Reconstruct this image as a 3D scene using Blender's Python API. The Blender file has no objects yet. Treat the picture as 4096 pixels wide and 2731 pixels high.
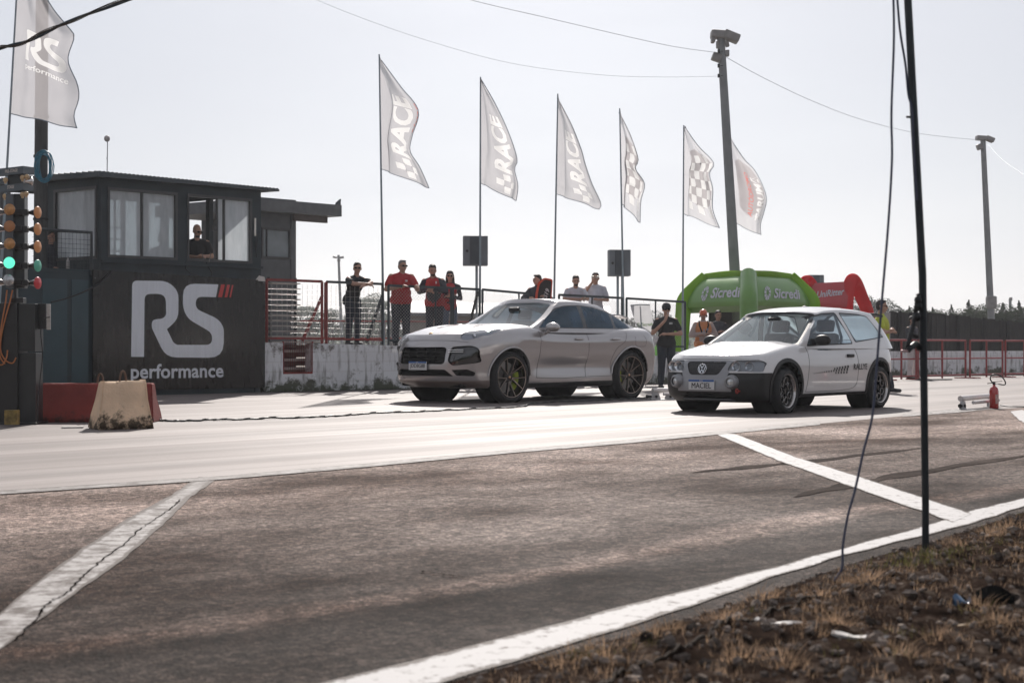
import bpy, bmesh, math, random
import numpy as np
from mathutils import Vector, Matrix
from mathutils.bvhtree import BVHTree
from mathutils.noise import noise as pnoise
random.seed(7)
D = bpy.data
SC = bpy.context.scene
COL = SC.collection
R = math.radians
PI = math.pi
# ---------------------------------------------------------------- camera (level, 52.7 mm, focus on the cars)
F, CXP, HZ, CH = 6000.0, 2048.0, 1388.0, 0.86
cam = D.cameras.new("camera"); camo = D.objects.new("camera", cam); COL.objects.link(camo)
camo.location = (0, 0, CH); camo.rotation_euler = (R(90), 0, 0)
cam.sensor_width = 36; cam.lens = 36*F/4096; cam.shift_y = (HZ-1365.5)/4096
cam.clip_start = 0.1; cam.clip_end = 6000
cam.dof.use_dof = True; cam.dof.focus_distance = 21.5; cam.dof.aperture_fstop = 5.6
SC.camera = camo
# ---------------------------------------------------------------- sky and sun (ahead of the camera, so the scene is backlit)
SUN_EL, SUN_AZ = 35.0, 1.5      # degrees above horizon, degrees to the right of +Y
w = D.worlds.new("World"); SC.world = w; w.use_nodes = True
nt = w.node_tree; nt.nodes.clear()
sky = nt.nodes.new("ShaderNodeTexSky"); sky.sky_type = 'NISHITA'; sky.sun_disc = False
sky.sun_elevation = R(SUN_EL); sky.sun_rotation = R(SUN_AZ); sky.air_density = 1.0; sky.dust_density = 1.5; sky.ozone_density = 1.0
hsv = nt.nodes.new("ShaderNodeHueSaturation"); hsv.inputs['Saturation'].default_value = 0.38
bg = nt.nodes.new("ShaderNodeBackground"); bg.inputs[1].default_value = 0.05
wo = nt.nodes.new("ShaderNodeOutputWorld")
tcw = nt.nodes.new("ShaderNodeTexCoord"); mpw = nt.nodes.new("ShaderNodeMapping"); mpw.inputs['Scale'].default_value = (1.2, 1.2, 7)
nzw = nt.nodes.new("ShaderNodeTexNoise"); nzw.inputs['Scale'].default_value = 2.2; nzw.inputs['Detail'].default_value = 5
crw = nt.nodes.new("ShaderNodeMapRange"); crw.inputs[1].default_value = .35; crw.inputs[2].default_value = .7; crw.inputs[3].default_value = .30; crw.inputs[4].default_value = .62
mxw = nt.nodes.new("ShaderNodeMix"); mxw.data_type = 'RGBA'; mxw.inputs[7].default_value = (10.8, 11.0, 11.9, 1)
nt.links.new(tcw.outputs['Generated'], mpw.inputs[0]); nt.links.new(mpw.outputs[0], nzw.inputs['Vector']); nt.links.new(nzw.outputs[0], crw.inputs[0])
cool = nt.nodes.new('ShaderNodeVectorMath'); cool.operation = 'MULTIPLY'; cool.inputs[1].default_value = (.96, .99, 1.06)
nt.links.new(sky.outputs[0], hsv.inputs['Color']); nt.links.new(hsv.outputs[0], cool.inputs[0]); nt.links.new(cool.outputs[0], mxw.inputs[6]); nt.links.new(crw.outputs[0], mxw.inputs[0])
nt.links.new(mxw.outputs[2], bg.inputs[0]); nt.links.new(bg.outputs[0], wo.inputs[0])
sl = D.lights.new("sun", 'SUN'); so = D.objects.new("sun", sl); COL.objects.link(so)
sl.energy = 4.0; sl.angle = R(0.6); sl.color = (1.0, .94, .88)
sd = Vector((math.sin(R(SUN_AZ))*math.cos(R(SUN_EL)), math.cos(R(SUN_AZ))*math.cos(R(SUN_EL)), math.sin(R(SUN_EL))))
so.rotation_euler = sd.to_track_quat('Z', 'Y').to_euler(); so.location = (0, 0, 30)
SC.view_settings.view_transform = 'Standard'; SC.view_settings.look = 'None'
SC.view_settings.exposure = 0.46; SC.view_settings.gamma = 1; SC.view_settings.use_curve_mapping = False
SC.render.engine = 'CYCLES'
cy = SC.cycles; cy.use_denoising = True; cy.max_bounces = 8; cy.transparent_max_bounces = 16; cy.sample_clamp_indirect = 6
cy.volume_bounces = 0; cy.use_adaptive_sampling = True
# ---------------------------------------------------------------- helpers
def at(px, py, Y):                       # photo pixel + distance -> point
    return Vector(((px-CXP)/F*Y, Y, CH-(py-HZ)/F*Y))
def gp(px, py, z=0.0):                   # photo pixel -> point on a level plane
    return at(px, py, F*(CH-z)/(py-HZ))
def lt(px, P, d):                        # distance along the ground line P + t d at photo column px
    k = (px-CXP)/F
    return (k*P[1]-P[0])/(d[0]-k*d[1])
def onl(px, py, P, d):                   # point on the vertical plane through P along d
    t = lt(px, P, d); Y = P[1]+t*d[1]
    return at(px, py, Y)
def s2l(h):
    return tuple(((c/255)/12.92 if c/255 <= .04045 else ((c/255+.055)/1.055)**2.4) for c in h)
def tag(o, label=None, cat=None, group=None, kind=None):
    for k, v in (('label', label), ('category', cat), ('group', group), ('kind', kind)):
        if v: o[k] = v
    return o
def empty(name, loc=(0, 0, 0), rz=0.0, label=None, cat=None, group=None, parent=None):
    o = D.objects.new(name, None); COL.objects.link(o); o.location = loc; o.rotation_euler = (0, 0, rz)
    o.empty_display_size = .1
    if parent: o.parent = parent
    return tag(o, label, cat, group)
MATS = {}
def M(name, col=(.5, .5, .5), rough=.6, metal=0.0, var=.12, scale=6.0, bump=0.0, bscale=None, coat=0.0, spec=.5, stretch=(1, 1, 1), emit=None, est=1.0, transm=0.0, aniso=0.0, detail=4):
    if name in MATS: return MATS[name]
    m = D.materials.new(name); m.use_nodes = True; MATS[name] = m
    n = m.node_tree; b = n.nodes['Principled BSDF']
    b.inputs['Roughness'].default_value = rough; b.inputs['Metallic'].default_value = metal
    b.inputs['Coat Weight'].default_value = coat; b.inputs['Coat Roughness'].default_value = .04; b.inputs['Coat IOR'].default_value = 1.7
    b.inputs['Specular IOR Level'].default_value = spec
    b.inputs['Transmission Weight'].default_value = transm
    b.inputs['Anisotropic'].default_value = aniso
    b.inputs['Base Color'].default_value = (*col, 1)
    if emit: b.inputs['Emission Color'].default_value = (*emit, 1); b.inputs['Emission Strength'].default_value = est
    if var or bump:
        tc = n.nodes.new("ShaderNodeTexCoord"); mp = n.nodes.new("ShaderNodeMapping"); mp.inputs['Scale'].default_value = stretch
        nz = n.nodes.new("ShaderNodeTexNoise"); nz.inputs['Scale'].default_value = scale; nz.inputs['Detail'].default_value = detail
        n.links.new(tc.outputs['Object'], mp.inputs[0]); n.links.new(mp.outputs[0], nz.inputs['Vector'])
        if var:
            mr = n.nodes.new("ShaderNodeMapRange"); mr.inputs[1].default_value = .3; mr.inputs[2].default_value = .7
            mr.inputs[3].default_value = 1-var; mr.inputs[4].default_value = 1+var
            vm = n.nodes.new("ShaderNodeVectorMath"); vm.operation = 'SCALE'; vm.inputs[0].default_value = col
            n.links.new(nz.outputs[0], mr.inputs[0]); n.links.new(mr.outputs[0], vm.inputs['Scale']); n.links.new(vm.outputs[0], b.inputs['Base Color'])
        if bump:
            nb = n.nodes.new("ShaderNodeTexNoise"); nb.inputs['Scale'].default_value = bscale or scale*6; nb.inputs['Detail'].default_value = 3
            bp = n.nodes.new("ShaderNodeBump"); bp.inputs['Strength'].default_value = bump; bp.inputs['Distance'].default_value = .02
            n.links.new(mp.outputs[0], nb.inputs['Vector']); n.links.new(nb.outputs[0], bp.inputs['Height']); n.links.new(bp.outputs[0], b.inputs['Normal'])
    return m
def glassm(name, tint=(.7, .75, .78), dirt_glow=0.0, dirt_glow_col=(.5, .5, .5), rough=.02, ior=1.5, gcol=(.95, .97, 1)):  # dirt film; also tints panes in place of daylight and reflections
    if name in MATS: return MATS[name]
    m = D.materials.new(name); m.use_nodes = True; MATS[name] = m
    n = m.node_tree; n.nodes.clear(); o = n.nodes.new("ShaderNodeOutputMaterial")
    t = n.nodes.new("ShaderNodeBsdfTransparent"); t.inputs[0].default_value = (*tint, 1)
    g = n.nodes.new("ShaderNodeBsdfGlossy"); g.inputs['Roughness'].default_value = rough; g.inputs[0].default_value = (*gcol, 1)
    fr = n.nodes.new("ShaderNodeFresnel"); fr.inputs[0].default_value = ior
    mx = n.nodes.new("ShaderNodeMixShader"); n.links.new(fr.outputs[0], mx.inputs[0]); n.links.new(t.outputs[0], mx.inputs[1]); n.links.new(g.outputs[0], mx.inputs[2])
    last = mx
    if dirt_glow:
        d1 = n.nodes.new("ShaderNodeBsdfDiffuse"); d1.inputs[0].default_value = (*dirt_glow_col, 1)
        d2 = n.nodes.new("ShaderNodeBsdfTranslucent"); d2.inputs[0].default_value = (*dirt_glow_col, 1)
        md = n.nodes.new("ShaderNodeMixShader"); md.inputs[0].default_value = .6; n.links.new(d1.outputs[0], md.inputs[1]); n.links.new(d2.outputs[0], md.inputs[2])
        tc = n.nodes.new("ShaderNodeTexCoord"); mp = n.nodes.new("ShaderNodeMapping"); mp.inputs['Scale'].default_value = (3, 3, .8)
        nz = n.nodes.new("ShaderNodeTexNoise"); nz.inputs['Scale'].default_value = 2.5; nz.inputs['Detail'].default_value = 6
        mr = n.nodes.new("ShaderNodeMapRange"); mr.inputs[1].default_value = .35; mr.inputs[2].default_value = .7; mr.inputs[3].default_value = dirt_glow*.7; mr.inputs[4].default_value = dirt_glow
        n.links.new(tc.outputs['Object'], mp.inputs[0]); n.links.new(mp.outputs[0], nz.inputs['Vector']); n.links.new(nz.outputs[0], mr.inputs[0])
        m2 = n.nodes.new("ShaderNodeMixShader"); n.links.new(mr.outputs[0], m2.inputs[0]); n.links.new(mx.outputs[0], m2.inputs[1]); n.links.new(md.outputs[0], m2.inputs[2]); last = m2
    n.links.new(last.outputs[0], o.inputs[0]); return m
def clothm(name, col, transl=.5, transp=0.0, var=.08, scale=3):
    if name in MATS: return MATS[name]
    m = D.materials.new(name); m.use_nodes = True; MATS[name] = m
    n = m.node_tree; n.nodes.clear(); o = n.nodes.new("ShaderNodeOutputMaterial")
    d = n.nodes.new("ShaderNodeBsdfDiffuse"); t = n.nodes.new("ShaderNodeBsdfTranslucent")
    tc = n.nodes.new("ShaderNodeTexCoord"); nz = n.nodes.new("ShaderNodeTexNoise"); nz.inputs['Scale'].default_value = scale; nz.inputs['Detail'].default_value = 4
    mr = n.nodes.new("ShaderNodeMapRange"); mr.inputs[1].default_value = .3; mr.inputs[2].default_value = .7; mr.inputs[3].default_value = 1-var; mr.inputs[4].default_value = 1+var
    vm = n.nodes.new("ShaderNodeVectorMath"); vm.operation = 'SCALE'; vm.inputs[0].default_value = col
    n.links.new(tc.outputs['Object'], nz.inputs['Vector']); n.links.new(nz.outputs[0], mr.inputs[0]); n.links.new(mr.outputs[0], vm.inputs['Scale'])
    n.links.new(vm.outputs[0], d.inputs[0]); n.links.new(vm.outputs[0], t.inputs[0])
    mx = n.nodes.new("ShaderNodeMixShader"); mx.inputs[0].default_value = transl; n.links.new(d.outputs[0], mx.inputs[1]); n.links.new(t.outputs[0], mx.inputs[2])
    last = mx
    if transp:
        tr = n.nodes.new("ShaderNodeBsdfTransparent"); m2 = n.nodes.new("ShaderNodeMixShader"); m2.inputs[0].default_value = transp
        n.links.new(mx.outputs[0], m2.inputs[1]); n.links.new(tr.outputs[0], m2.inputs[2]); last = m2
    n.links.new(last.outputs[0], o.inputs[0]); return m

class MB:
    def __init__(s): s.v = []; s.f = []; s.sm = []; s.mi = []; s.cur = 0
    def add(s, vs, fs, smooth=False):
        o = len(s.v); s.v += [tuple(p) for p in vs]; s.f += [tuple(i+o for i in f) for f in fs]
        s.sm += [smooth]*len(fs); s.mi += [s.cur]*len(fs); return s
    def quad(s, a, b, c, d): return s.add([a, b, c, d], [(0, 1, 2, 3)])
    def box(s, c, size, rz=0.0, mat=None):
        hx, hy, hz = (k/2 for k in size); m = (Matrix.Rotation(rz, 3, 'Z') if mat is None else mat); c = Vector(c)
        vs = [c+m@Vector((x, y, z)) for x in (-hx, hx) for y in (-hy, hy) for z in (-hz, hz)]
        return s.add(vs, [(0, 1, 3, 2), (4, 6, 7, 5), (0, 4, 5, 1), (2, 3, 7, 6), (0, 2, 6, 4), (1, 5, 7, 3)])
    def bbox(s, c, size, rz=0.0, b=.01, mat=None):      # bevelled box
        bm = bmesh.new(); bmesh.ops.create_cube(bm, size=1)
        for v in bm.verts: v.co = Vector((v.co.x*size[0], v.co.y*size[1], v.co.z*size[2]))
        bmesh.ops.bevel(bm, geom=bm.edges[:], offset=b, segments=2, affect='EDGES', profile=.6)
        m = (Matrix.Rotation(rz, 3, 'Z') if mat is None else mat); c = Vector(c)
        bm.verts.index_update(); vs = [c+m@v.co for v in bm.verts]; fs = [[v.index for v in f.verts] for f in bm.faces]; bm.free()
        return s.add(vs, fs, False)
    def bar(s, a, b, w, h=None, up=(0, 0, 1)):
        a = Vector(a); b = Vector(b); d = (b-a); L = d.length; d.normalize(); u = Vector(up)
        if abs(d.dot(u)) > .98: u = Vector((0, 1, 0))
        x = d.cross(u).normalized(); z = x.cross(d).normalized()
        return s.box((a+b)/2, (L, w, h or w), mat=Matrix((d, x, z)).transposed())
    def cyl(s, a, b, r0, r1=None, n=12, cap=True, smooth=True):
        a = Vector(a); b = Vector(b); r1 = r0 if r1 is None else r1; d = (b-a).normalized()
        u = Vector((0, 0, 1)) if abs(d.z) < .95 else Vector((1, 0, 0)); x = d.cross(u).normalized(); y = d.cross(x)
        vs = []
        for c, r in ((a, r0), (b, r1)):
            for k in range(n): t = 2*PI*k/n; vs.append(c+(x*math.cos(t)+y*math.sin(t))*r)
        s.add(vs, [(k, (k+1) % n, n+(k+1) % n, n+k) for k in range(n)], smooth)
        if cap: s.add(vs, [tuple(range(n-1, -1, -1)), tuple(range(n, 2*n))])
        return s
    def tube(s, pts, r, n=8, closed=False, cap=True):
        pts = [Vector(p) for p in pts]; N = len(pts); rr = r if hasattr(r, '__len__') else [r]*N
        vs = []; prev = None
        for i, p in enumerate(pts):
            d = (pts[(i+1) % N]-pts[i-1]) if closed else (pts[min(i+1, N-1)]-pts[max(i-1, 0)])
            if d.length < 1e-9: d = Vector((0, 0, 1))
            d.normalize()
            if prev is None:
                u = Vector((0, 0, 1)) if abs(d.z) < .9 else Vector((1, 0, 0)); x = d.cross(u).normalized()
            else:
                x = (prev-d*prev.dot(d)); x = x.normalized() if x.length > 1e-6 else d.orthogonal().normalized()
            prev = x; y = d.cross(x)
            for k in range(n): t = 2*PI*k/n; vs.append(p+(x*math.cos(t)+y*math.sin(t))*rr[i])
        fs = []
        for i in range(N if closed else N-1):
            j = (i+1) % N
            for k in range(n): fs.append((i*n+k, i*n+(k+1) % n, j*n+(k+1) % n, j*n+k))
        s.add(vs, fs, True)
        if cap and not closed: s.add(vs, [tuple(range(n-1, -1, -1)), tuple(range((N-1)*n, N*n))])
        return s
    def ell(s, c, rad, n=14, m=9, rot=None):
        c = Vector(c); rot = rot or Matrix.Identity(3); vs = []
        for i in range(m+1):
            p = PI*i/m
            for k in range(n):
                t = 2*PI*k/n; vs.append(c+rot@Vector((rad[0]*math.sin(p)*math.cos(t), rad[1]*math.sin(p)*math.sin(t), rad[2]*math.cos(p))))
        return s.add(vs, [(i*n+k, (i+1)*n+k, (i+1)*n+(k+1) % n, i*n+(k+1) % n) for i in range(m) for k in range(n)], True)
    def lathe(s, prof, mat=None, n=32, closed=False):      # prof: (r, h); axis local Z via 4x4 mat
        mat = mat or Matrix.Identity(4); vs = []
        for r, h in prof:
            for k in range(n): t = 2*PI*k/n; vs.append(mat@Vector((r*math.cos(t), r*math.sin(t), h)))
        P = len(prof); fs = []
        for i in range(P if closed else P-1):
            j = (i+1) % P
            for k in range(n): fs.append((i*n+k, i*n+(k+1) % n, j*n+(k+1) % n, j*n+k))
        return s.add(vs, fs, True)
    def prism(s, poly, frame, d0, d1):       # poly 2D in frame (4x4: x,y in plane, z normal)
        n = len(poly); vs = [frame@Vector((x, y, d0)) for x, y in poly]+[frame@Vector((x, y, d1)) for x, y in poly]
        return s.add(vs, [tuple(range(n-1, -1, -1)), tuple(range(n, 2*n))]+[(k, (k+1) % n, n+(k+1) % n, n+k) for k in range(n)])
    def wall(s, P0, P1, z0, z1, th):         # upright slab between two plan points; z may be pairs
        a = Vector((P0[0], P0[1], 0)); b = Vector((P1[0], P1[1], 0)); d = (b-a).normalized(); nrm = Vector((-d.y, d.x, 0))*th
        z0 = z0 if hasattr(z0, '__len__') else (z0, z0); z1 = z1 if hasattr(z1, '__len__') else (z1, z1)
        vs = []
        for p, k in ((a, 0), (b, 1)):
            for q in (p, p+nrm):
                vs.append((q.x, q.y, z0[k])); vs.append((q.x, q.y, z1[k]))
        return s.add(vs, [(0, 1, 3, 2), (4, 6, 7, 5), (0, 4, 5, 1), (2, 3, 7, 6), (0, 2, 6, 4), (1, 5, 7, 3)])
    def build(s, name, mat=None, parent=None, smooth=None, weld=False):
        me = D.meshes.new(name); me.from_pydata(s.v, [], s.f)
        sm = s.sm if smooth is None else [smooth]*len(s.f)
        me.polygons.foreach_set('use_smooth', sm); me.polygons.foreach_set('material_index', s.mi)
        mats = mat if isinstance(mat, (list, tuple)) else [mat]
        for m_ in mats:
            if m_: me.materials.append(m_)
        bm = bmesh.new(); bm.from_mesh(me)
        if weld: bmesh.ops.remove_doubles(bm, verts=bm.verts[:], dist=1e-5)
        bmesh.ops.recalc_face_normals(bm, faces=bm.faces[:]); bm.to_mesh(me); bm.free()
        me.update(); o = D.objects.new(name, me); COL.objects.link(o)
        if parent: o.parent = parent
        return o
def copy_tree(o, parent=None):
    c = o.copy(); COL.objects.link(c); c.parent = parent
    for ch in list(o.children): copy_tree(ch, c)
    return c
def catmull(pts, k=6, closed=False):
    P = [Vector(p) for p in pts]; out = []; n = len(P)
    for i in range(n if closed else n-1):
        a, b, c, d = (P[(i-1) % n] if closed or i else P[0]), P[i], P[(i+1) % n], (P[(i+2) % n] if closed or i+2 < n else P[-1])
        for j in range(k):
            t = j/k; out.append(.5*((2*b)+(c-a)*t+(2*a-5*b+4*c-d)*t*t+(3*b-a-3*c+d)*t**3))
    if not closed: out.append(P[-1])
    return out
def rnd_poly(poly, r, k=4):              # round the corners of a 2D polygon; poly items (x, y[, r])
    out = []; n = len(poly)
    for i in range(n):
        p = Vector(poly[i][:2]); rr = poly[i][2] if len(poly[i]) > 2 else r
        a = Vector(poly[i-1][:2])-p; b = Vector(poly[(i+1) % n][:2])-p
        rr = min(rr, a.length*.49, b.length*.49)
        if rr < 1e-6: out.append((p.x, p.y)); continue
        A = p+a.normalized()*rr; B = p+b.normalized()*rr
        for j in range(k+1):
            t = j/k; q = A*(1-t)**2+p*2*t*(1-t)+B*t*t; out.append((q.x, q.y))
    return out
def tessellate(polys):                   # 2D polygons -> verts, tris, via bmesh (even holes not needed)
    from mathutils.geometry import tessellate_polygon
    bm = bmesh.new()
    for poly in polys:
        q = [p for i, p in enumerate(poly) if math.hypot(p[0]-poly[i-1][0], p[1]-poly[i-1][1]) > 1e-6]
        vs = [bm.verts.new((x, y, 0)) for x, y in q]
        for t in tessellate_polygon([[Vector((x, y, 0)) for x, y in q]]):
            try: bm.faces.new([vs[i] for i in t])
            except ValueError: pass
    return bm
def refine(bm, mx):
    for _ in range(7):
        es = [e for e in bm.edges if e.calc_length() > mx]
        if not es: break
        bmesh.ops.subdivide_edges(bm, edges=es, cuts=1, use_grid_fill=False)
        bmesh.ops.triangulate(bm, faces=[f for f in bm.faces if len(f.verts) > 3])
def mapped(name, bm, fn, mat, parent=None, mx=None, smooth=False):
    if mx: refine(bm, mx)
    bm.verts.index_update(); mb = MB(); mb.add([fn(v.co.x, v.co.y) for v in bm.verts], [[v.index for v in f.verts] for f in bm.faces], smooth); bm.free()
    me_o = mb.build(name, mat, parent); return me_o
def text_bm(txt, size=1.0, shear=0.0, bold=0.0, sx=1.0, spacing=1.0, align='LEFT'):
    c = D.curves.new("txt", 'FONT'); c.body = txt; c.size = size; c.shear = shear; c.offset = bold; c.align_x = align; c.space_character = spacing
    c.resolution_u = 3; o = D.objects.new("txt", c); me = o.to_mesh(); bm = bmesh.new(); bm.from_mesh(me)
    for v in bm.verts: v.co.x *= sx; v.co.z = 0
    o.to_mesh_clear(); D.objects.remove(o); D.curves.remove(c); return bm
def bm_size(bm):
    xs = [v.co.x for v in bm.verts]; ys = [v.co.y for v in bm.verts]; return min(xs), max(xs), min(ys), max(ys)
def planefn(O, U, V, N, off):            # map 2D -> 3D on a plane
    O, U, V, N = Vector(O), Vector(U), Vector(V), Vector(N)
    return lambda x, y: O+U*x+V*y+N*off
def interp(x, xs, ys):                   # smooth monotone-ish cubic through points
    xs = np.asarray(xs, float); ys = np.asarray(ys, float)
    d = np.diff(ys)/np.diff(xs); m = np.zeros(len(xs)); m[1:-1] = np.where(d[:-1]*d[1:] > 0, 2*d[:-1]*d[1:]/(d[:-1]+d[1:]+1e-12), 0); m[0] = d[0]; m[-1] = d[-1]
    x = min(max(x, xs[0]), xs[-1]); i = min(max(int(np.searchsorted(xs, x))-1, 0), len(xs)-2); h = xs[i+1]-xs[i]; t = (x-xs[i])/h
    return float((2*t**3-3*t*t+1)*ys[i]+(t**3-2*t*t+t)*h*m[i]+(-2*t**3+3*t*t)*ys[i+1]+(t**3-t*t)*h*m[i+1])
# ---------------------------------------------------------------- ground, track, markings
LANE = R(90-41.5)                         # lane direction as a plan angle from +X
def ground_obj(name, pts, z, mat, kind='structure', sub=None):
    c, s = math.cos(-LANE), math.sin(-LANE)
    bm = bmesh.new(); f = bm.faces.new([bm.verts.new((x*c-y*s, x*s+y*c, 0)) for x, y in pts])
    bmesh.ops.triangulate(bm, faces=[f])
    if sub: refine(bm, sub)
    me = D.meshes.new(name); bm.to_mesh(me); bm.free(); me.materials.append(mat)
    for p in me.polygons:
        if p.normal.z < 0: p.flip()
    o = D.objects.new(name, me); COL.objects.link(o); o.rotation_euler = (0, 0, LANE); o.location.z = z; o['kind'] = kind
    return o
def asphalt(name, dark, light, lo, hi, streak=(.12, 1.4, 1), grain=260, bump=.5, rough=(.42, .62), grit=.25, patch=.5, spec=.35, bands=None, spk=.10, spm=2.6, cells=0):
    m = D.materials.new(name); m.use_nodes = True; n = m.node_tree; b = n.nodes['Principled BSDF']; L = n.links
    tc = n.nodes.new("ShaderNodeTexCoord")
    mp = n.nodes.new("ShaderNodeMapping"); mp.inputs['Scale'].default_value = streak; L.new(tc.outputs['Object'], mp.inputs[0])
    a = n.nodes.new("ShaderNodeTexNoise"); a.inputs['Scale'].default_value = 1.6; a.inputs['Detail'].default_value = 9; a.inputs['Roughness'].default_value = .62; L.new(mp.outputs[0], a.inputs['Vector'])
    p = n.nodes.new("ShaderNodeTexNoise"); p.inputs['Scale'].default_value = .35; p.inputs['Detail'].default_value = 6; L.new(tc.outputs['Object'], p.inputs['Vector'])
    mm = n.nodes.new("ShaderNodeMix"); mm.data_type = 'FLOAT'; mm.inputs[0].default_value = patch; L.new(a.outputs[0], mm.inputs[2]); L.new(p.outputs[0], mm.inputs[3])
    r = n.nodes.new("ShaderNodeMapRange"); r.inputs[1].default_value = lo; r.inputs[2].default_value = hi; L.new(mm.outputs[0], r.inputs[0])
    mx = n.nodes.new("ShaderNodeMix"); mx.data_type = 'RGBA'; mx.inputs[6].default_value = (*dark, 1); mx.inputs[7].default_value = (*light, 1); L.new(r.outputs[0], mx.inputs[0])
    g = n.nodes.new("ShaderNodeTexVoronoi"); g.inputs['Scale'].default_value = grain*.35; L.new(tc.outputs['Object'], g.inputs['Vector'])
    g2 = n.nodes.new("ShaderNodeTexNoise"); g2.inputs['Scale'].default_value = grain*.12; g2.inputs['Detail'].default_value = 6; g2.inputs['Roughness'].default_value = .8; L.new(tc.outputs['Object'], g2.inputs['Vector'])
    gr = n.nodes.new("ShaderNodeMapRange"); gr.inputs[1].default_value = .3; gr.inputs[2].default_value = .7; gr.inputs[3].default_value = 1-grit; gr.inputs[4].default_value = 1+grit; g3 = n.nodes.new('ShaderNodeTexNoise'); g3.inputs['Scale'].default_value = 9; g3.inputs['Detail'].default_value = 9; g3.inputs['Roughness'].default_value = .85; L.new(tc.outputs['Object'], g3.inputs['Vector']); gm3 = n.nodes.new('ShaderNodeMix'); gm3.data_type = 'FLOAT'; gm3.inputs[0].default_value = .5; L.new(g2.outputs[0], gm3.inputs[2]); L.new(g3.outputs[0], gm3.inputs[3]); gr.inputs[1].default_value = .36; gr.inputs[2].default_value = .64; L.new(gm3.outputs[0], gr.inputs[0])
    ml = n.nodes.new("ShaderNodeVectorMath"); ml.operation = 'SCALE'; L.new(mx.outputs[2], ml.inputs[0]); L.new(gr.outputs[0], ml.inputs['Scale'])
    # light stone specks in the binder, enlarged to paint in glints
    gs = n.nodes.new("ShaderNodeMapRange"); gs.inputs[1].default_value = .0; gs.inputs[2].default_value = spk; gs.inputs[3].default_value = .8; gs.inputs[4].default_value = 0; L.new(g.outputs['Distance'], gs.inputs[0])
    m3 = n.nodes.new("ShaderNodeMix"); m3.data_type = 'RGBA'; L.new(gs.outputs[0], m3.inputs[0]); L.new(ml.outputs[0], m3.inputs[6]); m3.inputs[7].default_value = tuple(min(1, k*spm) for k in light)+(1,)
    last = m3.outputs[2]
    if cells:                              # aggregate: every stone its own tone
        for sc_, am in ((24, cells*.75), (60, cells), (130, cells*.9)):
            vc = n.nodes.new("ShaderNodeTexVoronoi"); vc.inputs['Scale'].default_value = sc_; L.new(tc.outputs['Object'], vc.inputs['Vector'])
            sx = n.nodes.new("ShaderNodeSeparateColor"); L.new(vc.outputs['Color'], sx.inputs[0]); mr_ = n.nodes.new("ShaderNodeMapRange"); mr_.inputs[3].default_value = 1-am; mr_.inputs[4].default_value = 1+am; L.new(sx.outputs[0], mr_.inputs[0])
            vs_ = n.nodes.new("ShaderNodeVectorMath"); vs_.operation = 'SCALE'; L.new(last, vs_.inputs[0]); L.new(mr_.outputs[0], vs_.inputs['Scale']); last = vs_.outputs[0]
    if bands:                              # tone bands that run along the lane, wear and painted sheen
        sp = n.nodes.new("ShaderNodeSeparateXYZ"); L.new(tc.outputs['Object'], sp.inputs[0])
        wn = n.nodes.new("ShaderNodeTexNoise"); wn.inputs['Scale'].default_value = .8; wn.inputs['Detail'].default_value = 8; L.new(mp.outputs[0], wn.inputs['Vector'])
        wm = n.nodes.new("ShaderNodeMath"); wm.operation = 'MULTIPLY_ADD'; wm.inputs[1].default_value = .7; L.new(wn.outputs[0], wm.inputs[0])
        sb = n.nodes.new("ShaderNodeMath"); sb.operation = 'SUBTRACT'; sb.inputs[1].default_value = .35; L.new(sp.outputs[1], sb.inputs[0]); L.new(sb.outputs[0], wm.inputs[2])
        y0, y1 = bands[0][0], bands[-1][0]; rg = n.nodes.new("ShaderNodeMapRange"); rg.inputs[1].default_value = y0; rg.inputs[2].default_value = y1; L.new(wm.outputs[0], rg.inputs[0])
        cr = n.nodes.new("ShaderNodeValToRGB"); el = cr.color_ramp.elements
        for k, (yy, vv) in enumerate(bands):
            q = el[k] if k < 2 else el.new((yy-y0)/(y1-y0))
            q.position = (yy-y0)/(y1-y0); q.color = (vv/4, vv/4, vv/4, 1)
        L.new(rg.outputs[0], cr.inputs[0]); v2 = n.nodes.new("ShaderNodeVectorMath"); v2.operation = 'SCALE'; v2.inputs['Scale'].default_value = 4; L.new(cr.outputs[0], v2.inputs[0])
        v3 = n.nodes.new("ShaderNodeVectorMath"); v3.operation = 'MULTIPLY'; L.new(v2.outputs[0], v3.inputs[0]); L.new(last, v3.inputs[1]); L.new(v3.outputs[0], b.inputs['Base Color'])
    else: L.new(last, b.inputs['Base Color'])
    rr = n.nodes.new("ShaderNodeMapRange"); rr.inputs[1].default_value = .3; rr.inputs[2].default_value = .7; rr.inputs[3].default_value = rough[1]; rr.inputs[4].default_value = rough[0]; L.new(mm.outputs[0], rr.inputs[0]); L.new(rr.outputs[0], b.inputs['Roughness'])
    ad = n.nodes.new("ShaderNodeMath"); ad.operation = 'ADD'; L.new(g.outputs['Distance'], ad.inputs[0]); L.new(g2.outputs[0], ad.inputs[1])
    b.inputs['Specular IOR Level'].default_value = spec
    bp = n.nodes.new("ShaderNodeBump"); bp.inputs['Strength'].default_value = bump; bp.inputs['Distance'].default_value = .006; L.new(ad.outputs[0], bp.inputs['Height']); L.new(bp.outputs[0], b.inputs['Normal'])
    return m
m_dark = asphalt("worn_asphalt", (.026, .0155, .0115), (.155, .120, .104), .40, .62, streak=(.45, 1.0, 1), rough=(.66, .9), bump=1.0, grit=.75, patch=.6, spec=.05, spk=.20, spm=2.6, cells=.5, bands=[(2.6, .50), (8.4, 2.7), (3.60, .48), (3.74, 1.9), (3.84, 1.9), (3.98, .80), (4.6, 1.15), (6.0, 1.5), (7.0, 2.2)])  # bands nearest the lane hold the backlit sheen in their colour
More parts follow.
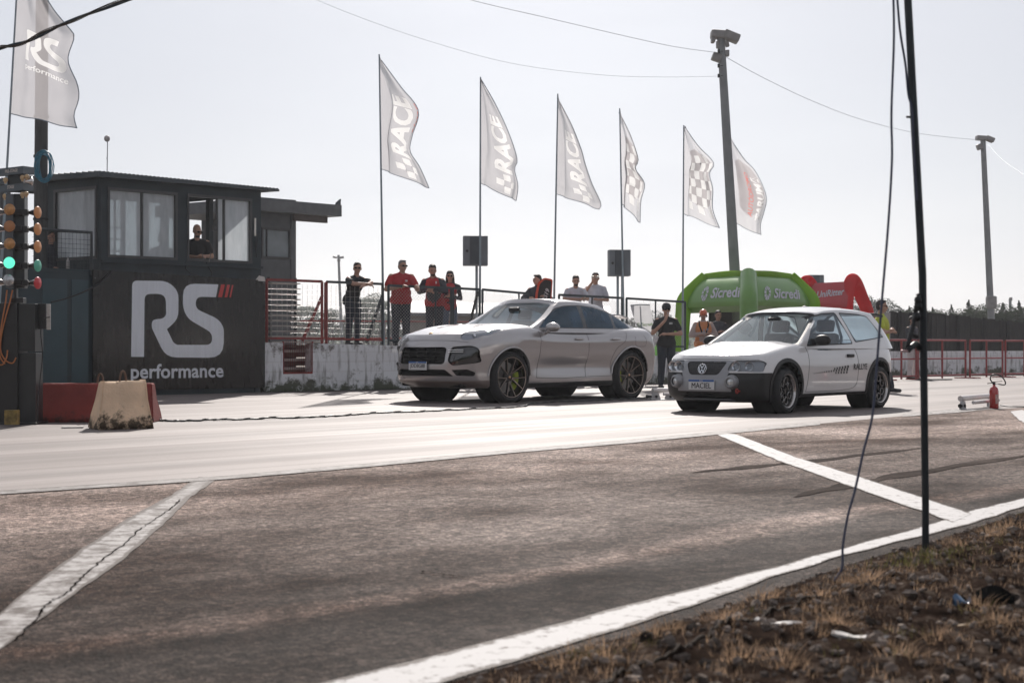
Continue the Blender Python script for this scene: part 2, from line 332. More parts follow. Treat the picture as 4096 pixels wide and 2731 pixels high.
m_light = asphalt("pale_asphalt", (.135, .108, .098), (.225, .190, .178), .36, .62, streak=(.035, 1.9, 1), rough=(.6, .75), bump=.2, grit=.12, patch=.25, bands=[(7.8, 1.0), (20, .92), (8.7, 1.05), (9.1, .72), (9.45, 1.05), (10.5, .85), (11.1, 1.12), (11.8, .74), (12.5, 1.02), (14.3, .70), (15.2, .95)])
m_earth = M("far_earth", (.10, .085, .06), rough=.9, var=.35, scale=.08, detail=8)
GB = [(-320, -70), (320, -70), (320, 410), (-320, 410)]
ground_obj("ground", GB, -.03, m_earth)
BND = [(-1500, 2105), (0, 1973), (871, 1915), (1450, 1865), (2003, 1811), (2500, 1769), (2873, 1733), (3280, 1694), (3626, 1663), (3841, 1645), (4096, 1630), (5200, 1565)]
bnd = [tuple(gp(x, y)[:2]) for x, y in BND]
dark_poly = [(-8, 2), (-14, -30), (60, -30), (90, 40), (60, 60)]+bnd[::-1][0:0]
ground_obj("dark_asphalt", [(-25, -25), (50, -25), (70, 60), (40, 75), (-25, 40)], 0.0, m_dark)
ground_obj("pale_track", bnd+[(60, 80), (34, 76), (-30, 30), (-20, 8)], .002, m_light)
def paint(name, wear=(.36, .46), col=(.43, .415, .41), sc=16):
    m = D.materials.new(name); m.use_nodes = True; n = m.node_tree; b = n.nodes['Principled BSDF']; L = n.links
    tc = n.nodes.new("ShaderNodeTexCoord"); a = n.nodes.new("ShaderNodeTexNoise"); a.inputs['Scale'].default_value = sc; a.inputs['Detail'].default_value = 8; a.inputs['Roughness'].default_value = .72
    L.new(tc.outputs['Object'], a.inputs['Vector'])
    r = n.nodes.new("ShaderNodeMapRange"); r.inputs[1].default_value = wear[0]; r.inputs[2].default_value = wear[1]; L.new(a.outputs[0], r.inputs[0])
    mx = n.nodes.new("ShaderNodeMix"); mx.data_type = 'RGBA'; mx.inputs[6].default_value = (.055, .038, .030, 1); mx.inputs[7].default_value = (*col, 1); L.new(r.outputs[0], mx.inputs[0]); L.new(mx.outputs[2], b.inputs['Base Color'])
    b.inputs['Roughness'].default_value = .7; b.inputs['Specular IOR Level'].default_value = .2
    at_ = n.nodes.new('ShaderNodeAttribute'); at_.attribute_name = 'edge'; e2 = n.nodes.new('ShaderNodeMath'); e2.operation = 'MULTIPLY_ADD'; e2.inputs[1].default_value = .30; L.new(at_.outputs['Fac'], e2.inputs[0]); e2.inputs[2].default_value = -.22; e3 = n.nodes.new('ShaderNodeMath'); e3.operation = 'ADD'; L.new(e2.outputs[0], e3.inputs[0]); L.new(a.outputs[0], e3.inputs[1]); L.new(e3.outputs[0], r.inputs[0])
    bp = n.nodes.new("ShaderNodeBump"); bp.inputs['Strength'].default_value = .4; bp.inputs['Distance'].default_value = .004; L.new(a.outputs[0], bp.inputs['Height']); L.new(bp.outputs[0], b.inputs['Normal'])
    return m
m_line = paint("white_road_paint", (.42, .53)); m_line_worn = paint("worn_road_paint", (.49, .66), (.34, .32, .31), sc=9); m_line_faint = paint("faint_road_paint", (.42, .75), (.33, .31, .30), 7)
def marking(name, up, lo, mat, z=.004, step=.12, jag=.012, label=None):   # strip between two pixel outlines, ragged edges
    A = [gp(x, y) for x, y in up]; B = [gp(x, y) for x, y in lo]
    def res(P, n):
        d = [0]
        for i in range(1, len(P)): d.append(d[-1]+(P[i]-P[i-1]).length)
        out = []
        for k in range(n+1):
            t = d[-1]*k/n; i = min(max(int(np.searchsorted(d, t)), 1), len(P)-1); q = (t-d[i-1])/(d[i]-d[i-1]); out.append(P[i-1].lerp(P[i], q))
        return out
    n = int((A[-1]-A[0]).length/step)+2; A = res(A, n); B = res(B, n); mb = MB(); vs = []
    for k in range(n+1):
        t = (A[min(k+1, n)]-A[max(k-1, 0)]).normalized(); nn = Vector((-t.y, t.x, 0))
        ja = pnoise(A[k]*4)*jag; jb = pnoise(B[k]*4)*jag; a_ = A[k]+nn*ja; b_ = B[k]+nn*jb; d_ = (b_-a_); gw = min(.025/max(d_.length, .01), .25)
        vs += [p+Vector((0, 0, z)) for p in (a_-d_*gw*.6, a_+d_*gw, b_-d_*gw, b_+d_*gw*.6)]
    mb.add(vs, [(4*k+j, 4*k+j+1, 4*k+5+j, 4*k+4+j) for k in range(n) for j in range(3)])
    o = mb.build(name, mat); o['kind'] = 'structure'; ea = o.data.attributes.new('edge', 'FLOAT', 'POINT'); ea.data.foreach_set('value', [0, 1, 1, 0]*(n+1))
    for p in o.data.polygons:
        if p.normal.z < 0: p.flip()
    return o
ov = lambda L: [(x*1.7415, y*1.7415) for x, y in L]
marking("edge_line", [(1080, 2795), (1330, 2731), (2000, 2565), (2570, 2414), (3070, 2280), (3373, 2196), (3685, 2111), (3872, 2049), (4096, 1995), (4500, 1905)],
        [(1400, 2830), (1720, 2740), (2000, 2655), (2380, 2540), (2758, 2425), (3070, 2313), (3373, 2222), (3685, 2144), (3872, 2098), (4096, 2026), (4500, 1930)], m_line, step=.03, jag=.012)
marking("cross_line", ov([(1640, 994), (1690, 998), (1825, 1050), (1960, 1092), (2232, 1182)]), ov([(1652, 1001), (1790, 1059), (1950, 1116), (2190, 1200)]), m_line, z=.005, step=.03, jag=.009)
marking("worn_cross_line", ov([(-150, 1540), (0, 1410), (110, 1322), (200, 1257), (310, 1185), (395, 1140)]), ov([(-150, 1650), (0, 1492), (130, 1392), (270, 1292), (370, 1205), (435, 1140)]), m_line_worn, z=.004, step=.02, jag=.008)
marking("faint_cross_line", ov([(397, 1140), (440, 1110), (462, 1096)]), ov([(437, 1140), (478, 1110), (497, 1096)]), m_line_faint, z=.004, step=.05, jag=.015)
marking("lane_line", [(x, y-7) for x, y in BND[1:8]], [(x, y+6) for x, y in BND[1:8]], m_line_faint, z=.006, step=.08, jag=.012)
marking("far_lane_line", [(3610, 1657), (3841, 1636), (3990, 1624)], [(3610, 1668), (3841, 1650), (3990, 1634)], m_line_worn, z=.006, step=.06, jag=.012)
marking("far_cross_line", [(4040, 1647), (4075, 1680), (4130, 1715)], [(4090, 1640), (4120, 1660), (4160, 1690)], m_line, z=.006, step=.05)
# dark strips for the cracks along the worn stripe
m_crack = M("crack_dark", (.012, .01, .009), rough=1, var=0, spec=0)
def crack(pts, w, z=.0065, seed=1):
    rnd = random.Random(seed); P = catmull([gp(x, y) for x, y in pts], 10); mb = MB(); vs = []
    for k, p in enumerate(P):
        t = (P[min(k+1, len(P)-1)]-P[max(k-1, 0)]).normalized(); nn = Vector((-t.y, t.x, 0)); j = rnd.uniform(-1, 1)*w*1.6
        ww = w*rnd.uniform(.25, 1.1)
        vs += [p+nn*(j+ww)+Vector((0, 0, z)), p+nn*(j-ww)+Vector((0, 0, z))]
    mb.add(vs, [(2*k, 2*k+1, 2*k+3, 2*k+2) for k in range(len(P)-1)]); o = mb.build("road_crack", m_crack); o['kind'] = 'structure'
crack([(160, 2450), (210, 2405), (275, 2372), (330, 2310), (420, 2235), (490, 2185), (560, 2120), (640, 2065), (690, 2030), (722, 2000)], .0045)
crack([(60, 2560), (150, 2480), (170, 2440)], .004, seed=3)
crack([(1680, 2288), (1760, 2300), (1830, 2308), (1890, 2312)], .007, seed=5)
# rubber marks across the dark asphalt
m_rub = asphalt("rubber_mark", (.016, .010, .008), (.06, .043, .035), .4, .6, rough=(.8, .95), bump=.6, spec=.03, grit=.6)
def rub(pts, w, z=.0035):
    P = catmull([gp(x, y) for x, y in pts], 12); mb = MB(); vs = []
    for k, p in enumerate(P):
        t = (P[min(k+1, len(P)-1)]-P[max(k-1, 0)]).normalized(); nn = Vector((-t.y, t.x, 0)); a = w*(.35+.65*abs(math.sin(k*.37)))*min(1, k/8, (len(P)-1-k)/8)
        b = w*(.35+.65*abs(math.cos(k*.29)))*min(1, k/8, (len(P)-1-k)/8)
        vs += [p+nn*a+Vector((0, 0, z)), p-nn*b+Vector((0, 0, z))]
    mb.add(vs, [(2*k, 2*k+1, 2*k+3, 2*k+2) for k in range(len(P)-1)]); o = mb.build("rubber_mark", m_rub); o['kind'] = 'structure'
rub([(2760, 1892), (3000, 1868), (3300, 1838), (3700, 1790)], .09)
rub([(3170, 1990), (3420, 1935), (3700, 1885), (4150, 1815)], .10)
#rub([(1300, 2345), (1700, 2310), (2100, 2262), (2500, 2180), (2950, 2090), (3300, 2020)], .05)
m_rub2 = asphalt("faded_rubber", (.085, .070, .064), (.13, .115, .108), .4, .62, streak=(.05, 2, 1), rough=(.45, .6), bump=.2, grit=.1)
_r = m_rub; m_rub = m_rub2
#rub([(0, 1796), (500, 1775), (1100, 1738), (1800, 1690), (2300, 1655)], .16)
#rub([(200, 1850), (900, 1815), (1700, 1745), (2500, 1690), (2720, 1676)], .12)
#rub([(1250, 1655), (1700, 1645), (2050, 1632)], .12)
#rub([(3700, 1600), (3900, 1585), (4200, 1567)], .16)
# ---------------------------------------------------------------- verge: stony soil
vp = [(1500, 2840), (1760, 2757), (2000, 2688), (2400, 2586), (2758, 2488), (3070, 2382), (3373, 2276), (3560, 2220), (3685, 2186), (3872, 2130), (4096, 2055), (4500, 1950)]
vedge = [gp(x, y) for x, y in vp]
vx = [p.x for p in vedge]; vy = [p.y for p in vedge]
def edge_side(x, y):    # signed distance past the verge edge (positive = on soil)
    best = 1e9; sg = 1
    for i in range(len(vedge)-1):
        a = vedge[i]; b = vedge[i+1]; d = (b-a); t = max(0, min(1, ((x-a.x)*d.x+(y-a.y)*d.y)/(d.x**2+d.y**2))); q = a+d*t
        dd = math.hypot(x-q.x, y-q.y)
        if dd < best: best = dd; sg = 1 if (d.x*(y-a.y)-d.y*(x-a.x)) < 0 else -1
    return best*sg
def soil_h(x, y, s=None):
    s = edge_side(x, y) if s is None else s
    k = max(0, min(1, s/.35)); n = pnoise(Vector((x*1.7, y*1.7, 0)))*.03+pnoise(Vector((x*6, y*6, 3)))*.022+abs(pnoise(Vector((x*17, y*17, 5))))*.030+pnoise(Vector((x*41, y*41, 5)))*.014
    return .012+k*(.035+n)-.02*(1-min(1, max(0, (s+.04)/.04)))
m_soil = D.materials.new("stony_soil"); m_soil.use_nodes = True
def _soil():
    n = m_soil.node_tree; b = n.nodes['Principled BSDF']; L = n.links; tc = n.nodes.new("ShaderNodeTexCoord")
    a = n.nodes.new("ShaderNodeTexNoise"); a.inputs['Scale'].default_value = 9; a.inputs['Detail'].default_value = 12; a.inputs['Roughness'].default_value = .75; L.new(tc.outputs['Object'], a.inputs['Vector'])
    cr = n.nodes.new("ShaderNodeValToRGB"); e = cr.color_ramp.elements; e[0].position = .32; e[0].color = (.009, .007, .006, 1); e[1].position = .7; e[1].color = (.16, .128, .105, 1); el = e.new(.52); el.color = (.042, .029, .023, 1)
    L.new(a.outputs[0], cr.inputs[0]); L.new(cr.outputs[0], b.inputs['Base Color']); b.inputs['Roughness'].default_value = 1; b.inputs['Specular IOR Level'].default_value = 0
    bp = n.nodes.new("ShaderNodeBump"); bp.inputs['Strength'].default_value = 1; bp.inputs['Distance'].default_value = .03; L.new(a.outputs[0], bp.inputs['Height']); L.new(bp.outputs[0], b.inputs['Normal'])
_soil()
mb = MB(); step = .035; nx, ny = 200, 235; idx = {}; hs = {}
for j in range(ny):
    for i in range(nx):
        x = -1.2+i*step; y = 2.4+j*step*.9; s = edge_side(x, y)
        if s > -.07: idx[(i, j)] = len(mb.v); mb.v.append((x, y, soil_h(x, y, s)))
for (i, j), k in idx.items():
    if (i+1, j) in idx and (i, j+1) in idx and (i+1, j+1) in idx:
        mb.f.append((k, idx[(i+1, j)], idx[(i+1, j+1)], idx[(i, j+1)])); mb.sm.append(True); mb.mi.append(0)
o = mb.build("soil_verge", m_soil); o['kind'] = 'structure'
# stones: one countless mass
m_stone = M("dark_stone", (.18, .15, .13), rough=1, spec=.0, var=.8, scale=11, bump=.4)
mb = MB(); rnd = random.Random(3)
for _ in range(17000):
    y = 2.6+7.2*rnd.random()**1.35; x = rnd.uniform(-.6, 5.2)
    s = edge_side(x, y)
    if s < -.03 or s > 3.2 or abs(x) > y*.36+.2: continue
    r = rnd.choice([.003, .004, .005, .006, .008, .010, .015])*rnd.uniform(.7, 1.5)*(1 if s > .15 else .8); z = soil_h(x, y, s)
    c = Vector((x, y, z+r*.2)); rot = Matrix.Rotation(rnd.random()*6, 3, 'Z')@Matrix.Rotation(rnd.random()*2, 3, 'X')
    vs = []; n = 6
    for q, (zz, rr) in enumerate(((-.8, .55), (-.1, 1.0), (.65, .6))):
        for k in range(n):
            t = 2*PI*k/n+q*.4; u = rr*rnd.uniform(.75, 1.2); vs.append(c+rot@Vector((math.cos(t)*u*r*1.25, math.sin(t)*u*r, zz*r*.8)))
    mb.add(vs, [(k, (k+1) % n, n+(k+1) % n, n+k) for k in range(n)]+[(n+k, n+(k+1) % n, 2*n+(k+1) % n, 2*n+k) for k in range(n)]+[tuple(range(2*n, 3*n)), tuple(range(n-1, -1, -1))])
tag(mb.build("gravel", m_stone), kind='stuff')
m_dry = clothm("dry_grass_blades", (.42, .285, .185), transl=.35, var=.6, scale=9)
m_grn = clothm("green_grass_blades", (.12, .115, .04), transl=.4, var=.3, scale=9)
def blade(mb, x, y, z, h, a, lean, w):
    d = Vector((math.cos(a), math.sin(a), 0)); p = Vector((-d.y, d.x, 0))*w; b = Vector((x, y, z))
    q = [b-p, b+p, b+d*lean*h*.4+Vector((0, 0, h*.6))+p*.7, b+d*lean*h*.4+Vector((0, 0, h*.6))-p*.7, b+d*lean*h+Vector((0, 0, h))]
    mb.add(q, [(0, 1, 2, 3), (3, 2, 4)])
dry = MB(); grn = MB(); T = ov([(1880, 1440), (1890, 1400), (2000, 1370), (1940, 1290+80), (2210, 1270), (2290, 1260), (2340, 1290), (2335, 1320), (1600, 1400), (1520, 1430), (1480, 1450), (1300, 1545), (1500, 1480), (1390, 1520), (1870, 1500), (2290, 1480), (2150, 1510), (1660, 1450), (1800, 1555), (1750, 1385), (2320, 1210+10), (2250, 1440), (1540, 1465), (1440, 1560), (2050, 1540), (1320, 1500), (1990, 1350), (1700, 1540), (2270, 1240), (1920, 1480)])
for (px, py) in T:
    c = gp(px, py); R0 = rnd.uniform(.04, .10)
    for _ in range(int(1900*R0)):
        a = rnd.random()*2*PI; r = R0*rnd.random()**.6; x = c.x+r*math.cos(a); y = c.y+r*math.sin(a); s = edge_side(x, y)
        if s < 0: continue
        blade(dry, x, y, soil_h(x, y, s)-.01, rnd.uniform(.012, .065)*(1.2-r/R0*.7), a+rnd.uniform(-.6, .6), rnd.uniform(.3, 1.6), .0011)
for _ in range(5200):
    y = 2.8+6.5*rnd.random()**1.3; x = rnd.uniform(-.5, 4.2); s = edge_side(x, y)
    if s < .04 or abs(x) > y*.36+.1: continue
    k = pnoise(Vector((x*2.1, y*2.1, 9)))
    for _ in range(5):
        xx = x+rnd.gauss(0, .02); yy = y+rnd.gauss(0, .02)
        blade(grn if k > .3 else dry, xx, yy, soil_h(xx, yy)-.005, rnd.uniform(.012, .04), rnd.random()*6.3, rnd.uniform(.2, 1), .0009)
for (px, py) in ov([(2130, 1300), (2080, 1330), (2150, 1330), (2180, 1300)]):
    c = gp(px, py)
    for _ in range(110):
        x = c.x+rnd.gauss(0, .08); y = c.y+rnd.gauss(0, .08); blade(grn, x, y, soil_h(x, y)-.005, rnd.uniform(.015, .05), rnd.random()*6.3, rnd.uniform(.1, .8), .001)
tag(dry.build("dry_grass", m_dry), kind='stuff'); tag(grn.build("green_grass", m_grn), kind='stuff')
# ---------------------------------------------------------------- control building with sign
m_bld = M("dark_slate_paint", (.014, .023, .029), rough=.6, var=.25, scale=3, bump=.1)
m_bld2 = M("dark_teal_sheet", (.012, .026, .034), rough=.45, var=.2, scale=2)
m_bldroof = M("fascia_grey", (.05, .06, .068), rough=.6, var=.2, scale=2, bump=.15)
m_alu = M("window_frame_bronze", (.06, .06, .06), rough=.4, metal=.3, var=.1)
m_in = M("inside_wall", (.14, .15, .16), rough=.8, var=.1)
g_dust_glow = glassm("dust_glow_glass", (.72, .78, .80), dirt_glow=.6, dirt_glow_col=(.88, .89, .90), ior=1.8)  # dust film brightened to stand in for daylight through the cabin
g_clean = glassm("cab_glass", (.7, .78, .82), dirt_glow=.12)
U = Vector((.716, .698, 0)); V = Vector((-.80, .60, 0)); NF = Vector((.698, -.716, 0))   # along the front, back along the side, out of the front
C0 = Vector((-7.17, 26.1, 0)); C1 = C0+U*3.34
def uf(px): return lt(px, C0, U)          # metres along the front wall at a photo column
cab = empty("control_building", C0, 0, "dark slate two storey control cabin with sloping roof and large sliding windows", "building")
def inb(o): o.location = -Vector(cab.location); return o     # parts are modelled in world space
cab_parts = []
def bpart(name, mb, mat, parent=cab, smooth=None):
    o = mb.build(name, mat, parent, smooth)
    if parent is cab: o.location = -Vector(cab.location)
    return o
Z0, ZW0, ZW1, ZR = 2.14, 2.43, 3.65, 3.84
lv = C0-U*4.2                              # lower storey runs on to the left
w_ = MB()
w_.wall(lv+NF*0, C1, 0.0, 2.20, .12)     # lower front wall (dark, behind the sign)
w_.wall(C1, C1+V*2.6, 0.0, 2.20, .12)
bpart("lower_wall", w_, m_bld2)
pl = MB(); a_, b_ = uf(168), uf(268)
pl.wall(C0+U*a_+NF*.012, C0+U*b_+NF*.012, .12, 2.02, .01)
pl.wall(C0+U*uf(285)+NF*.012, C0+U*uf(352)+NF*.012, .12, 2.02, .01)
bpart("wall_sheet", pl, M("teal_sheet_light", (.022, .05, .062), rough=.35, var=.2, scale=2))
# upper walls with openings
def front_wall(mb, u0, u1, z0, z1, out=.0, th=.14): mb.wall(C0+U*u0+NF*out, C0+U*u1+NF*out, z0, z1, -(-th) if False else th)
def fwall(mb, u0, u1, z0, z1, out=0.0, th=.12):
    a = C0+U*u0+NF*out; b = C0+U*u1+NF*out
    mb.add([a+Vector((0, 0, z0)), b+Vector((0, 0, z0)), b+Vector((0, 0, z1)), a+Vector((0, 0, z1)),
            a-NF*th+Vector((0, 0, z0)), b-NF*th+Vector((0, 0, z0)), b-NF*th+Vector((0, 0, z1)), a-NF*th+Vector((0, 0, z1))],
           [(0, 1, 2, 3), (4, 7, 6, 5), (0, 4, 5, 1), (3, 2, 6, 7), (0, 3, 7, 4), (1, 5, 6, 2)])
A0, A1, B0, B1 = uf(427), uf(706), uf(745), uf(1004)
ue = uf(1040)
w_ = MB()
fwall(w_, 0, ue, 2.14, ZW0, .03); fwall(w_, 0, ue, ZW1, ZR, .03)
fwall(w_, 0, A0, ZW0, ZW1, .03); fwall(w_, A1, B0, ZW0, ZW1, .03); fwall(w_, B1, ue, ZW0, ZW1, .03)
w_.box(C0+U*(ue/2)+NF*.06+Vector((0, 0, 2.36)), (ue+.02, .06, .05), math.atan2(U.y, U.x))
bpart("upper_wall", w_, m_bld)
# left (side) face
NL = Vector((-.60, -.80, 0))
def vf(px): return lt(px, C0, V)
def swall(mb, v0, v1, z0, z1, out=0.0, th=.12):
    a = C0+V*v0+NL*out; b = C0+V*v1+NL*out
    mb.add([a+Vector((0, 0, z0)), b+Vector((0, 0, z0)), b+Vector((0, 0, z1)), a+Vector((0, 0, z1)),
            a-NL*th+Vector((0, 0, z0)), b-NL*th+Vector((0, 0, z0)), b-NL*th+Vector((0, 0, z1)), a-NL*th+Vector((0, 0, z1))],
           [(0, 1, 2, 3), (4, 7, 6, 5), (0, 4, 5, 1), (3, 2, 6, 7), (0, 3, 7, 4), (1, 5, 6, 2)])
sv0, sv1 = vf(389), vf(217)
SL = vf(150)
w_ = MB()
swall(w_, 0.03, SL, 1.1, ZW0-.03); swall(w_, 0.03, SL, ZW1+.02, ZR+.03)
swall(w_, 0.03, sv0, ZW0-.03, ZW1+.02); swall(w_, sv1, SL, ZW0-.03, ZW1+.02)
bpart("side_wall", w_, m_bld)
# back and far side walls with openings, so daylight shows through the room
DEP = 2.75
w_ = MB()
def bwall(mb, u0, u1, z0, z1, th=.1):
    a = C0+V*DEP+U*u0; b = C0+V*DEP+U*u1
    mb.wall(a, b, z0, z1, th)
bu = [(-.1, .10), (.62, .68), (1.30, 1.36), (2.02, 2.10), (2.42, 2.48), (2.78, 3.0), (3.35, 3.45)]
bwall(w_, -.1, 3.45, 1.1, 2.42); bwall(w_, -.1, 3.45, 3.74, ZR)
for a, b in bu: bwall(w_, a, b, 2.42, 3.74)
bpart("back_wall", w_, m_in)
gr = MB()
for z in (2.72, 2.95, 3.18): bwall(gr, 2.10, 2.42, z, z+.035, .04)
bwall(gr, 2.24, 2.27, 2.42, 3.74, .04)
bpart("back_window_grid", gr, M("pale_frame", (.35, .36, .37), var=.05))
w_ = MB(); w_.wall(C1, C1+V*DEP, 1.1, 2.4, .1); w_.wall(C1, C1+V*DEP, 3.72, ZR, .1); w_.wall(C1, C1+V*.12, 2.4, 3.72, .1); w_.wall(C1+V*1.3, C1+V*1.4, 2.4, 3.72, .1); w_.wall(C1+V*(DEP-.1), C1+V*DEP, 2.4, 3.72, .1); bpart("end_wall", w_, m_bld)
fl = MB(); q = [C0+U*.1, C1, C1+V*DEP, C0+V*DEP]
fl.add([p+Vector((0, 0, 1.35)) for p in q]+[p+Vector((0, 0, 1.45)) for p in q], [(0, 1, 2, 3), (4, 7, 6, 5), (0, 4, 5, 1), (1, 5, 6, 2), (2, 6, 7, 3), (3, 7, 4, 0)])
bpart("cabin_floor", fl, m_in)
# roof with sloping soffit and long right overhang
rf = MB(); e0 = C0+NF*.16+NL*.14; e1 = C0+U*uf(1098)+NF*.16; e2 = e1+V*(DEP+.5); e3 = C0+NL*.14+V*(DEP+.5)
zt = [3.885, 3.86, 3.95, 3.97]; zb = [3.80, 3.82, 3.86, 3.86]
q = [e0, e1, e2, e3]
rf.add([Vector((p.x, p.y, z)) for p, z in zip(q, zb)]+[Vector((p.x, p.y, z)) for p, z in zip(q, zt)], [(0, 1, 2, 3), (4, 7, 6, 5), (0, 4, 5, 1), (1, 5, 6, 2), (2, 6, 7, 3), (3, 7, 4, 0)])
ro = bpart("roof", rf, m_bldroof)
# corrugated front edge
ce = MB(); n = 46
for k in range(n):
    p = e0+(e1-e0)*((k+.5)/n); z = 3.885+(3.86-3.885)*k/n
    ce.cyl(p+Vector((0, 0, z)), p-NF*.5+Vector((0, 0, z+.01)), .022, n=6)
for k in range(20):
    p = e0+(e3-e0)*((k+.5)/20); z = 3.89+.08*k/20
    ce.cyl(p+Vector((0, 0, z)), p-NL*.3+Vector((0, 0, z+.005)), .022, n=6)
c_ = ce.build("roof_corrugation", m_bldroof, ro)
# windows (frame + panes)
def window(px0, px1, name, splits, opening=(), gm=g_dust_glow):
    u0, u1 = uf(px0), uf(px1); fr = MB()
    for a, b, c, d in ((u0, u1, ZW0, ZW0+.045), (u0, u1, ZW1-.05, ZW1), (u0, u0+.04, ZW0+.045, ZW1-.05), (u1-.045, u1, ZW0+.045, ZW1-.05)): fwall(fr, a, b, c, d, .045, .08)
    for s_ in splits: fwall(fr, uf(s_)-.014, uf(s_)+.014, ZW0+.045, ZW1-.05, .02, .05)
    f_ = bpart(name, fr, m_alu)
    ed = [px0]+list(splits)+[px1]
    for i in range(len(ed)-1):
        if i in opening: continue
        p = MB(); fwall(p, uf(ed[i])+.03, uf(ed[i+1])-.03, ZW0+.046, ZW1-.052, -.01, .006); p.build("pane", gm, f_)
    return f_
window(427, 706, "sliding_window", [568])
wB = window(745, 1004, "sliding_window", [868, 896], opening=(0,))
hd = MB(); fwall(hd, uf(849), uf(862), 3.0, 3.1, .03, .03); hd.build("window_latch", m_alu, wB)
fr = MB()
for a, b, c, d in ((sv0, sv1, ZW0-.03, ZW0+.02), (sv0, sv1, ZW1-.03, ZW1+.02), (sv0, sv0+.05, ZW0+.02, ZW1-.03), (sv1-.05, sv1, ZW0+.02, ZW1-.03)): swall(fr, a, b, c, d, .02, .08)
f_ = bpart("side_window", fr, m_alu); p = MB(); swall(p, sv0+.05, sv1-.05, ZW0+.021, ZW1-.031, -.03, .006); p.build("pane", g_dust_glow, f_)
# curtain inside the right window and a small horn lamp beside it
lp = MB(); lp.bbox(C0+U*uf(1012)+NF*.07+Vector((0, 0, 3.12)), (.035, .03, .34), math.atan2(U.y, U.x), .01); bpart("strip_lamp", lp, M("pale_plastic", (.7, .66, .6), rough=.4))
cb = MB(); cb.tube([onl(1022, 1000, C0+NF*.05, U), onl(1027, 985, C0+NF*.09, U), onl(1030, 955, C0+NF*.1, U), onl(1026, 925, C0+NF*.08, U), onl(1016, 905, C0+NF*.05, U)], .012, 6)
cb.tube([onl(1021, 960, C0+NF*.06, U), onl(1024, 1000, C0+NF*.07, U), onl(1027, 1030, C0+NF*.06, U)], .008, 6)
bpart("wall_cable", cb, M("black_cable", (.012, .012, .014), rough=.5, var=0)); cb = MB()
cb.tube([onl(744, 1048, C0+NF*.05, U), onl(742, 1075, C0+NF*.07, U), onl(760, 1092, C0+NF*.07, U), onl(800, 1104, C0+NF*.07, U)], .008, 6)
bpart("wall_cable", cb, MATS["black_cable"]); cb = MB()
cb.tube([onl(826, 1048, C0+NF*.05, U), onl(832, 1065, C0+NF*.07, U), onl(848, 1090, C0+NF*.07, U), onl(847, 1105, C0+NF*.07, U)], .008, 6)
bpart("wall_cable", cb, M("black_cable", (.012, .012, .014), rough=.5, var=0))
# desk edge inside and a bench of things behind the pale panes
ds = MB(); ds.box(C0+U*1.7-NF*.35+Vector((0, 0, 2.40)), (3.2, .5, .05), math.atan2(U.y, U.x)); bpart("desk", ds, m_in)
# ---- sign (the black panel)
m_sign = M("black_brushed_panel", (.012, .010, .009), rough=.24, metal=.0, var=.4, scale=5, stretch=(4, 4, .6), bump=.22, bscale=1.1, spec=.4)
SP = C0+NF*.075
def so_(px, py): return onl(px, py, SP, U)
sign = empty("advertising_sign", SP+U*uf(373)+Vector((0, 0, .1)), 0, "large black panel with big silver two letter logo on the control cabin wall", "sign")
def spart(name, mb, mat):
    o = mb.build(name, mat, sign); o.location = -Vector(sign.location); return o
pb = MB(); us0, us1 = lt(373, SP, U), lt(1060, SP, U); a = SP+U*us0; b = SP+U*us1
zz = [(2.21, .10), (2.135, .10)]
pb.add([a+Vector((0, 0, .10)), b+Vector((0, 0, .10)), b+Vector((0, 0, 2.125)), a+Vector((0, 0, 2.20)), a-NF*.03+Vector((0, 0, .10)), b-NF*.03+Vector((0, 0, .10)), b-NF*.03+Vector((0, 0, 2.125)), a-NF*.03+Vector((0, 0, 2.20))],
       [(0, 1, 2, 3), (4, 7, 6, 5), (0, 4, 5, 1), (3, 2, 6, 7), (0, 3, 7, 4), (1, 5, 6, 2)])
spart("panel", pb, m_sign)
RS = [(1095, 788, 0), (1104, 150, 45), (1400, 155, 130), (1492, 240, 90), (1490, 470, 90), (1395, 557, 0), (1450, 670, 40), (1480, 688, 10), (1770, 688, 60), (1775, 590, 50), (1570, 470, 80), (1528, 380, 60), (1530, 175, 120), (1825, 183, 0), (1805, 290, 0), (1640, 285, 55), (1632, 385, 55), (1820, 470, 80), (1872, 540, 70), (1868, 797, 130), (1385, 792, 90), (1265, 540, 40), (1272, 478, 35), (1360, 468, 30), (1388, 440, 30), (1385, 262, 70), (1208, 262, 50), (1203, 788, 0)]
z3 = lambda x, y: (x/2.091, y/2.091+1050)
O_ = so_(*z3(1095, 788)); 
def s2(x, y):                     # zoom pixel -> coordinates on the sign plane
    p = so_(*z3(x, y)); return ((p-SP).dot(U), p.z)
def signfn(off): return lambda x, y: SP+U*x+Vector((0, 0, y))+NF*off
m_silver = M("sign_silver", (.62, .64, .68), rough=.36, metal=.25, var=.06, scale=4, stretch=(6, 6, .5))
m_signred = M("sign_red", (.50, .045, .04), rough=.4, var=.05)
def signshape(name, poly, mat, off=.006):
    pp = [s2(x, y) for x, y in rnd_poly(poly, 0)]
    bm = tessellate([pp]); o = mapped(name, bm, signfn(off), mat, sign); o.location = -Vector(sign.location); return o
signshape("logo", RS, m_silver)
signshape("logo_bar", [(1848, 183, 0), (1880, 184, 0), (1856, 290, 0), (1822, 290, 0)], m_signred)
signshape("logo_bar", [(1898, 185, 0), (1922, 187, 0), (1900, 291, 0), (1876, 291, 0)], m_signred)
signshape("logo_bar", [(1938, 188, 0), (1951, 189, 0), (1930, 292, 0), (1917, 292, 0)], m_signred)
bm = text_bm("performance", 1.0, bold=.022, spacing=1.02); x0, x1, y0, y1 = bm_size(bm)
L0, L1 = s2(1093, 968), s2(1868, 970); hx = s2(1350, 968), s2(1350, 850)
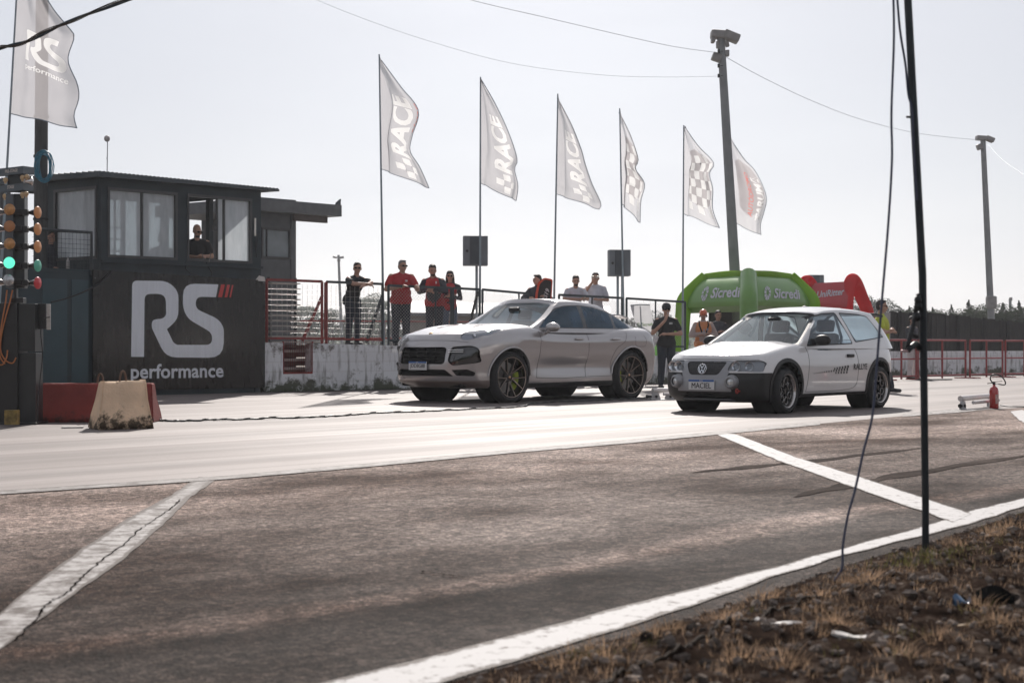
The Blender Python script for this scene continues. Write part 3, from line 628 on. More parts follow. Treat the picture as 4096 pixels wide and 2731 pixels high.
kx = (L1[0]-L0[0])/(x1-x0); ky = (hx[1][1]-hx[0][1])/y1
o = mapped("lettering", bm, (lambda x, y: signfn(.006)(L0[0]+(x-x0)*kx, L0[1]+y*ky)), m_silver, sign); o.location = -Vector(sign.location)
bt = MB()
for px, py in ((380, 1112), (1052, 1130), (380, 1500), (1052, 1540)): p = so_(px, py); bt = MB(); bt.cyl(p, p+NF*.012, .012, n=8); spart("bolt", bt, m_alu)
# ---- balcony railing in front of the side window
m_rail_d = M("dark_rail_paint", (.020, .028, .032), rough=.45, var=.15)
br = empty("balcony_railing", C0, 0, "black tube railing with wire mesh on the balcony left of the control cabin", "railing")
ra = onl(366, 930, C0-U*.02, U); rb = onl(130, 920, C0, U); rb.z = ra.z-.0
mbx = MB(); mbx.tube([rb+Vector((0, 0, .0)), ra, Vector((ra.x, ra.y, 2.1))], .03, 8); o = mbx.build("top_rail", m_rail_d, br); o.location = -C0
mbx = MB(); a = rb+U*.0; 
L = (ra-rb).length
for k in range(int(L/.07)): p = rb+(ra-rb)*((k+.5)*.07/L); mbx.cyl((p.x, p.y, 2.1), (p.x, p.y, p.z), .003, n=4, cap=False)
for k in range(8): z = 2.15+k*.08; mbx.cyl((rb.x, rb.y, z), (ra.x, ra.y, z), .003, n=4, cap=False)
o = mbx.build("wire_mesh", m_rail_d, br); o.location = -C0
# ---- annex behind the cabin
ax = empty("annex_building", at(1100, 1400, 33.5), 0, "taller grey annex behind the control cabin with flat overhanging roof", "building")
AX = at(1020, 1400, 33.2); AX.z = 0
Ua = U; a0 = AX; ta = lt(1184, AX, U); a1 = AX+U*ta
def axp(name, mb, mat, par=None):
    o = mb.build(name, mat, par or ax)
    if not par: o.location = -Vector(ax.location)
    return o
za = lambda py, Y: CH-(py-HZ)/F*Y
zA = za(850, 34.3); w0, w1 = lt(1046, AX, U), lt(1165, AX, U); zw0, zw1 = za(1040, 34), za(918, 34)
mb = MB()
def awall(mb, t0, t1, z0, z1, th=.15, out=0): mb.wall(AX+U*t0+NF*out, AX+U*t1+NF*out, z0, z1, th)
awall(mb, -.3, ta, 0, zw0); awall(mb, -.3, ta, zw1, zA+.25); awall(mb, -.3, w0, zw0, zw1); awall(mb, w1, ta, zw0, zw1)
mb.wall(a1, a1+V*3, 0, zA+.25, .15); axp("wall", mb, M("annex_wall", (.075, .08, .085), rough=.7, var=.15, bump=.1))
mb = MB(); e = AX-U*.3+NF*.3; e1 = AX+U*lt(1335, AX, U)+NF*.3; e1.z = e.z = 0
t1 = za(848, e1.y); t0 = t1
q = [e, e1, e1+V*3.2, e+V*3.2]; zl, zh = za(870, e1.y), za(838, e1.y)
mb.add([Vector((p.x, p.y, zl+.02)) for p in q]+[Vector((p.x, p.y, zh+.10)) for p in q], [(0, 1, 2, 3), (4, 7, 6, 5), (0, 4, 5, 1), (1, 5, 6, 2), (2, 6, 7, 3), (3, 7, 4, 0)])
ar = axp("roof", mb, M("annex_roof", (.10, .105, .11), rough=.6, var=.15))
mb = MB(); p = AX+U*lt(1300, AX, U)+NF*.1; mb.wall(AX+U*ta*.9+NF*.1, p, za(892, p.y)+.0, zl+.02, .1); mb.build("soffit_beam", M("annex_beam", (.09, .075, .07), rough=.6, var=.1), ar).location = -Vector((0, 0, 0))
mb = MB(); tip = e1-U*.15; mb.add([tip+Vector((0, 0, zh+.1)), tip+U*.12+Vector((0, 0, zh+.1)), tip+U*.13+Vector((0, 0, zh+.24)), tip+U*.02+Vector((0, 0, zh+.15)), tip+V*.05+Vector((0, 0, zh+.1)), tip+U*.12+V*.05+Vector((0, 0, zh+.1)), tip+U*.13+V*.05+Vector((0, 0, zh+.24)), tip+U*.02+V*.05+Vector((0, 0, zh+.15))], [(0, 1, 2, 3), (4, 7, 6, 5), (0, 4, 5, 1), (1, 5, 6, 2), (2, 6, 7, 3), (3, 7, 4, 0)])
mb.build("gutter_end", m_bldroof, ar)
mb = MB()
for t0_, t1_, z0_, z1_ in ((w0, w1, zw0, zw0+.05), (w0, w1, zw1-.05, zw1), (w1-.06, w1, zw0+.05, zw1-.05), (w0, w0+.04, zw0+.05, zw1-.05), (lt(1066, AX, U), lt(1068, AX, U), zw0+.05, zw1-.05)): awall(mb, t0_, t1_, z0_, z1_, .06, .02)
wn = axp("window", mb, m_alu)
mb = MB(); awall(mb, w0+.04, w1-.06, zw0+.051, zw1-.051, .006, -.02); mb.build("pane", M("grey_blind_glass", (.16, .18, .19), rough=.12, var=.25, scale=2), wn)
# ---- lower clutter between annex and wall: signs on the annex wall
# ---- antenna with ball
an = empty("mast_with_ball", (0, 0, 0), 0, "thin grey mast with a small white ball above the control cabin roof", "antenna"); q = at(428, 697, 27.6); an.location = q
mb = MB(); mb.cyl((0, 0, -.1), (.01, 0, (697-565)/F*27.6), .009, n=6); mb.cyl((0, 0, .28), (0, 0, .30), .016, n=8); mb.build("pole", M("galvanised", (.35, .36, .37), rough=.4, metal=.6), an)
mb = MB(); mb.ell((.0, 0, (697-555)/F*27.6), (.055, .055, .06)); mb.build("ball", M("dirty_white", (.42, .38, .37), rough=.6, var=.2, scale=30), an)
# ---------------------------------------------------------------- retaining wall, platform, railings
W0 = Vector((-4.70, 28.52, 0)); W1 = Vector((3.45, 35.3, 0)); W2 = Vector((11.4, 44.1, 0)); W3 = Vector((16.2, 46.8, 0)); W4 = Vector((22, 51, 0))
m_white = D.materials.new("peeling_whitewash"); m_white.use_nodes = True
def _w():
    n = m_white.node_tree; b = n.nodes['Principled BSDF']; L = n.links; tc = n.nodes.new("ShaderNodeTexCoord")
    br = n.nodes.new("ShaderNodeTexBrick"); br.inputs['Scale'].default_value = 1; br.inputs['Brick Width'].default_value = .42; br.inputs['Row Height'].default_value = .19; br.inputs['Mortar Size'].default_value = .012
    br.inputs['Color1'].default_value = (.72, .72, .73, 1); br.inputs['Color2'].default_value = (.68, .67, .68, 1); br.inputs['Mortar'].default_value = (.65, .64, .64, 1)
    mp = n.nodes.new("ShaderNodeMapping"); mp.inputs['Rotation'].default_value = (R(90), 0, 0); L.new(tc.outputs['Object'], mp.inputs[0]); L.new(mp.outputs[0], br.inputs['Vector'])
    a = n.nodes.new("ShaderNodeTexNoise"); a.inputs['Scale'].default_value = 3.2; a.inputs['Detail'].default_value = 12; a.inputs['Roughness'].default_value = .72; L.new(tc.outputs['Object'], a.inputs['Vector'])
    ms = n.nodes.new("ShaderNodeMapping"); ms.inputs['Scale'].default_value = (7, 7, 1.2); L.new(tc.outputs['Object'], ms.inputs[0])
    s = n.nodes.new("ShaderNodeTexNoise"); s.inputs['Scale'].default_value = 1.4; s.inputs['Detail'].default_value = 8; L.new(ms.outputs[0], s.inputs['Vector'])
    sep = n.nodes.new("ShaderNodeSeparateXYZ"); L.new(tc.outputs['Object'], sep.inputs[0])
    # dirt: more near the foot and near the top, broken up by noise
    fo = n.nodes.new("ShaderNodeMapRange"); fo.inputs[1].default_value = .05; fo.inputs[2].default_value = .36; fo.inputs[3].default_value = .20; fo.inputs[4].default_value = 0; L.new(sep.outputs[2], fo.inputs[0])
    tp = n.nodes.new("ShaderNodeMapRange"); tp.inputs[1].default_value = .62; tp.inputs[2].default_value = .95; tp.inputs[3].default_value = 0; tp.inputs[4].default_value = .10; L.new(sep.outputs[2], tp.inputs[0])
    a1 = n.nodes.new("ShaderNodeMath"); a1.operation = 'ADD'; L.new(fo.outputs[0], a1.inputs[0]); L.new(tp.outputs[0], a1.inputs[1])
    a2 = n.nodes.new("ShaderNodeMath"); a2.operation = 'ADD'; L.new(a1.outputs[0], a2.inputs[0]); L.new(a.outputs[0], a2.inputs[1])
    r = n.nodes.new("ShaderNodeMapRange"); r.inputs[1].default_value = .57; r.inputs[2].default_value = .68; L.new(a2.outputs[0], r.inputs[0])
    r2 = n.nodes.new("ShaderNodeMapRange"); r2.inputs[1].default_value = .52; r2.inputs[2].default_value = .68; r2.inputs[4].default_value = .65; L.new(s.outputs[0], r2.inputs[0])
    mxx = n.nodes.new("ShaderNodeMath"); mxx.operation = 'MAXIMUM'; L.new(r.outputs[0], mxx.inputs[0]); L.new(r2.outputs[0], mxx.inputs[1])
    dc = n.nodes.new("ShaderNodeMix"); dc.data_type = 'RGBA'; dc.inputs[6].default_value = (.07, .075, .05, 1); dc.inputs[7].default_value = (.12, .10, .085, 1)
    zc = n.nodes.new("ShaderNodeMapRange"); zc.inputs[1].default_value = .1; zc.inputs[2].default_value = .45; L.new(sep.outputs[2], zc.inputs[0]); L.new(zc.outputs[0], dc.inputs[0])
    mx = n.nodes.new("ShaderNodeMix"); mx.data_type = 'RGBA'; L.new(mxx.outputs[0], mx.inputs[0]); L.new(br.outputs[0], mx.inputs[6]); L.new(dc.outputs[2], mx.inputs[7])
    L.new(mx.outputs[2], b.inputs['Base Color']); b.inputs['Roughness'].default_value = .85
    bp = n.nodes.new("ShaderNodeBump"); bp.inputs['Strength'].default_value = .6; bp.inputs['Distance'].default_value = .02
    ad = n.nodes.new("ShaderNodeMath"); ad.operation = 'SUBTRACT'; L.new(br.outputs['Fac'], ad.inputs[1]); L.new(a.outputs[0], ad.inputs[0]); L.new(ad.outputs[0], bp.inputs['Height']); L.new(bp.outputs[0], b.inputs['Normal'])
_w()
m_conc = M("platform_concrete", (.36, .34, .32), rough=.8, var=.25, scale=4, bump=.3)
def seg_wall(name, P, Q, z1, th, mat, holes=(), label=None, zt=None):
    # object frame: X along the wall, so bricks follow it
    d = (Q-P); L_ = d.length; ang = math.atan2(d.y, d.x); mb = MB()
    zt = zt or (z1, z1)
    zf = lambda x: zt[0]+(zt[1]-zt[0])*x/L_
    xs = [0]+[h for hh in holes for h in hh[:2]]+[L_]
    def bx(x0, x1, z0, za_, zb_):
        mb.add([(x0, 0, z0), (x1, 0, z0), (x1, 0, zb_), (x0, 0, za_), (x0, th, z0), (x1, th, z0), (x1, th, zb_), (x0, th, za_)], [(0, 1, 2, 3), (4, 7, 6, 5), (0, 4, 5, 1), (3, 2, 6, 7), (0, 3, 7, 4), (1, 5, 6, 2)])
    for i in range(0, len(xs)-1):
        h = holes[i//2] if i % 2 == 1 else None
        if h: bx(xs[i], xs[i+1], 0, h[2], h[2])
        else: bx(xs[i], xs[i+1], 0, zf(xs[i]), zf(xs[i+1]))
    o = mb.build(name, mat); o.location = P; o.rotation_euler = (0, 0, ang); return o
d01 = (W1-W0).normalized(); hx0, hx1 = lt(1132, W0, d01), lt(1252, W0, d01)
ZT = lambda p: .95-(.20)*min(1, max(0, (p-W0).length/10.6))
wl = seg_wall("retaining_wall", W0, W1, .95, .28, m_white, [(hx0, hx1, .34)], zt=(.95, .75)); tag(wl, "low whitewashed block wall with peeling paint running behind the grey car", "wall")
wl2 = seg_wall("retaining_wall", W1, W2, .75, .28, m_white, zt=(.75, .74)); tag(wl2, "low whitewashed wall continuing behind the white hatchback", "wall")
wl3 = seg_wall("retaining_wall", W2, W3, .75, .28, m_white, zt=(.74, .74)); tag(wl3, "stained white wall at the foot of the dark board fence at the far right", "wall")
wl4 = seg_wall("retaining_wall", W3, W4, .75, .28, m_white, zt=(.74, .74)); tag(wl4, "end of the stained white wall at the right frame edge", "wall")
# platform deck behind the wall
nb = Vector((-d01.y, d01.x, 0)); mb = MB()
q = [W0+nb*.29, W1+nb*.29, W1+nb*12, W0+nb*12]
mb.add([Vector((q[0].x, q[0].y, .92)), Vector((q[1].x, q[1].y, .72)), Vector((q[2].x, q[2].y, .70)), Vector((q[3].x, q[3].y, .9))], [(0, 1, 2, 3)])
o = mb.build("platform_deck", m_conc); o['kind'] = 'structure'
q = [W0+nb*-.03, W1+nb*-.03, W1+nb*.4, W0+nb*.4]; 
# weeds along the foot of the wall
m_weed = clothm("weeds", (.05, .075, .025), transl=.35, var=.4, scale=5); rnd = random.Random(11); mb = MB()
for _ in range(1500):
    t = rnd.random()*10.3; p = W0+d01*t-nb*abs(rnd.gauss(0, .07)); dens = pnoise(Vector((t*1.1, 0, 3)))
    if dens < .05: continue
    h = rnd.uniform(.015, .06)*(1+max(0, dens)); blade(mb, p.x, p.y, 0, h, rnd.random()*6.3, rnd.uniform(.2, 1), .004)
tag(mb.build("weeds", m_weed), kind='stuff')
mb = MB(); mb.add([(p.x, p.y, .012) for p in (W0-nb*.26, W0+nb*.02, W1+nb*.02, W1-nb*.3)], [(0, 1, 2, 3)]); o = mb.build("wall_foot_soil", M("foot_soil", (.035, .035, .028), rough=.95, var=.5, scale=4)); o['kind'] = 'structure'
# the barred opening in the wall
m_red = M("red_rail_paint", (.20, .022, .018), rough=.5, var=.3, scale=7)
m_wire = M("zinc_wire", (.42, .40, .38), rough=.45, metal=.5, var=.1)
def wp(px, off=0.0, py=None): t = lt(px, W0+nb*off, d01); p = W0+nb*off+d01*t; return p if py is None else at(px, py, p.y)
gt = empty("wall_grating", W0, 0, "small red barred grating in the whitewashed wall left of the grey car", "grating")
def gpart(root, name, mb, mat, parent=None):
    o = mb.build(name, mat, parent or root)
    if parent is None: o.location = -Vector(root.location)
    return o
mb = MB(); a, b = wp(1133, .03), wp(1250, .03)
for z in (.36,): mb.bar((a.x, a.y, z), (b.x, b.y, z), .035)
for p in (a, b): mb.bar((p.x, p.y, .36), (p.x, p.y, .97), .035)
gpart(gt, "frame", mb, m_red)
mb = MB()
for k in range(1, 16): p = a.lerp(b, k/16); mb.cyl((p.x, p.y, .36), (p.x, p.y, .98), .0045, n=5, cap=False)
gpart(gt, "bars", mb, m_red)
# steps seen through it and the slatted stair behind the red mesh
m_step = M("step_concrete", (.42, .38, .35), rough=.7, var=.2, scale=5)
m_stepd = M("step_brown", (.16, .11, .09), rough=.8, var=.4, scale=4)
st = empty("stairs_below", W0+nb*.5, 0, "concrete steps seen through the small red wall grating", "stairs")
mb = MB()
for k in range(5):
    z = .10+k*.17; a2 = wp(1100, .45+k*.0); b2 = wp(1262-k*8, .5+k*.05); mb.bar((a2.x, a2.y, z), (b2.x, b2.y, z), .3, .05)
gpart(st, "tread", mb, m_step)
mb = MB()
for k in range(5): z = .03+k*.17; a2 = wp(1100, .72); b2 = wp(1262, .72); mb.bar((a2.x, a2.y, z), (b2.x, b2.y, z), .03, .10)
gpart(st, "riser", mb, m_stepd)
sr = empty("slatted_stair", W0+nb*.9, 0, "open stair of pale slats behind the red mesh railing beside the sign", "stairs")
for k in range(12):
    py = 1134+21.2*k; r_ = 1186 if k < 8 else (1186+ (k-7)*30); a2 = wp(1071, .9); b2 = wp(min(r_, 1290), .9); Yc = (a2.y+b2.y)/2
    mb = MB(); z = CH-(py-HZ)/F*Yc; mb.bar((a2.x, a2.y, z), (b2.x, b2.y, z), .30, .022); gpart(sr, "slat", mb, m_step)
mb = MB()
for px in (1075, 1182): p = wp(px, 1.08); mb.bar((p.x, p.y, .9), (p.x, p.y, 2.25), .05)
gpart(sr, "stringer", mb, m_bld)
# railing panels: (left px, left top py, right px, right top py, bottom z over wall, colours)
def railing(px0, y0, px1, y1, mat, mesh, label, zlow=.12, mids=(), posts=.05, off=.10, legs=True):
    p0 = wp(px0, off, y0); p1 = wp(px1, off, y1); r = empty("railing_panel", (p0.x, p0.y, 0), 0, label, "railing", "mesh railing panels on the retaining wall")
    def lo(p): return Vector((p.x, p.y, ZT(p)+zlow))
    mb = MB(); mb.bar(p0, p1, posts*.8, posts); gpart(r, "top_rail", mb, mat)
    mb = MB(); mb.bar(lo(p0), lo(p1), posts*.8, posts*.8); gpart(r, "bottom_rail", mb, mat)
    for k, p in enumerate((p0, p1)):
        mb = MB(); q = Vector((p.x, p.y, ZT(p)-.02)); mb.bar(q, p-Vector((0, 0, .001)), posts, posts); gpart(r, "post", mb, mat)
    for m_ in mids:
        a = wp(m_, off); t = (a-Vector((p0.x, p0.y, 0))).length/((p1-p0).length); top = p0.lerp(p1, t); mb = MB(); mb.bar(lo(top), top-Vector((0, 0, .02)), posts*.7); gpart(r, "upright", mb, mat)
    mb = MB(); Lh = (Vector((p1.x, p1.y, 0))-Vector((p0.x, p0.y, 0))).length; l0, l1 = lo(p0), lo(p1)
    P = lambda u, v: (l0+(l1-l0)*u)*(1-v)+(p0.lerp(p1, u)-Vector((0, 0, .07)))*v
    H = p0.z-l0.z
    if mesh == 'welded':
        n = int(Lh/.105); rw = random.Random(int(px0))
        for k in range(1, n):
            u = k/n; pts = [P(u+rw.uniform(-.004, .004), v)+Vector((0, rw.uniform(-.01, .01), 0)) for v in (0, .25, .5, .75, 1)]; mb.tube(pts, .0028, 4, cap=False)
        for k in range(1, 10):
            pts = [P(u, k/10+rw.uniform(-.006, .006)) for u in np.linspace(0, 1, 8)]; mb.tube(pts, .0022, 4, cap=False)
    else:
        c = .075; n = int((Lh+H)/c)
        for k in range(n):
            s0 = k*c
            for sg in (0, 1):
                u0, v0, u1, v1 = s0-H, 1., s0, 0.
                if u0 < 0: v0 = 1+u0/H; u0 = 0
                if u1 > Lh: v1 = (u1-Lh)/H; u1 = Lh
                if u0 >= u1: continue
                if sg: v0, v1 = 1-v0, 1-v1
                mb.cyl(P(u0/Lh, v0), P(u1/Lh, v1), .0022, n=3, cap=False, smooth=False)
        for k in range(int(Lh/.22)): q = P((k+.5)*.22/Lh, 1); mb.cyl(q, q+Vector((0, 0, .06)), .003, n=4, cap=False)
    gpart(r, "wire_mesh", mb, m_wire)
    return r
m_green = M("dark_green_rail", (.030, .042, .048), rough=.45, var=.2)
railing(1067, 1118, 1288, 1126, m_red, 'welded', "red framed mesh railing panel next to the black sign", mids=(1300,))
r2_ = railing(1306, 1127, 1530, 1136, m_red, 'welded', "dark and red mesh railing panel the man in black leans on")
for c_ in [c for c in r2_.children if c.name.startswith("top_rail")]+[c for c in r2_.children if c.name.startswith("post")][1:]: c_.data.materials[0] = m_rail_d
railing(1554, 1142, 1805, 1152, m_green, 'chain', "dark green chain link railing panel in front of the men in red", mids=(1742,))
railing(1812, 1152, 1918, 1158, m_green, 'chain', "short dark chain link railing panel above the front of the grey car")
railing(1930, 1158, 2112, 1174, m_green, 'chain', "chain link railing panel above the windshield of the grey car", mids=(2076,))
railing(2236, 1179, 2488, 1192, m_green, 'chain', "chain link railing panel where two men in white shirts lean", mids=(2368,))
railing(2506, 1193, 2740, 1208, m_green, 'chain', "chain link railing panel behind the white standing banner", mids=(2622,))
def strut(a, b, mat, lab, w=.045):
    a, b = Vector(a), Vector(b); o = MB().bar((0, 0, 0), b-a, w, w).build("diagonal_brace", mat); o.location = a; tag(o, lab, "brace")
strut(wp(1210, .2, 1362), wp(1290, .6, 1180), m_red, "slanted red steel brace behind the first mesh railing panel")
strut(wp(1465, .2, 1370), wp(1530, .6, 1180), m_rail_d, "slanted black steel brace beside the man in black")
strut(wp(1880, .5, 1290), wp(1912, .2, 1165), m_rail_d, "slanted dark brace above the bonnet of the grey car")
# ragged lamp cover at the corner
o = MB().add([wp(1020, -.1, 1122), wp(1062, -.1, 1126), wp(1058, -.1, 1108), wp(1036, -.1, 1102), wp(1020, .3, 1122), wp(1062, .3, 1126), wp(1058, .3, 1108), wp(1036, .3, 1102)], [(0, 1, 2, 3), (4, 7, 6, 5), (0, 4, 5, 1), (3, 2, 6, 7), (0, 3, 7, 4), (1, 5, 6, 2)]).build("floodlight", M("pale_metal", (.5, .47, .44), rough=.4, metal=.4)); tag(o, "small pale floodlight on the top right corner of the black sign", "lamp")
# far red rail line on the platform and grey shed behind
def simple_rail(pts, zs, h, mat, lab, every=1.6, grp=None, r=.022, rails=(1.0, .5)):
    root = empty("handrail", pts[0], 0, lab, "railing", grp)
    for f in rails:
        mb = MB(); mb.tube([Vector((p.x, p.y, z+h*f)) for p, z in zip(pts, zs)], r, 6); gpart(root, "rail", mb, mat)
    L_ = 0
    for i in range(len(pts)-1):
        d = pts[i+1]-pts[i]; n = max(1, int(d.length/every))
        for k in range(n+1):
            p = pts[i]+d*k/n; z = zs[i]+(zs[i+1]-zs[i])*k/n; mb = MB(); mb.cyl((p.x, p.y, z), (p.x, p.y, z+h), r*1.2, n=6); gpart(root, "post", mb, mat)
    return root
pa, pb_ = at(1070, 1300, 38), at(1980, 1287, 40); simple_rail([Vector((pa.x, 38, 0)), Vector((pb_.x, 40, 0))], [.65, .65], at(0, 1282, 38).z-.65, m_red, "red handrail at the back of the spectator platform", 1.4)
shed = empty("grey_shed", at(1900, 1350, 70), 0, "pale grey shed with shallow roof behind the people in red", "building")
Ys = 70; mb = MB(); L = [at(1640, 1345, Ys), at(2420, 1345, Ys), at(2420, 1272, Ys), at(1640, 1262, Ys)]
mb.add(L+[p+Vector((0, 8, 0)) for p in L], [(0, 1, 2, 3), (4, 7, 6, 5), (0, 4, 5, 1), (3, 2, 6, 7), (0, 3, 7, 4), (1, 5, 6, 2)]); gpart(shed, "wall", mb, M("shed_wall", (.24, .21, .19), var=.2, scale=1))
mb = MB(); L = [at(1630, 1262, Ys-.5), at(2440, 1272, Ys-.5), at(2440, 1238, Ys+8), at(1640, 1215, Ys+8)]
mb.add(L+[p+Vector((0, 0, .15)) for p in L], [(0, 1, 2, 3), (4, 7, 6, 5), (0, 4, 5, 1), (3, 2, 6, 7), (0, 3, 7, 4), (1, 5, 6, 2)]); gpart(shed, "roof", mb, M("shed_roof", (.16, .155, .16), rough=.5, var=.1, scale=.5))
# ---------------------------------------------------------------- car toolkit
# car frame: x forward from the front axle, y to the car's left, z up
class Shell:
    """grid skin made from three faces of a mapped box; panels are cut out of it along drawn outlines"""
    def __init__(s, fmap, nu, nv, nw, bottom=False):
        s.bm = bmesh.new(); cache = {}
        def vert(i, j, k):
            key = (i, j, k)
            if key not in cache: cache[key] = s.bm.verts.new(fmap(-1+2*i/nu, -1+2*j/nv, k/nw))
            return cache[key]
        def face(*q):
            try: s.bm.faces.new([vert(*p) for p in q])
            except ValueError: pass
        for i in range(nu):
            for k in range(nw):
                face((i, 0, k), (i+1, 0, k), (i+1, 0, k+1), (i, 0, k+1)); face((i, nv, k), (i, nv, k+1), (i+1, nv, k+1), (i+1, nv, k))
            for j in range(nv):
                face((i, j, nw), (i+1, j, nw), (i+1, j+1, nw), (i, j+1, nw))
        for j in range(nv):
            for k in range(nw):
                face((nu, j, k), (nu, j+1, k), (nu, j+1, k+1), (nu, j, k+1)); face((0, j, k), (0, j, k+1), (0, j+1, k+1), (0, j+1, k))
        s.bm.normal_update(); s.tree()
    def tree(s):
        s.bm.faces.ensure_lookup_table(); s.bvh = BVHTree.FromBMesh(s.bm, epsilon=0)
    def cut(s, poly, axis, sel):
        """poly in (x,z) for axis 'y', (y,z) for axis 'x', (x,y) for axis 'z'. returns the faces inside"""
        A = {'y': (0, 2, 1), 'x': (1, 2, 0), 'z': (0, 1, 2)}[axis]; n = len(poly)
        xs = [p[0] for p in poly]; ys = [p[1] for p in poly]; bb = (min(xs)-.01, max(xs)+.01, min(ys)-.01, max(ys)+.01)
        area = sum(poly[i][0]*poly[(i+1) % n][1]-poly[(i+1) % n][0]*poly[i][1] for i in range(n))
        for i in range(n):
            a = poly[i]; b = poly[(i+1) % n]; dx, dy = b[0]-a[0], b[1]-a[1]; l = math.hypot(dx, dy)
            if l < 1e-5: continue
            no = [0, 0, 0]; no[A[0]] = dy/l; no[A[1]] = -dx/l; co = [0, 0, 0]; co[A[0]] = a[0]; co[A[1]] = a[1]
            lo = (min(a[0], b[0])-.06, max(a[0], b[0])+.06, min(a[1], b[1])-.06, max(a[1], b[1])+.06)
            fs = []
            for f in s.bm.faces:
                c = f.calc_center_median()
                if lo[0] < c[A[0]] < lo[1] and lo[2] < c[A[1]] < lo[3] and sel(c, f.normal): fs.append(f)
            if not fs: continue
            es = {e for f in fs for e in f.edges}; vs = {v for f in fs for v in f.verts}
            bmesh.ops.bisect_plane(s.bm, geom=list(vs)+list(es)+fs, plane_co=co, plane_no=no, dist=1e-5)
        s.bm.normal_update(); out = []
        for f in s.bm.faces:
            c = f.calc_center_median(); x, y = c[A[0]], c[A[1]]
            if not (bb[0] < x < bb[1] and bb[2] < y < bb[3]) or not sel(c, f.normal): continue
            ins = False
            for i in range(n):
                x1, y1 = poly[i]; x2, y2 = poly[(i+1) % n]
                if (y1 > y) != (y2 > y) and x < (x2-x1)*(y-y1)/(y2-y1)+x1: ins = not ins
            if ins: out.append(f)
        return out
    def lamp(s, faces, name, mat, parent, depth=.018, bowl=None):
        vs = []; ix = {}; fs = []
        for f in faces:
            q = []
            for v in f.verts:
                if v not in ix: ix[v] = len(vs); vs.append(v.co-v.normal*depth)
                q.append(ix[v])
            fs.append(q)
        h = s.take(faces, name, mat, parent); me = D.meshes.new("lamp_bowl"); me.from_pydata(vs, [], fs)
        me.materials.append(bowl or m_bowl); o = D.objects.new("lamp_bowl", me); COL.objects.link(o); o.parent = h; return h
    def take(s, faces, name, mat, parent, push=0.0, grow=0.0):
        """lift faces out as a part"""
        vs = []; ix = {}; fs = []; no = {}
        for f in faces:
            q = []
            for v in f.verts:
                if v not in ix: ix[v] = len(vs); vs.append(v.co.copy()+v.normal*push)
                q.append(ix[v])
            fs.append(q)
        mb = MB(); mb.add(vs, fs, True); me = D.meshes.new(name); me.from_pydata(mb.v, [], mb.f); me.polygons.foreach_set('use_smooth', mb.sm)
        if mat: me.materials.append(mat)
        o = D.objects.new(name, me); COL.objects.link(o); o.parent = parent
        bmesh.ops.delete(s.bm, geom=faces, context='FACES'); return o
    def drop(s, faces): bmesh.ops.delete(s.bm, geom=faces, context='FACES')
    def finish(s, name, mat, parent):
        me = D.meshes.new(name); s.bm.to_mesh(me); me.materials.append(mat)
        me.polygons.foreach_set('use_smooth', [True]*len(me.polygons)); o = D.objects.new(name, me); COL.objects.link(o); o.parent = parent; return o
    def side(s, x, z, sg=1, off=0.0):
        h = s.bvh.ray_cast(Vector((x, 3*sg, z)), Vector((0, -sg, 0)))
        if h[0] is None: return None
        n = h[1] if h[1].y*sg > 0 else -h[1]; return h[0]+n*off
    def front(s, y, z, off=0.0):
        h = s.bvh.ray_cast(Vector((4, y, z)), Vector((-1, 0, 0)))
        if h[0] is None: return None
        n = h[1] if h[1].x > 0 else -h[1]; return h[0]+n*off
    def top(s, x, y, off=0.0):
        h = s.bvh.ray_cast(Vector((x, y, 4)), Vector((0, 0, -1)))
        if h[0] is None: return None
        n = h[1] if h[1].z > 0 else -h[1]; return h[0]+n*off
def line_on(fn, pts, w, name, mat, parent, k=6, closed=False):
    """a flat-ish thin bead laid along points on the skin"""
    P = []
    q = catmull([(a, b, 0) for a, b in pts], k, closed) if k > 1 else [Vector((a, b, 0)) for a, b in pts]
    for p in q:
        r = fn(p.x, p.y)
        if r is not None: P.append(r)
    if len(P) < 2: return None
    mb = MB(); mb.tube(P, w, 4, closed=closed); return mb.build(name, mat, parent)
def proj_text(fn, txt, x0, z0, wdt, hgt, mat, parent, name="lettering", flip=False, shear=0, bold=.01, slope=0, mx=.08):
    bm = text_bm(txt, 1, shear=shear, bold=bold); a, b, c, d = bm_size(bm); ks = wdt/(b-a); kz = hgt/(d-c)
    refine(bm, mx/ks if mx else 9); bm.verts.index_update(); vs = []
    for v in bm.verts:
        X = (v.co.x-a)*ks; Z = (v.co.y-c)*kz+slope*X; p = fn(x0-X if flip else x0+X, z0+Z); vs.append(p if p is not None else Vector((x0, 0, z0)))
    mb = MB(); mb.add(vs, [[v.index for v in f.verts] for f in bm.faces]); bm.free(); return mb.build(name, mat, parent)
def circ(cx, cz, r, n=36, a0=0, a1=360): return [(cx+r*math.cos(R(a0+(a1-a0)*k/n)), cz+r*math.sin(R(a0+(a1-a0)*k/n))) for k in range(n)]
m_tyre = M("tyre_rubber", (.018, .018, .019), rough=.75, var=.15, scale=30)
m_black = M("black_trim", (.009, .009, .010), rough=.5, var=.1, scale=20, bump=.05)
m_gloss = M("gloss_black", (.008, .008, .009), rough=.12, var=0, coat=.6)
m_void = M("dark_recess", (.006, .006, .006), rough=.9, var=0, spec=.1)
m_chrome = M("chrome", (.75, .76, .78), rough=.12, metal=1, var=0)
m_seam = M("panel_gap", (.03, .028, .028), rough=.9, var=0)
m_disc = M("brake_disc", (.30, .29, .28), rough=.35, metal=.9, var=.1)
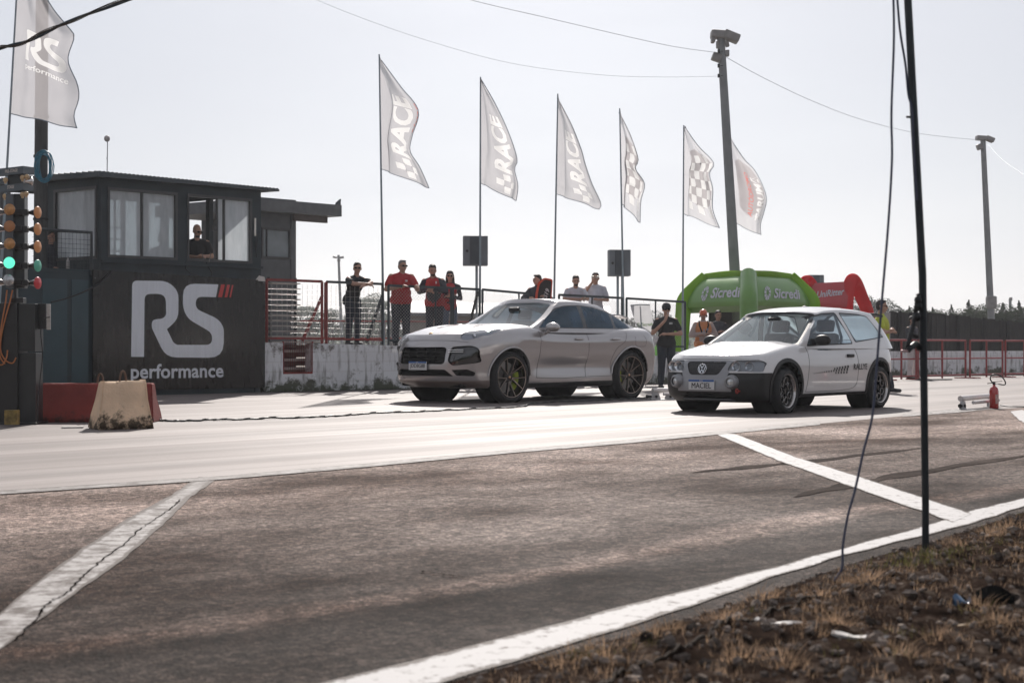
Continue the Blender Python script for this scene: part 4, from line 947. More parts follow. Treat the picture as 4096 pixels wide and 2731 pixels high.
def tyre(mb_parent, r, rr, wd, out):
    pr = [(rr, -wd*.42), (rr+.01, -wd*.48), (rr+(r-rr)*.5, -wd*.53), (r-.03, -wd*.49), (r-.006, -wd*.36), (r, -wd*.2), (r, wd*.2), (r-.006, wd*.36), (r-.03, wd*.49), (rr+(r-rr)*.5, wd*.53), (rr+.01, wd*.48), (rr, wd*.42)]
    mb = MB(); mb.lathe(pr, n=56, closed=True)
    for q in (-.22, 0, .22): pass
    return mb.build("tyre", m_tyre, mb_parent)
def wheel_empty(parent, x, y, r, side, steer=0):
    e = empty("wheel", (x, y, r), 0, parent=parent)
    e.rotation_euler = (R(90 if side < 0 else -90), 0, 0)      # local +Z points outward
    e.rotation_euler = (Matrix.Rotation(steer, 3, 'Z')@Matrix.Rotation(R(-90*side), 3, 'X')).to_euler(); return e
def spoke(mb, r0, r1, a0, a1, w0, w1, z0, z1, th, seg=6, curve=0.0):
    L = []
    for k in range(seg+1):
        t = k/seg; r = r0+(r1-r0)*t; a = a0+(a1-a0)*t+curve*math.sin(PI*t); w_ = w0+(w1-w0)*t; z = z0+(z1-z0)*t
        c = Vector((r*math.cos(a), r*math.sin(a), z)); p = Vector((-math.sin(a), math.cos(a), 0))*w_*.5
        L.append([c-p-Vector((0, 0, th)), c-p*.7, c+p*.7, c+p-Vector((0, 0, th))])
    vs = [p for l in L for p in l]; fs = []
    for k in range(seg):
        for j in range(3): fs.append((k*4+j, k*4+j+1, k*4+5+j, k*4+4+j))
        fs.append((k*4+3, k*4, k*4+4, k*4+7))
    mb.add(vs, fs)
def rim_barrel(mb, rr, wd, lip=.012):
    mb.lathe([(rr+.004, wd*.46), (rr-.002, wd*.49), (rr-lip, wd*.47), (rr-lip-.006, wd*.40), (rr-.03, wd*.1), (rr-.035, -wd*.42), (rr+.004, -wd*.46)], n=56)
def seat(parent, x, y, z, mat, w=.48, back=.62, lean=18):
    mb = MB(); mb.bbox((x, y, z+.09), (.5, w, .16), b=.04)
    rot = Matrix.Rotation(R(-lean), 3, 'Y'); mb.bbox(Vector((x-.27, y, z+.15))+rot@Vector((0, 0, back/2)), (.13, w, back), b=.045, mat=rot)
    s_ = mb.build("seat", mat, parent)
    mb = MB(); mb.bbox(Vector((x-.27, y, z+.15))+rot@Vector((0, 0, back+.11)), (.10, .26, .17), b=.04, mat=rot); mb.build("headrest", mat, s_)
def steering(parent, x, y, z):
    mb = MB(); m4 = Matrix.Translation((x, y, z))@Matrix.Rotation(R(-65), 4, 'Y')
    mb.lathe([(.175+.014*math.cos(t), .014*math.sin(t)) for t in [2*PI*k/8 for k in range(8)]], m4, n=28, closed=True)
    for a in (0, 2.2, 4.1): mb.cyl(m4@Vector((0, 0, 0)), m4@Vector((.17*math.cos(a), .17*math.sin(a), 0)), .014, n=6)
    mb.cyl(m4@Vector((0, 0, .02)), m4@Vector((0, 0, -.3)), .03, n=8); mb.build("steering_wheel", m_black, parent)
def plate(parent, fn, y, z, w_, h_, txt, size, name="licence_plate"):
    c = fn(y, z); c = c+Vector((.02, 0, 0)); e = empty(name, c, 0, parent=parent)
    mb = MB(); mb.bbox((0, 0, 0), (.012, w_, h_), b=.004); mb.build("plate_base", M("plate_white", (.62, .62, .62), rough=.4, var=.03), e)
    mb = MB(); mb.box((.008, 0, h_*.40), (.003, w_*.985, h_*.19)); mb.build("plate_band", M("plate_blue", (.02, .10, .33), rough=.4, var=0), e)
    bm = text_bm(txt, 1, bold=.0); a, b, c_, d = bm_size(bm); k = size[0]/(b-a); kz = size[1]/(d-c_)
    b2 = bm.copy()
    for v in b2.verts: v.co.x += .035; v.co.y += .01
    tmp = D.meshes.new("t"); b2.to_mesh(tmp); bm.from_mesh(tmp); b2.free(); D.meshes.remove(tmp)
    f = lambda X, Y: Vector((.0085, (X-(a+b)/2)*k, (Y-c_)*kz-h_*.36)); mapped("plate_lettering", bm, f, M("plate_ink", (.012, .012, .012), rough=.5, var=0), e)
    bm = text_bm("BRASIL", 1, bold=.01); a, b, c_, d = bm_size(bm); k = .055/(b-a)
    f2 = lambda X, Y: Vector((.011, (X-(a+b)/2)*k, (Y-(c_+d)/2)*k*1.2+h_*.40)); mapped("plate_country", bm, f2, M("plate_white", (.6, .6, .6)), e)
    return e
def mirror(parent, x, y, z, sg, mat, sz=(.14, .24, .16), stalk=True, cap=None):
    mb = MB(); mb.ell((x, y+sg*.10, z), (sz[0]*.5, sz[1]*.5, sz[2]*.5), 20, 12)
    for i, v in enumerate(mb.v):
        vx, vy, vz = v; vx = max(vx, x-sz[0]*.28); vz = max(vz, z-sz[2]*.44); mb.v[i] = (vx, vy, vz)
    if stalk: mb.cyl((x, y-sg*.06, z-sz[2]*.55), (x+.0, y+sg*.05, z-sz[2]*.25), .030, .035, n=8)
    else: mb.bbox((x, y-sg*.03, z-.02), (.06, .10, .09), b=.015)
    o = mb.build("mirror", mat, parent)
    mb = MB(); mb.cyl((x-sz[0]*.285, y+sg*.10, z), (x-sz[0]*.295, y+sg*.10, z), sz[2]*.40, n=16); mb.build("mirror_glass", m_chrome, o)
    return o
g_wind = glassm("windshield_glass", (.70, .78, .74), dirt_glow=.10, dirt_glow_col=(.55, .58, .52), rough=.01, ior=1.6)
m_bowl = M("lamp_bowl_grey", (.62, .62, .65), rough=.3, metal=.2, var=.08, scale=6)
g_tint = glassm("tinted_glass", (.09, .15, .21), dirt_glow=.30, dirt_glow_col=(.16, .25, .35), rough=.01, ior=1.75, gcol=(.7, .86, 1))  # blue film painted in for reflections on the dark glass
g_side = glassm("side_glass", (.68, .78, .84), dirt_glow=.22, dirt_glow_col=(.48, .56, .64), rough=.01, ior=1.6)
# ---------------------------------------------------------------- grey coupe SUV
CAY = R(43.9)
def car_pose(e, cx, cyy, ang): e.location = (cx, cyy, 0); e.rotation_euler = (0, 0, math.atan2(-math.cos(ang), -math.sin(ang)))
suv = empty("coupe_suv", (0, 0, 0), 0, "beige grey coupe SUV with black wheels and green brake calipers", "car", "cars waiting at the start line")
m_suv = M("chalk_grey_paint", (.43, .405, .40), rough=.25, metal=.55, var=0, coat=1.0, spec=.6)
SX = [-3.92, -3.74, -3.4, -2.9, -2.4, -1.7, -1.0, -.5, 0, .4, .75, 1.05]
def s_zt(x): return interp(x, SX, [.99, 1.09, 1.165, 1.17, 1.15, 1.135, 1.145, 1.185, 1.16, 1.105, 1.03, .935])
def s_W(x): return interp(x, [-4.0, -3.7, -3.3, -2.9, -2.4, -1.8, -1.2, -.6, 0, .35, .65, .95], [.76, .92, .985, .995, .965, .945, .94, .955, .985, .975, .93, .84])
def s_map(u, v, w):
    # front and rear faces
    xf = interp(w, [0, .12, .3, .5, .65, .8, .92, 1], [.78, .99, 1.045, 1.05, 1.035, 1.0, .95, .89])
    xr = interp(w, [0, .12, .3, .5, .7, .85, 1], [-3.70, -3.83, -3.90, -3.89, -3.84, -3.78, -3.72])
    xf -= .18*abs(v)**2.2+.17*abs(v)**7; xr += .16*abs(v)**2.2+.16*abs(v)**8
    x = xr+(xf-xr)*(u+1)/2
    W = s_W(x)
    zt = s_zt(x)
    zb = interp(x, [-4, -3.7, -3.3, 0, .5, .95], [.36, .28, .225, .225, .235, .24])
    z = zb+(zt-zb)*w
    # side section: tucked sill, swage, rounded shoulder
    k = interp(w, [0, .06, .16, .30, .45, .62, .75, .86, .94, 1], [.90, .945, .955, .957, .975, .995, 1.0, .985, .95, .88])
    # door hollow
    if -2.5 < x < -.5: k -= .040*math.sin(PI*(x+2.5)/2.0)**.6*math.exp(-((w-.36)/.12)**2)
    k += .010*math.exp(-((w-.80)/.035)**2)*(1 if -3.4 < x < -.2 else 0)
    y = v*W*k
    # top: crown with hood ridges
    if w > .999:
        crown = .055*(1-abs(v)**2.4)
        ridge = .018*math.exp(-((abs(v)-.66)/.13)**2)*min(1, max(0, (x+.7)/.6))*min(1, max(0, (.75-x)/.4))
        z += crown+ridge-.012*abs(v)**10
    else: z -= .0
    return (x, y, z)
sh = Shell(s_map, 110, 44, 26)
# cabin
def c_zt(x): return interp(x, [-3.8, -3.4, -2.95, -2.5, -2.1, -1.7, -1.28, -.98], [1.11, 1.30, 1.475, 1.585, 1.635, 1.655, 1.645, 1.60])
def c_map(u, v, w):
    xf = interp(w, [0, .5, .85, 1], [-.26, -.79, -1.13, -1.28])-.13*abs(v)**2.3
    xr = interp(w, [0, .3, .6, 1], [-3.76, -3.48, -3.06, -2.52])+.12*abs(v)**2.3
    x = xr+(xf-xr)*(u+1)/2
    zb = 1.09; rz = 0
    ztop = min(1.66, c_zt(x)) if x < -1.28 else 1.645-.045*max(0, (x+1.28)/.3)
    edge = interp(x, [-3.86, -3.4, -2.72, -1.9, -1.5], [0, .02, .03, .03, .03])
    # roof rail height follows the roof line
    top = {True: ztop}[True]-.055
    z = zb+(top-zb)*w
    Wb = interp(x, [-3.8, -3.3, -2.7, -1.8, -.9, -.4], [.68, .82, .895, .925, .915, .87]); Wt = interp(x, [-3.5, -2.9, -2.5, -1.7, -1.2], [.58, .63, .665, .695, .67])
    kk = w**1.25; W = Wb+(Wt-Wb)*kk-.03*max(0, w-.9)*10*.35
    y = v*W
    if w > .999: z += .062*(1-abs(v)**2.6)
    return (x, y, z)
ch = Shell(c_map, 90, 40, 26)
up = lambda c, n: n.z > .35
sd_ = lambda c, n: abs(n.y) > .45 and abs(c.y) > .35
# wheel arches
WR = .395; AXR = -2.895
for cx_, rr in ((0, .445), (AXR, .45)):
    f = sh.cut(circ(cx_, WR+.01, rr, 40), 'y', lambda c, n: abs(c.y) > .55 and n.z < .8); sh.drop(f)
# dark lower cladding
fr_ = lambda c, n: n.x > .25 and c.x > .2
def fpoly(pts, r=.02): return rnd_poly(pts, r, 3)
ymir = lambda P: [(-a, b) for a, b in P][::-1]
main_gr = fpoly([(-.46, .60), (.46, .60), (.50, .63), (.50, .825), (.46, .86), (-.46, .86), (-.50, .825), (-.50, .63)], .03)
sh.take(sh.cut(main_gr, 'x', fr_), "centre_grille", m_void, suv, push=-.045)
side_gr = fpoly([(.545, .645), (.575, .865), (.84, .885), (.93, .84), (.92, .62), (.62, .575)], .04)
for P in (side_gr, ymir(side_gr)):
    g = sh.take(sh.cut(P, 'x', lambda c, n: c.x > .2 and n.x > .05), "air_intake", m_gloss, suv, push=-.035)
    sg = 1 if P is side_gr else -1
    for zz in (.765, .735):
        mb = MB(); q = [sh.front(sg*yy, zz, -.005) for yy in (.60, .68, .76, .83)]
        q = [p for p in q if p is not None]
low_gr = fpoly([(-.62, .42), (.62, .42), (.50, .52), (-.50, .52)], .02)
sh.take(sh.cut(low_gr, 'x', fr_), "lower_grille", m_void, suv, push=-.03)
fogs = fpoly([(.60, .515), (.66, .43), (.86, .42), (.88, .475), (.80, .525)], .02)
for P in (fogs, ymir(fogs)): sh.take(sh.cut(P, 'x', lambda c, n: c.x > .2 and n.x > .05), "corner_intake", m_void, suv, push=-.025)
lip = [(-1.1, .20), (1.1, .20), (1.1, .36), (.7, .345), (-.7, .345), (-1.1, .36)]
sh.take(sh.cut(lip, 'x', lambda c, n: c.x > .30), "front_lip", M("warm_grey_satin", (.17, .13, .115), rough=.35, var=0), suv)
sill = [(-2.52, .18), (-.37, .18), (-.37, .295), (-2.52, .31)]
for sg in (1, -1): sh.take(sh.cut(sill, 'y', lambda c, n, sg=sg: c.y*sg > .6), "side_sill", m_black, suv, push=.004)
# headlights: outline seen from the side
HLP = fpoly([(.80, .845), (.62, .845), (.40, .885), (.10, 1.00), (.02, 1.06), (.10, 1.065), (.35, 1.03), (.60, .975), (.78, .92)], .03)
for sg in (1, -1):
    P3 = [(x, sg*y) for x, y in fpoly([(.79, .64), (.765, .75), (.64, .865), (.46, .92), (.17, .905), (.11, .85), (.29, .765), (.48, .67), (.65, .60)], .03)]
    fs = [f for f in sh.cut(P3, 'z', lambda c, n, sg=sg: c.y*sg > .3 and c.z > .82 and c.x > -.1 and n.z > .3)]
    if fs:
        h = sh.lamp(fs, "headlight", glassm("headlight_cover", (.8, .82, .85), dirt_glow=.12, dirt_glow_col=(.6, .6, .6), ior=1.45), suv)
        for (lx, ly) in ((.42, .85), (.60, .78)):
            mb = MB(); mb.cyl(Vector((lx, sg*ly, 1.0)), Vector((lx+.05, sg*ly+.01*sg, 1.03)), .040, n=14); mb.build("projector_lens", m_chrome, h)
# side windows on the cabin
DG = [(-.98, 1.165), (-1.30, 1.43), (-1.52, 1.535), (-1.95, 1.575), (-1.95, 1.165)]
DG = [(-0.74, 1.175), (-1.0, 1.355), (-1.26, 1.475), (-1.48, 1.515), (-1.77, 1.53), (-1.75, 1.175)]
RG = [(-1.85, 1.175), (-1.87, 1.53), (-2.18, 1.505), (-2.46, 1.45), (-2.58, 1.41), (-2.54, 1.175)]
QG = [(-2.6, 1.175), (-2.65, 1.385), (-2.866, 1.31), (-2.976, 1.235), (-3.006, 1.195), (-2.966, 1.175)]
for nm, P in (("front_door_window", DG), ("rear_door_window", RG), ("quarter_window", QG)):
    for sg in (1, -1):
        q = rnd_poly(P, .025, 3); fs = ch.cut(q, 'y', lambda c, n, sg=sg: c.y*sg > .4 and n.z < .85)
        ch.take(fs, nm, g_tint, suv)
# black surround between panes
SUR = [(-0.7, 1.16), (-0.99, 1.37), (-1.25, 1.492), (-1.48, 1.532), (-1.82, 1.548), (-2.2, 1.523), (-2.48, 1.465), (-2.746, 1.395), (-2.896, 1.32), (-3.016, 1.24), (-3.046, 1.185), (-2.996, 1.16)]
for sg in (1, -1): ch.take(ch.cut(rnd_poly(SUR, .03, 3), 'y', lambda c, n, sg=sg: c.y*sg > .4 and n.z < .85), "window_surround", m_gloss, suv)
wsP = rnd_poly([(-.79, 1.14), (.79, 1.14), (.60, 1.555), (.3, 1.585), (-.3, 1.585), (-.60, 1.555)], .05, 4)
ch.take(ch.cut(wsP, 'x', lambda c, n: n.x > .25 and c.x > -1.5), "windshield", g_wind, suv)
rwP = rnd_poly([(-.58, 1.20), (.58, 1.20), (.48, 1.52), (-.48, 1.52)], .05, 4)
ch.take(ch.cut(rwP, 'x', lambda c, n: n.x < -.15 and c.x < -2.6), "rear_window", g_tint, suv)
# taillight band
tl = [(-3.72, .90), (-3.60, .98), (-3.66, 1.06), (-3.86, 1.07), (-4.05, 1.04), (-4.05, .90)]
for sg in (1, -1): sh.take(sh.cut(tl, 'y', lambda c, n, sg=sg: c.y*sg > .55), "taillight", glassm("taillight_lens", (.5, .4, .4), dirt_glow=.5, dirt_glow_col=(.35, .3, .3)), suv)
# seams and trim
for sg in (1, -1):
    S = lambda x, z, sg=sg: sh.side(x, z, sg, .0005)
    for pts in ([(-.66, 1.12), (-.68, .95), (-.66, .70), (-.62, .38)], [(-1.82, 1.10), (-1.84, .8), (-1.80, .38)], [(-.62, .38), (-1.2, .365), (-1.80, .38), (-2.45, .39)], [(-2.45, .39), (-2.40, .60), (-2.50, .82), (-2.70, .95), (-2.78, 1.11)]):
        line_on(S, pts, .0035, "door_seam", m_seam, suv)
    line_on(lambda x, z, sg=sg: sh.side(x, z, sg, .012), [(.47, .42), (.43, .58), (.33, .72), (.17, .82), (0, .855), (-.17, .825), (-.33, .72), (-.43, .58), (-.46, .42)], .016, "arch_lip", m_suv, suv)
    line_on(lambda x, z, sg=sg: sh.side(x, z, sg, .012), [(AXR+.47, .42), (AXR+.43, .58), (AXR+.33, .72), (AXR+.17, .83), (AXR, .865), (AXR-.17, .83), (AXR-.33, .72), (AXR-.43, .58), (AXR-.46, .45)], .016, "arch_lip", m_suv, suv)
    for hx in (-1.60, -2.48):
        mb = MB(); p = sh.side(hx, .985, sg, .02); 
        if p: mb.ell(p, (.115, .022, .022), 12, 8); mb.build("door_handle", m_suv, suv)
    line_on(lambda x, z, sg=sg: sh.side(x, z, sg, .0005), [(-2.98, 1.04), (-2.98, .90), (-3.06, .87), (-3.24, .88), (-3.27, .98), (-3.22, 1.06)], .0025, "fuel_flap_seam", m_seam, suv) if sg > 0 else None
    o = proj_text(lambda x, z, sg=sg: sh.side(x, z, sg, .003), "e-hybrid", (-.58 if sg > 0 else -.74), .93, .15, .035, m_chrome, suv, "side_badge", flip=(sg > 0), shear=.25) 
FN = lambda y, z: sh.front(y, z, .0005)
line_on(FN, [(-.78, .935), (-.5, .955), (0, .963), (.5, .955), (.78, .935)], .003, "bonnet_seam", m_seam, suv)
mb = MB(); p = sh.top(.80, 0, .006) or Vector((.80, 0, 1.0)); mb.ell(p, (.038, .028, .008), 12, 6, rot=Matrix.Rotation(R(20), 3, 'Y')); mb.build("bonnet_badge", M("brass_badge", (.55, .36, .16), rough=.3, metal=.8, var=.3, scale=60), suv)
# light blades in the side intakes
for sg in (1, -1):
    for zz in (.815, .785):
        q = [sh.front(sg*yy, .87) for yy in (.60, .70, .80)]
        mb = MB(); mb.tube([(.985, sg*.585, zz), (.945, sg*.68, zz+.003), (.88, sg*.80, zz+.006)], .006, 6); mb.build("light_blade", M("pale_light_blade", (.8, .8, .78), rough=.3, var=0), suv)
mb = MB()
for zz in (.67, .73, .79): mb.tube([(.965, -.47, zz), (1.00, 0, zz), (.965, .47, zz)], .006, 4)
for yy in (-.3, -.1, .1, .3): mb.cyl((.985, yy, .61), (.98, yy, .85), .006, n=4)
mb.build("grille_bars", m_black, suv)
plate(suv, lambda y, z: Vector((1.055, y, z)), 0, .575, .40, .13, "JDD8G88", (.33, .075))
body = sh.finish("body", m_suv, suv); cabin = ch.finish("roof_and_pillars", m_suv, suv)
# underside, wheel housings, floor
mb = MB(); mb.bbox((-1.45, 0, .36), (4.5, 1.35, .22), b=.03)
for cx_ in (0, AXR):
    for sg in (1, -1):
        m4 = Matrix.Translation((cx_, sg*.60, WR+.01))@Matrix.Rotation(R(-90*sg), 4, 'X'); mb.lathe([(.0, -.02), (.455, -.02), (.455, .30)], m4, n=32)
mb.build("underbody", m_void, suv)
mb = MB(); mb.bbox((-1.75, 0, .50), (3.0, 1.6, .08), b=.02); mb.bbox((-.55, 0, .93), (.45, 1.5, .34), b=.08); mb.bbox((-3.2, 0, .85), (.8, 1.5, .5), b=.05); mb.build("interior_floor", M("dark_cabin_plastic", (.03, .03, .032), rough=.7), suv)
m_seat = M("dark_leather", (.03, .028, .027), rough=.5, var=.1)
for y in (.40, -.40): seat(suv, -1.25, y, .56, m_seat)
for y in (.36, -.36): seat(suv, -2.15, y, .58, m_seat)
steering(suv, -.85, .40, 1.06)
mb = MB(); mb.bbox((-1.06, 0, 1.475), (.05, .22, .07), b=.02); mb.build("rear_view_mirror", m_black, suv)
for sg in (1, -1): mirror(suv, -.84, sg*.95, 1.17, sg, m_suv, (.20, .27, .16))
# roof spoiler
mb = MB(); mb.bbox((-3.24, 0, 1.385), (.26, 1.04, .025), b=.01, mat=Matrix.Rotation(R(-12), 3, 'Y')); mb.build("roof_spoiler", m_suv, suv)
mb = MB()
for sg in (1, -1): mb.tube([(-.42, sg*.60, 1.185), (-.40, sg*.25, 1.20)], .008, 5)
mb.build("wiper", m_black, suv)
# wheels
m_rimd = M("dark_bronze_rim", (.045, .037, .034), rough=.22, metal=.7, var=0)
m_rimedge = M("bronze_rim_edge", (.34, .27, .23), rough=.3, metal=.8, var=0)
m_cal = M("acid_green_caliper", (.34, .42, .02), rough=.35, var=0)
def suv_wheel(x, sg, steer=0):
    e = wheel_empty(suv, x, sg*.845, WR, sg, steer); tyre(e, WR, .320, .275, sg)
    mb = MB(); rim_barrel(mb, .323, .275)
    for k in range(5):
        a = 2*PI*k/5+.3
        for s_ in (1, -1): spoke(mb, .05, .310, a+s_*.10, a+s_*.31, .036, .020, .07, .115, .035, curve=s_*.05)
    mb.lathe([(.0, .075), (.055, .072), (.075, .055), (.08, .0)], n=24); rm = mb.build("rim", m_rimd, e)
    mb = MB()
    for k in range(5):
        a = 2*PI*k/5+.3
        for s_ in (1, -1): spoke(mb, .06, .307, a+s_*.10, a+s_*.31, .011, .009, .0745, .1195, .003, curve=s_*.05)
    mb.lathe([(.315, .127), (.308, .130), (.302, .126)], n=48); mb.build("rim_edge", m_rimedge, rm)
    mb = MB(); mb.ell((0, 0, .078), (.026, .022, .006), 12, 6); mb.build("hub_badge", M("copper_badge", (.6, .36, .22), rough=.3, metal=.7, var=0), rm)
    mb = MB(); mb.cyl((0, 0, -.05), (0, 0, -.02), .24, n=36); mb.build("brake_disc", m_disc, e)
    mb = MB()
    for k in range(9):
        a = (PI/2+R(105-8*k) if sg < 0 else PI/2-R(105-8*k)) if x != 0 else (PI/2-R(105-8*k)*1 if sg < 0 else PI/2+R(105-8*k)); mb.box((.205*math.cos(a+PI/2*0), .205*math.sin(a), -.015), (.085, .035, .09), a)
    mb.build("brake_caliper", m_cal, e)
for x in (0, AXR):
    for sg in (1, -1): suv_wheel(x, sg)
car_pose(suv, -.70, 23.77, CAY)
# ---------------------------------------------------------------- white three door hatchback
hat = empty("hatchback", (0, 0, 0), 0, "white three door hatchback with black cladding, round fog lamps and chequered side decal", "car", "cars waiting at the start line")
m_hw = M("white_car_paint", (.70, .68, .67), rough=.22, var=.03, scale=2, coat=1.0)
m_clad = M("black_cladding", (.008, .0075, .008), rough=.5, var=.1, scale=15, bump=.03)
H_AX = -2.468; HR = .293
def h_zt(x): return interp(x, [-3.12, -2.9, -2.4, -1.8, -1.2, -.6, -.35, 0, .3, .55, .78], [.85, .89, .905, .89, .87, .88, .895, .845, .79, .725, .64])
def h_W(x): return interp(x, [-3.15, -2.9, -2.6, -2.2, -1.2, -.5, 0, .35, .6, .8], [.64, .745, .79, .80, .805, .81, .805, .785, .72, .60])
def h_map(u, v, w):
    xf = interp(w, [0, .15, .35, .52, .6, .8, .92, 1], [.60, .755, .79, .785, .765, .735, .70, .62])
    xr = interp(w, [0, .15, .35, .6, 1], [-3.0, -3.14, -3.16, -3.12, -3.10])
    xf -= .13*abs(v)**2.2+.15*abs(v)**7; xr += .10*abs(v)**2.2+.15*abs(v)**8
    x = xr+(xf-xr)*(u+1)/2
    W = h_W(x); zt = h_zt(x); zb = interp(x, [-3.15, -2.7, -2.1, -.4, .2, .8], [.32, .25, .21, .205, .15, .15]); z = zb+(zt-zb)*w
    k = interp(w, [0, .08, .2, .4, .6, .78, .9, .96, 1], [.93, .965, .98, .992, 1.0, .985, .955, .93, .88])
    y = v*W*k
    if w > .999: z += .045*(1-abs(v)**2.4)+.010*math.exp(-((abs(v)-.55)/.12)**2)*min(1, max(0, (.5-x)/.4))
    return (x, y, z)
sh = Shell(h_map, 96, 44, 26)
def k_top(x): return interp(x, [-3.1, -2.95, -2.7, -2.3, -1.8, -1.4, -1.15, -1.0], [1.30, 1.345, 1.385, 1.41, 1.42, 1.405, 1.37, 1.335])
def k_map(u, v, w):
    xf = interp(w, [0, .5, .85, 1], [-.20, -.62, -.90, -1.02])-.10*abs(v)**2.3
    xr = interp(w, [0, .3, .6, .9, 1], [-3.12, -3.03, -2.93, -2.80, -2.74])+.08*abs(v)**2.4
    x = xr+(xf-xr)*(u+1)/2; zb = .84; top = k_top(x)-.045; z = zb+(top-zb)*w
    Wb = interp(x, [-3.1, -2.8, -2.2, -1.2, -.4], [.67, .74, .77, .785, .755]); Wt = interp(x, [-2.9, -2.5, -1.8, -1.1], [.51, .55, .58, .575])
    y = v*(Wb+(Wt-Wb)*w**1.2-.01*max(0, w-.88)*10*.3)
    if w > .999: z += .055*(1-abs(v)**2.6)
    return (x, y, z)
ch = Shell(k_map, 80, 40, 26)
for cx_ in (0, H_AX):
    sh.drop(sh.cut(circ(cx_, HR+.03, .345, 40), 'y', lambda c, n: abs(c.y) > .45 and n.z < .8))
# flared arches: ring outside the opening, black
for cx_ in (0, H_AX):
    for sg in (1, -1): sh.take(sh.cut(circ(cx_, HR+.03, .393, 44), 'y', lambda c, n, sg=sg: c.y*sg > .5 and n.z < .75 and c.z < .80), "arch_flare", m_clad, hat, push=.010)
# headlights
fr_ = lambda c, n: c.x > .15
HL = [(.335, .555), (.74, .54), (.76, .66), (.70, .69), (.40, .69), (.36, .65)]
for sg in (1, -1):
    P = rnd_poly([(sg*a, b) for a, b in HL][::sg], .03, 3); h = sh.lamp(sh.cut(P, 'x', fr_), "headlight", glassm("hatch_headlight_cover", (.75, .78, .8), dirt_glow=.12, dirt_glow_col=(.6, .6, .6), ior=1.7), hat, depth=.03)
    mb = MB()
    for k, (yy, rr, xx) in enumerate(((.45, .058, .66), (.60, .055, .59))):
        m4 = Matrix.Translation((xx, sg*yy, .615))@Matrix.Rotation(R(90), 4, 'Y'); mb.lathe([(0, -.05), (.02, -.05), (.04, -.03), (rr, .02), (rr+.005, .02)], m4, n=20)
    mb.build("reflector", m_chrome, h)
# upper grille (silver) with dark mesh
gs = rnd_poly([(-.34, .46), (.34, .46), (.40, .675), (.30, .69), (-.30, .69), (-.40, .675)], .02, 3)
gm_ = rnd_poly([(-.22, .50), (.22, .50), (.315, .668), (-.315, .668)], .05, 4)
sh.take(sh.cut(gm_, 'x', fr_), "grille_mesh", M("dark_grey_mesh", (.03, .03, .032), rough=.6, var=.5, scale=60, bump=.5), hat, push=-.006)
sh.take(sh.cut(gs, 'x', fr_), "grille_surround", M("silver_plastic", (.30, .30, .31), rough=.38, metal=.4, var=0), hat, push=.004)
# bumper: black up to the lamps, with a silver centre apron
ap = rnd_poly([(-.42, .29), (.42, .29), (.36, .46), (-.36, .46)], .02, 3)
sh.take(sh.cut(ap, 'x', fr_), "plate_apron", MATS["silver_plastic"], hat, push=.003)
bp_ = [(-1.0, .10), (1.0, .10), (1.0, .53), (-1.0, .53)]
sh.take(sh.cut(bp_, 'x', lambda c, n: c.x > .35 or (c.x > .2 and c.x > .34)), "front_bumper", m_clad, hat, push=.002)
bs = [(-3.3, .15), (-2.80, .15), (-2.83, .50), (-3.3, .53)]
sh.take(sh.cut(bs, 'y', lambda c, n: True), "rear_bumper", m_clad, hat, push=.004)
sl_ = [(-2.12, .12), (-.34, .12), (-.34, .245), (-2.12, .245)]
for sg in (1, -1): sh.take(sh.cut(sl_, 'y', lambda c, n, sg=sg: c.y*sg > .5), "side_skirt", m_clad, hat, push=.006)
# windows
DG = [(-.62, .985), (-.92, 1.20), (-1.12, 1.325), (-1.30, 1.352), (-1.55, 1.362), (-1.68, 1.0)]
DG = [(-.56, .89), (-.82, 1.12), (-1.05, 1.275), (-1.20, 1.305), (-1.53, 1.32), (-1.72, .92)]
QG = [(-1.84, .94), (-1.66, 1.32), (-2.20, 1.31), (-2.44, 1.285), (-2.74, 1.01)]
for nm, P in (("door_window", DG), ("quarter_window", QG)):
    for sg in (1, -1):
        q = rnd_poly(P, .03, 3); ch.take(ch.cut(q, 'y', lambda c, n, sg=sg: c.y*sg > .35 and n.z < .85), nm, g_side, hat)
        q2 = rnd_poly([(x+(x-sum(a for a, b in P)/len(P))*.045, z+(z-1.12)*.09) for x, z in P], .035, 3)
        ch.take(ch.cut(q2, 'y', lambda c, n, sg=sg: c.y*sg > .35 and n.z < .85), "window_seal", m_clad, hat, push=.002)
q = rnd_poly([(-.69, .90), (.69, .90), (.515, 1.29), (.25, 1.312), (-.25, 1.312), (-.515, 1.29)], .05, 4)
ch.take(ch.cut(q, 'x', lambda c, n: n.x > .25 and c.x > -1.25), "windshield", g_wind, hat)
q = rnd_poly([(-.735, .86), (.735, .86), (.55, 1.312), (.25, 1.338), (-.25, 1.338), (-.55, 1.312)], .05, 4)
ch.take(ch.cut(q, 'x', lambda c, n: n.x > .25 and c.x > -1.3), "windshield_seal", m_clad, hat, push=.002)
q = rnd_poly([(-.54, .95), (.54, .95), (.45, 1.31), (-.45, 1.31)], .05, 4)
ch.take(ch.cut(q, 'x', lambda c, n: n.x < -.2 and c.x < -2.5), "rear_window", g_side, hat)
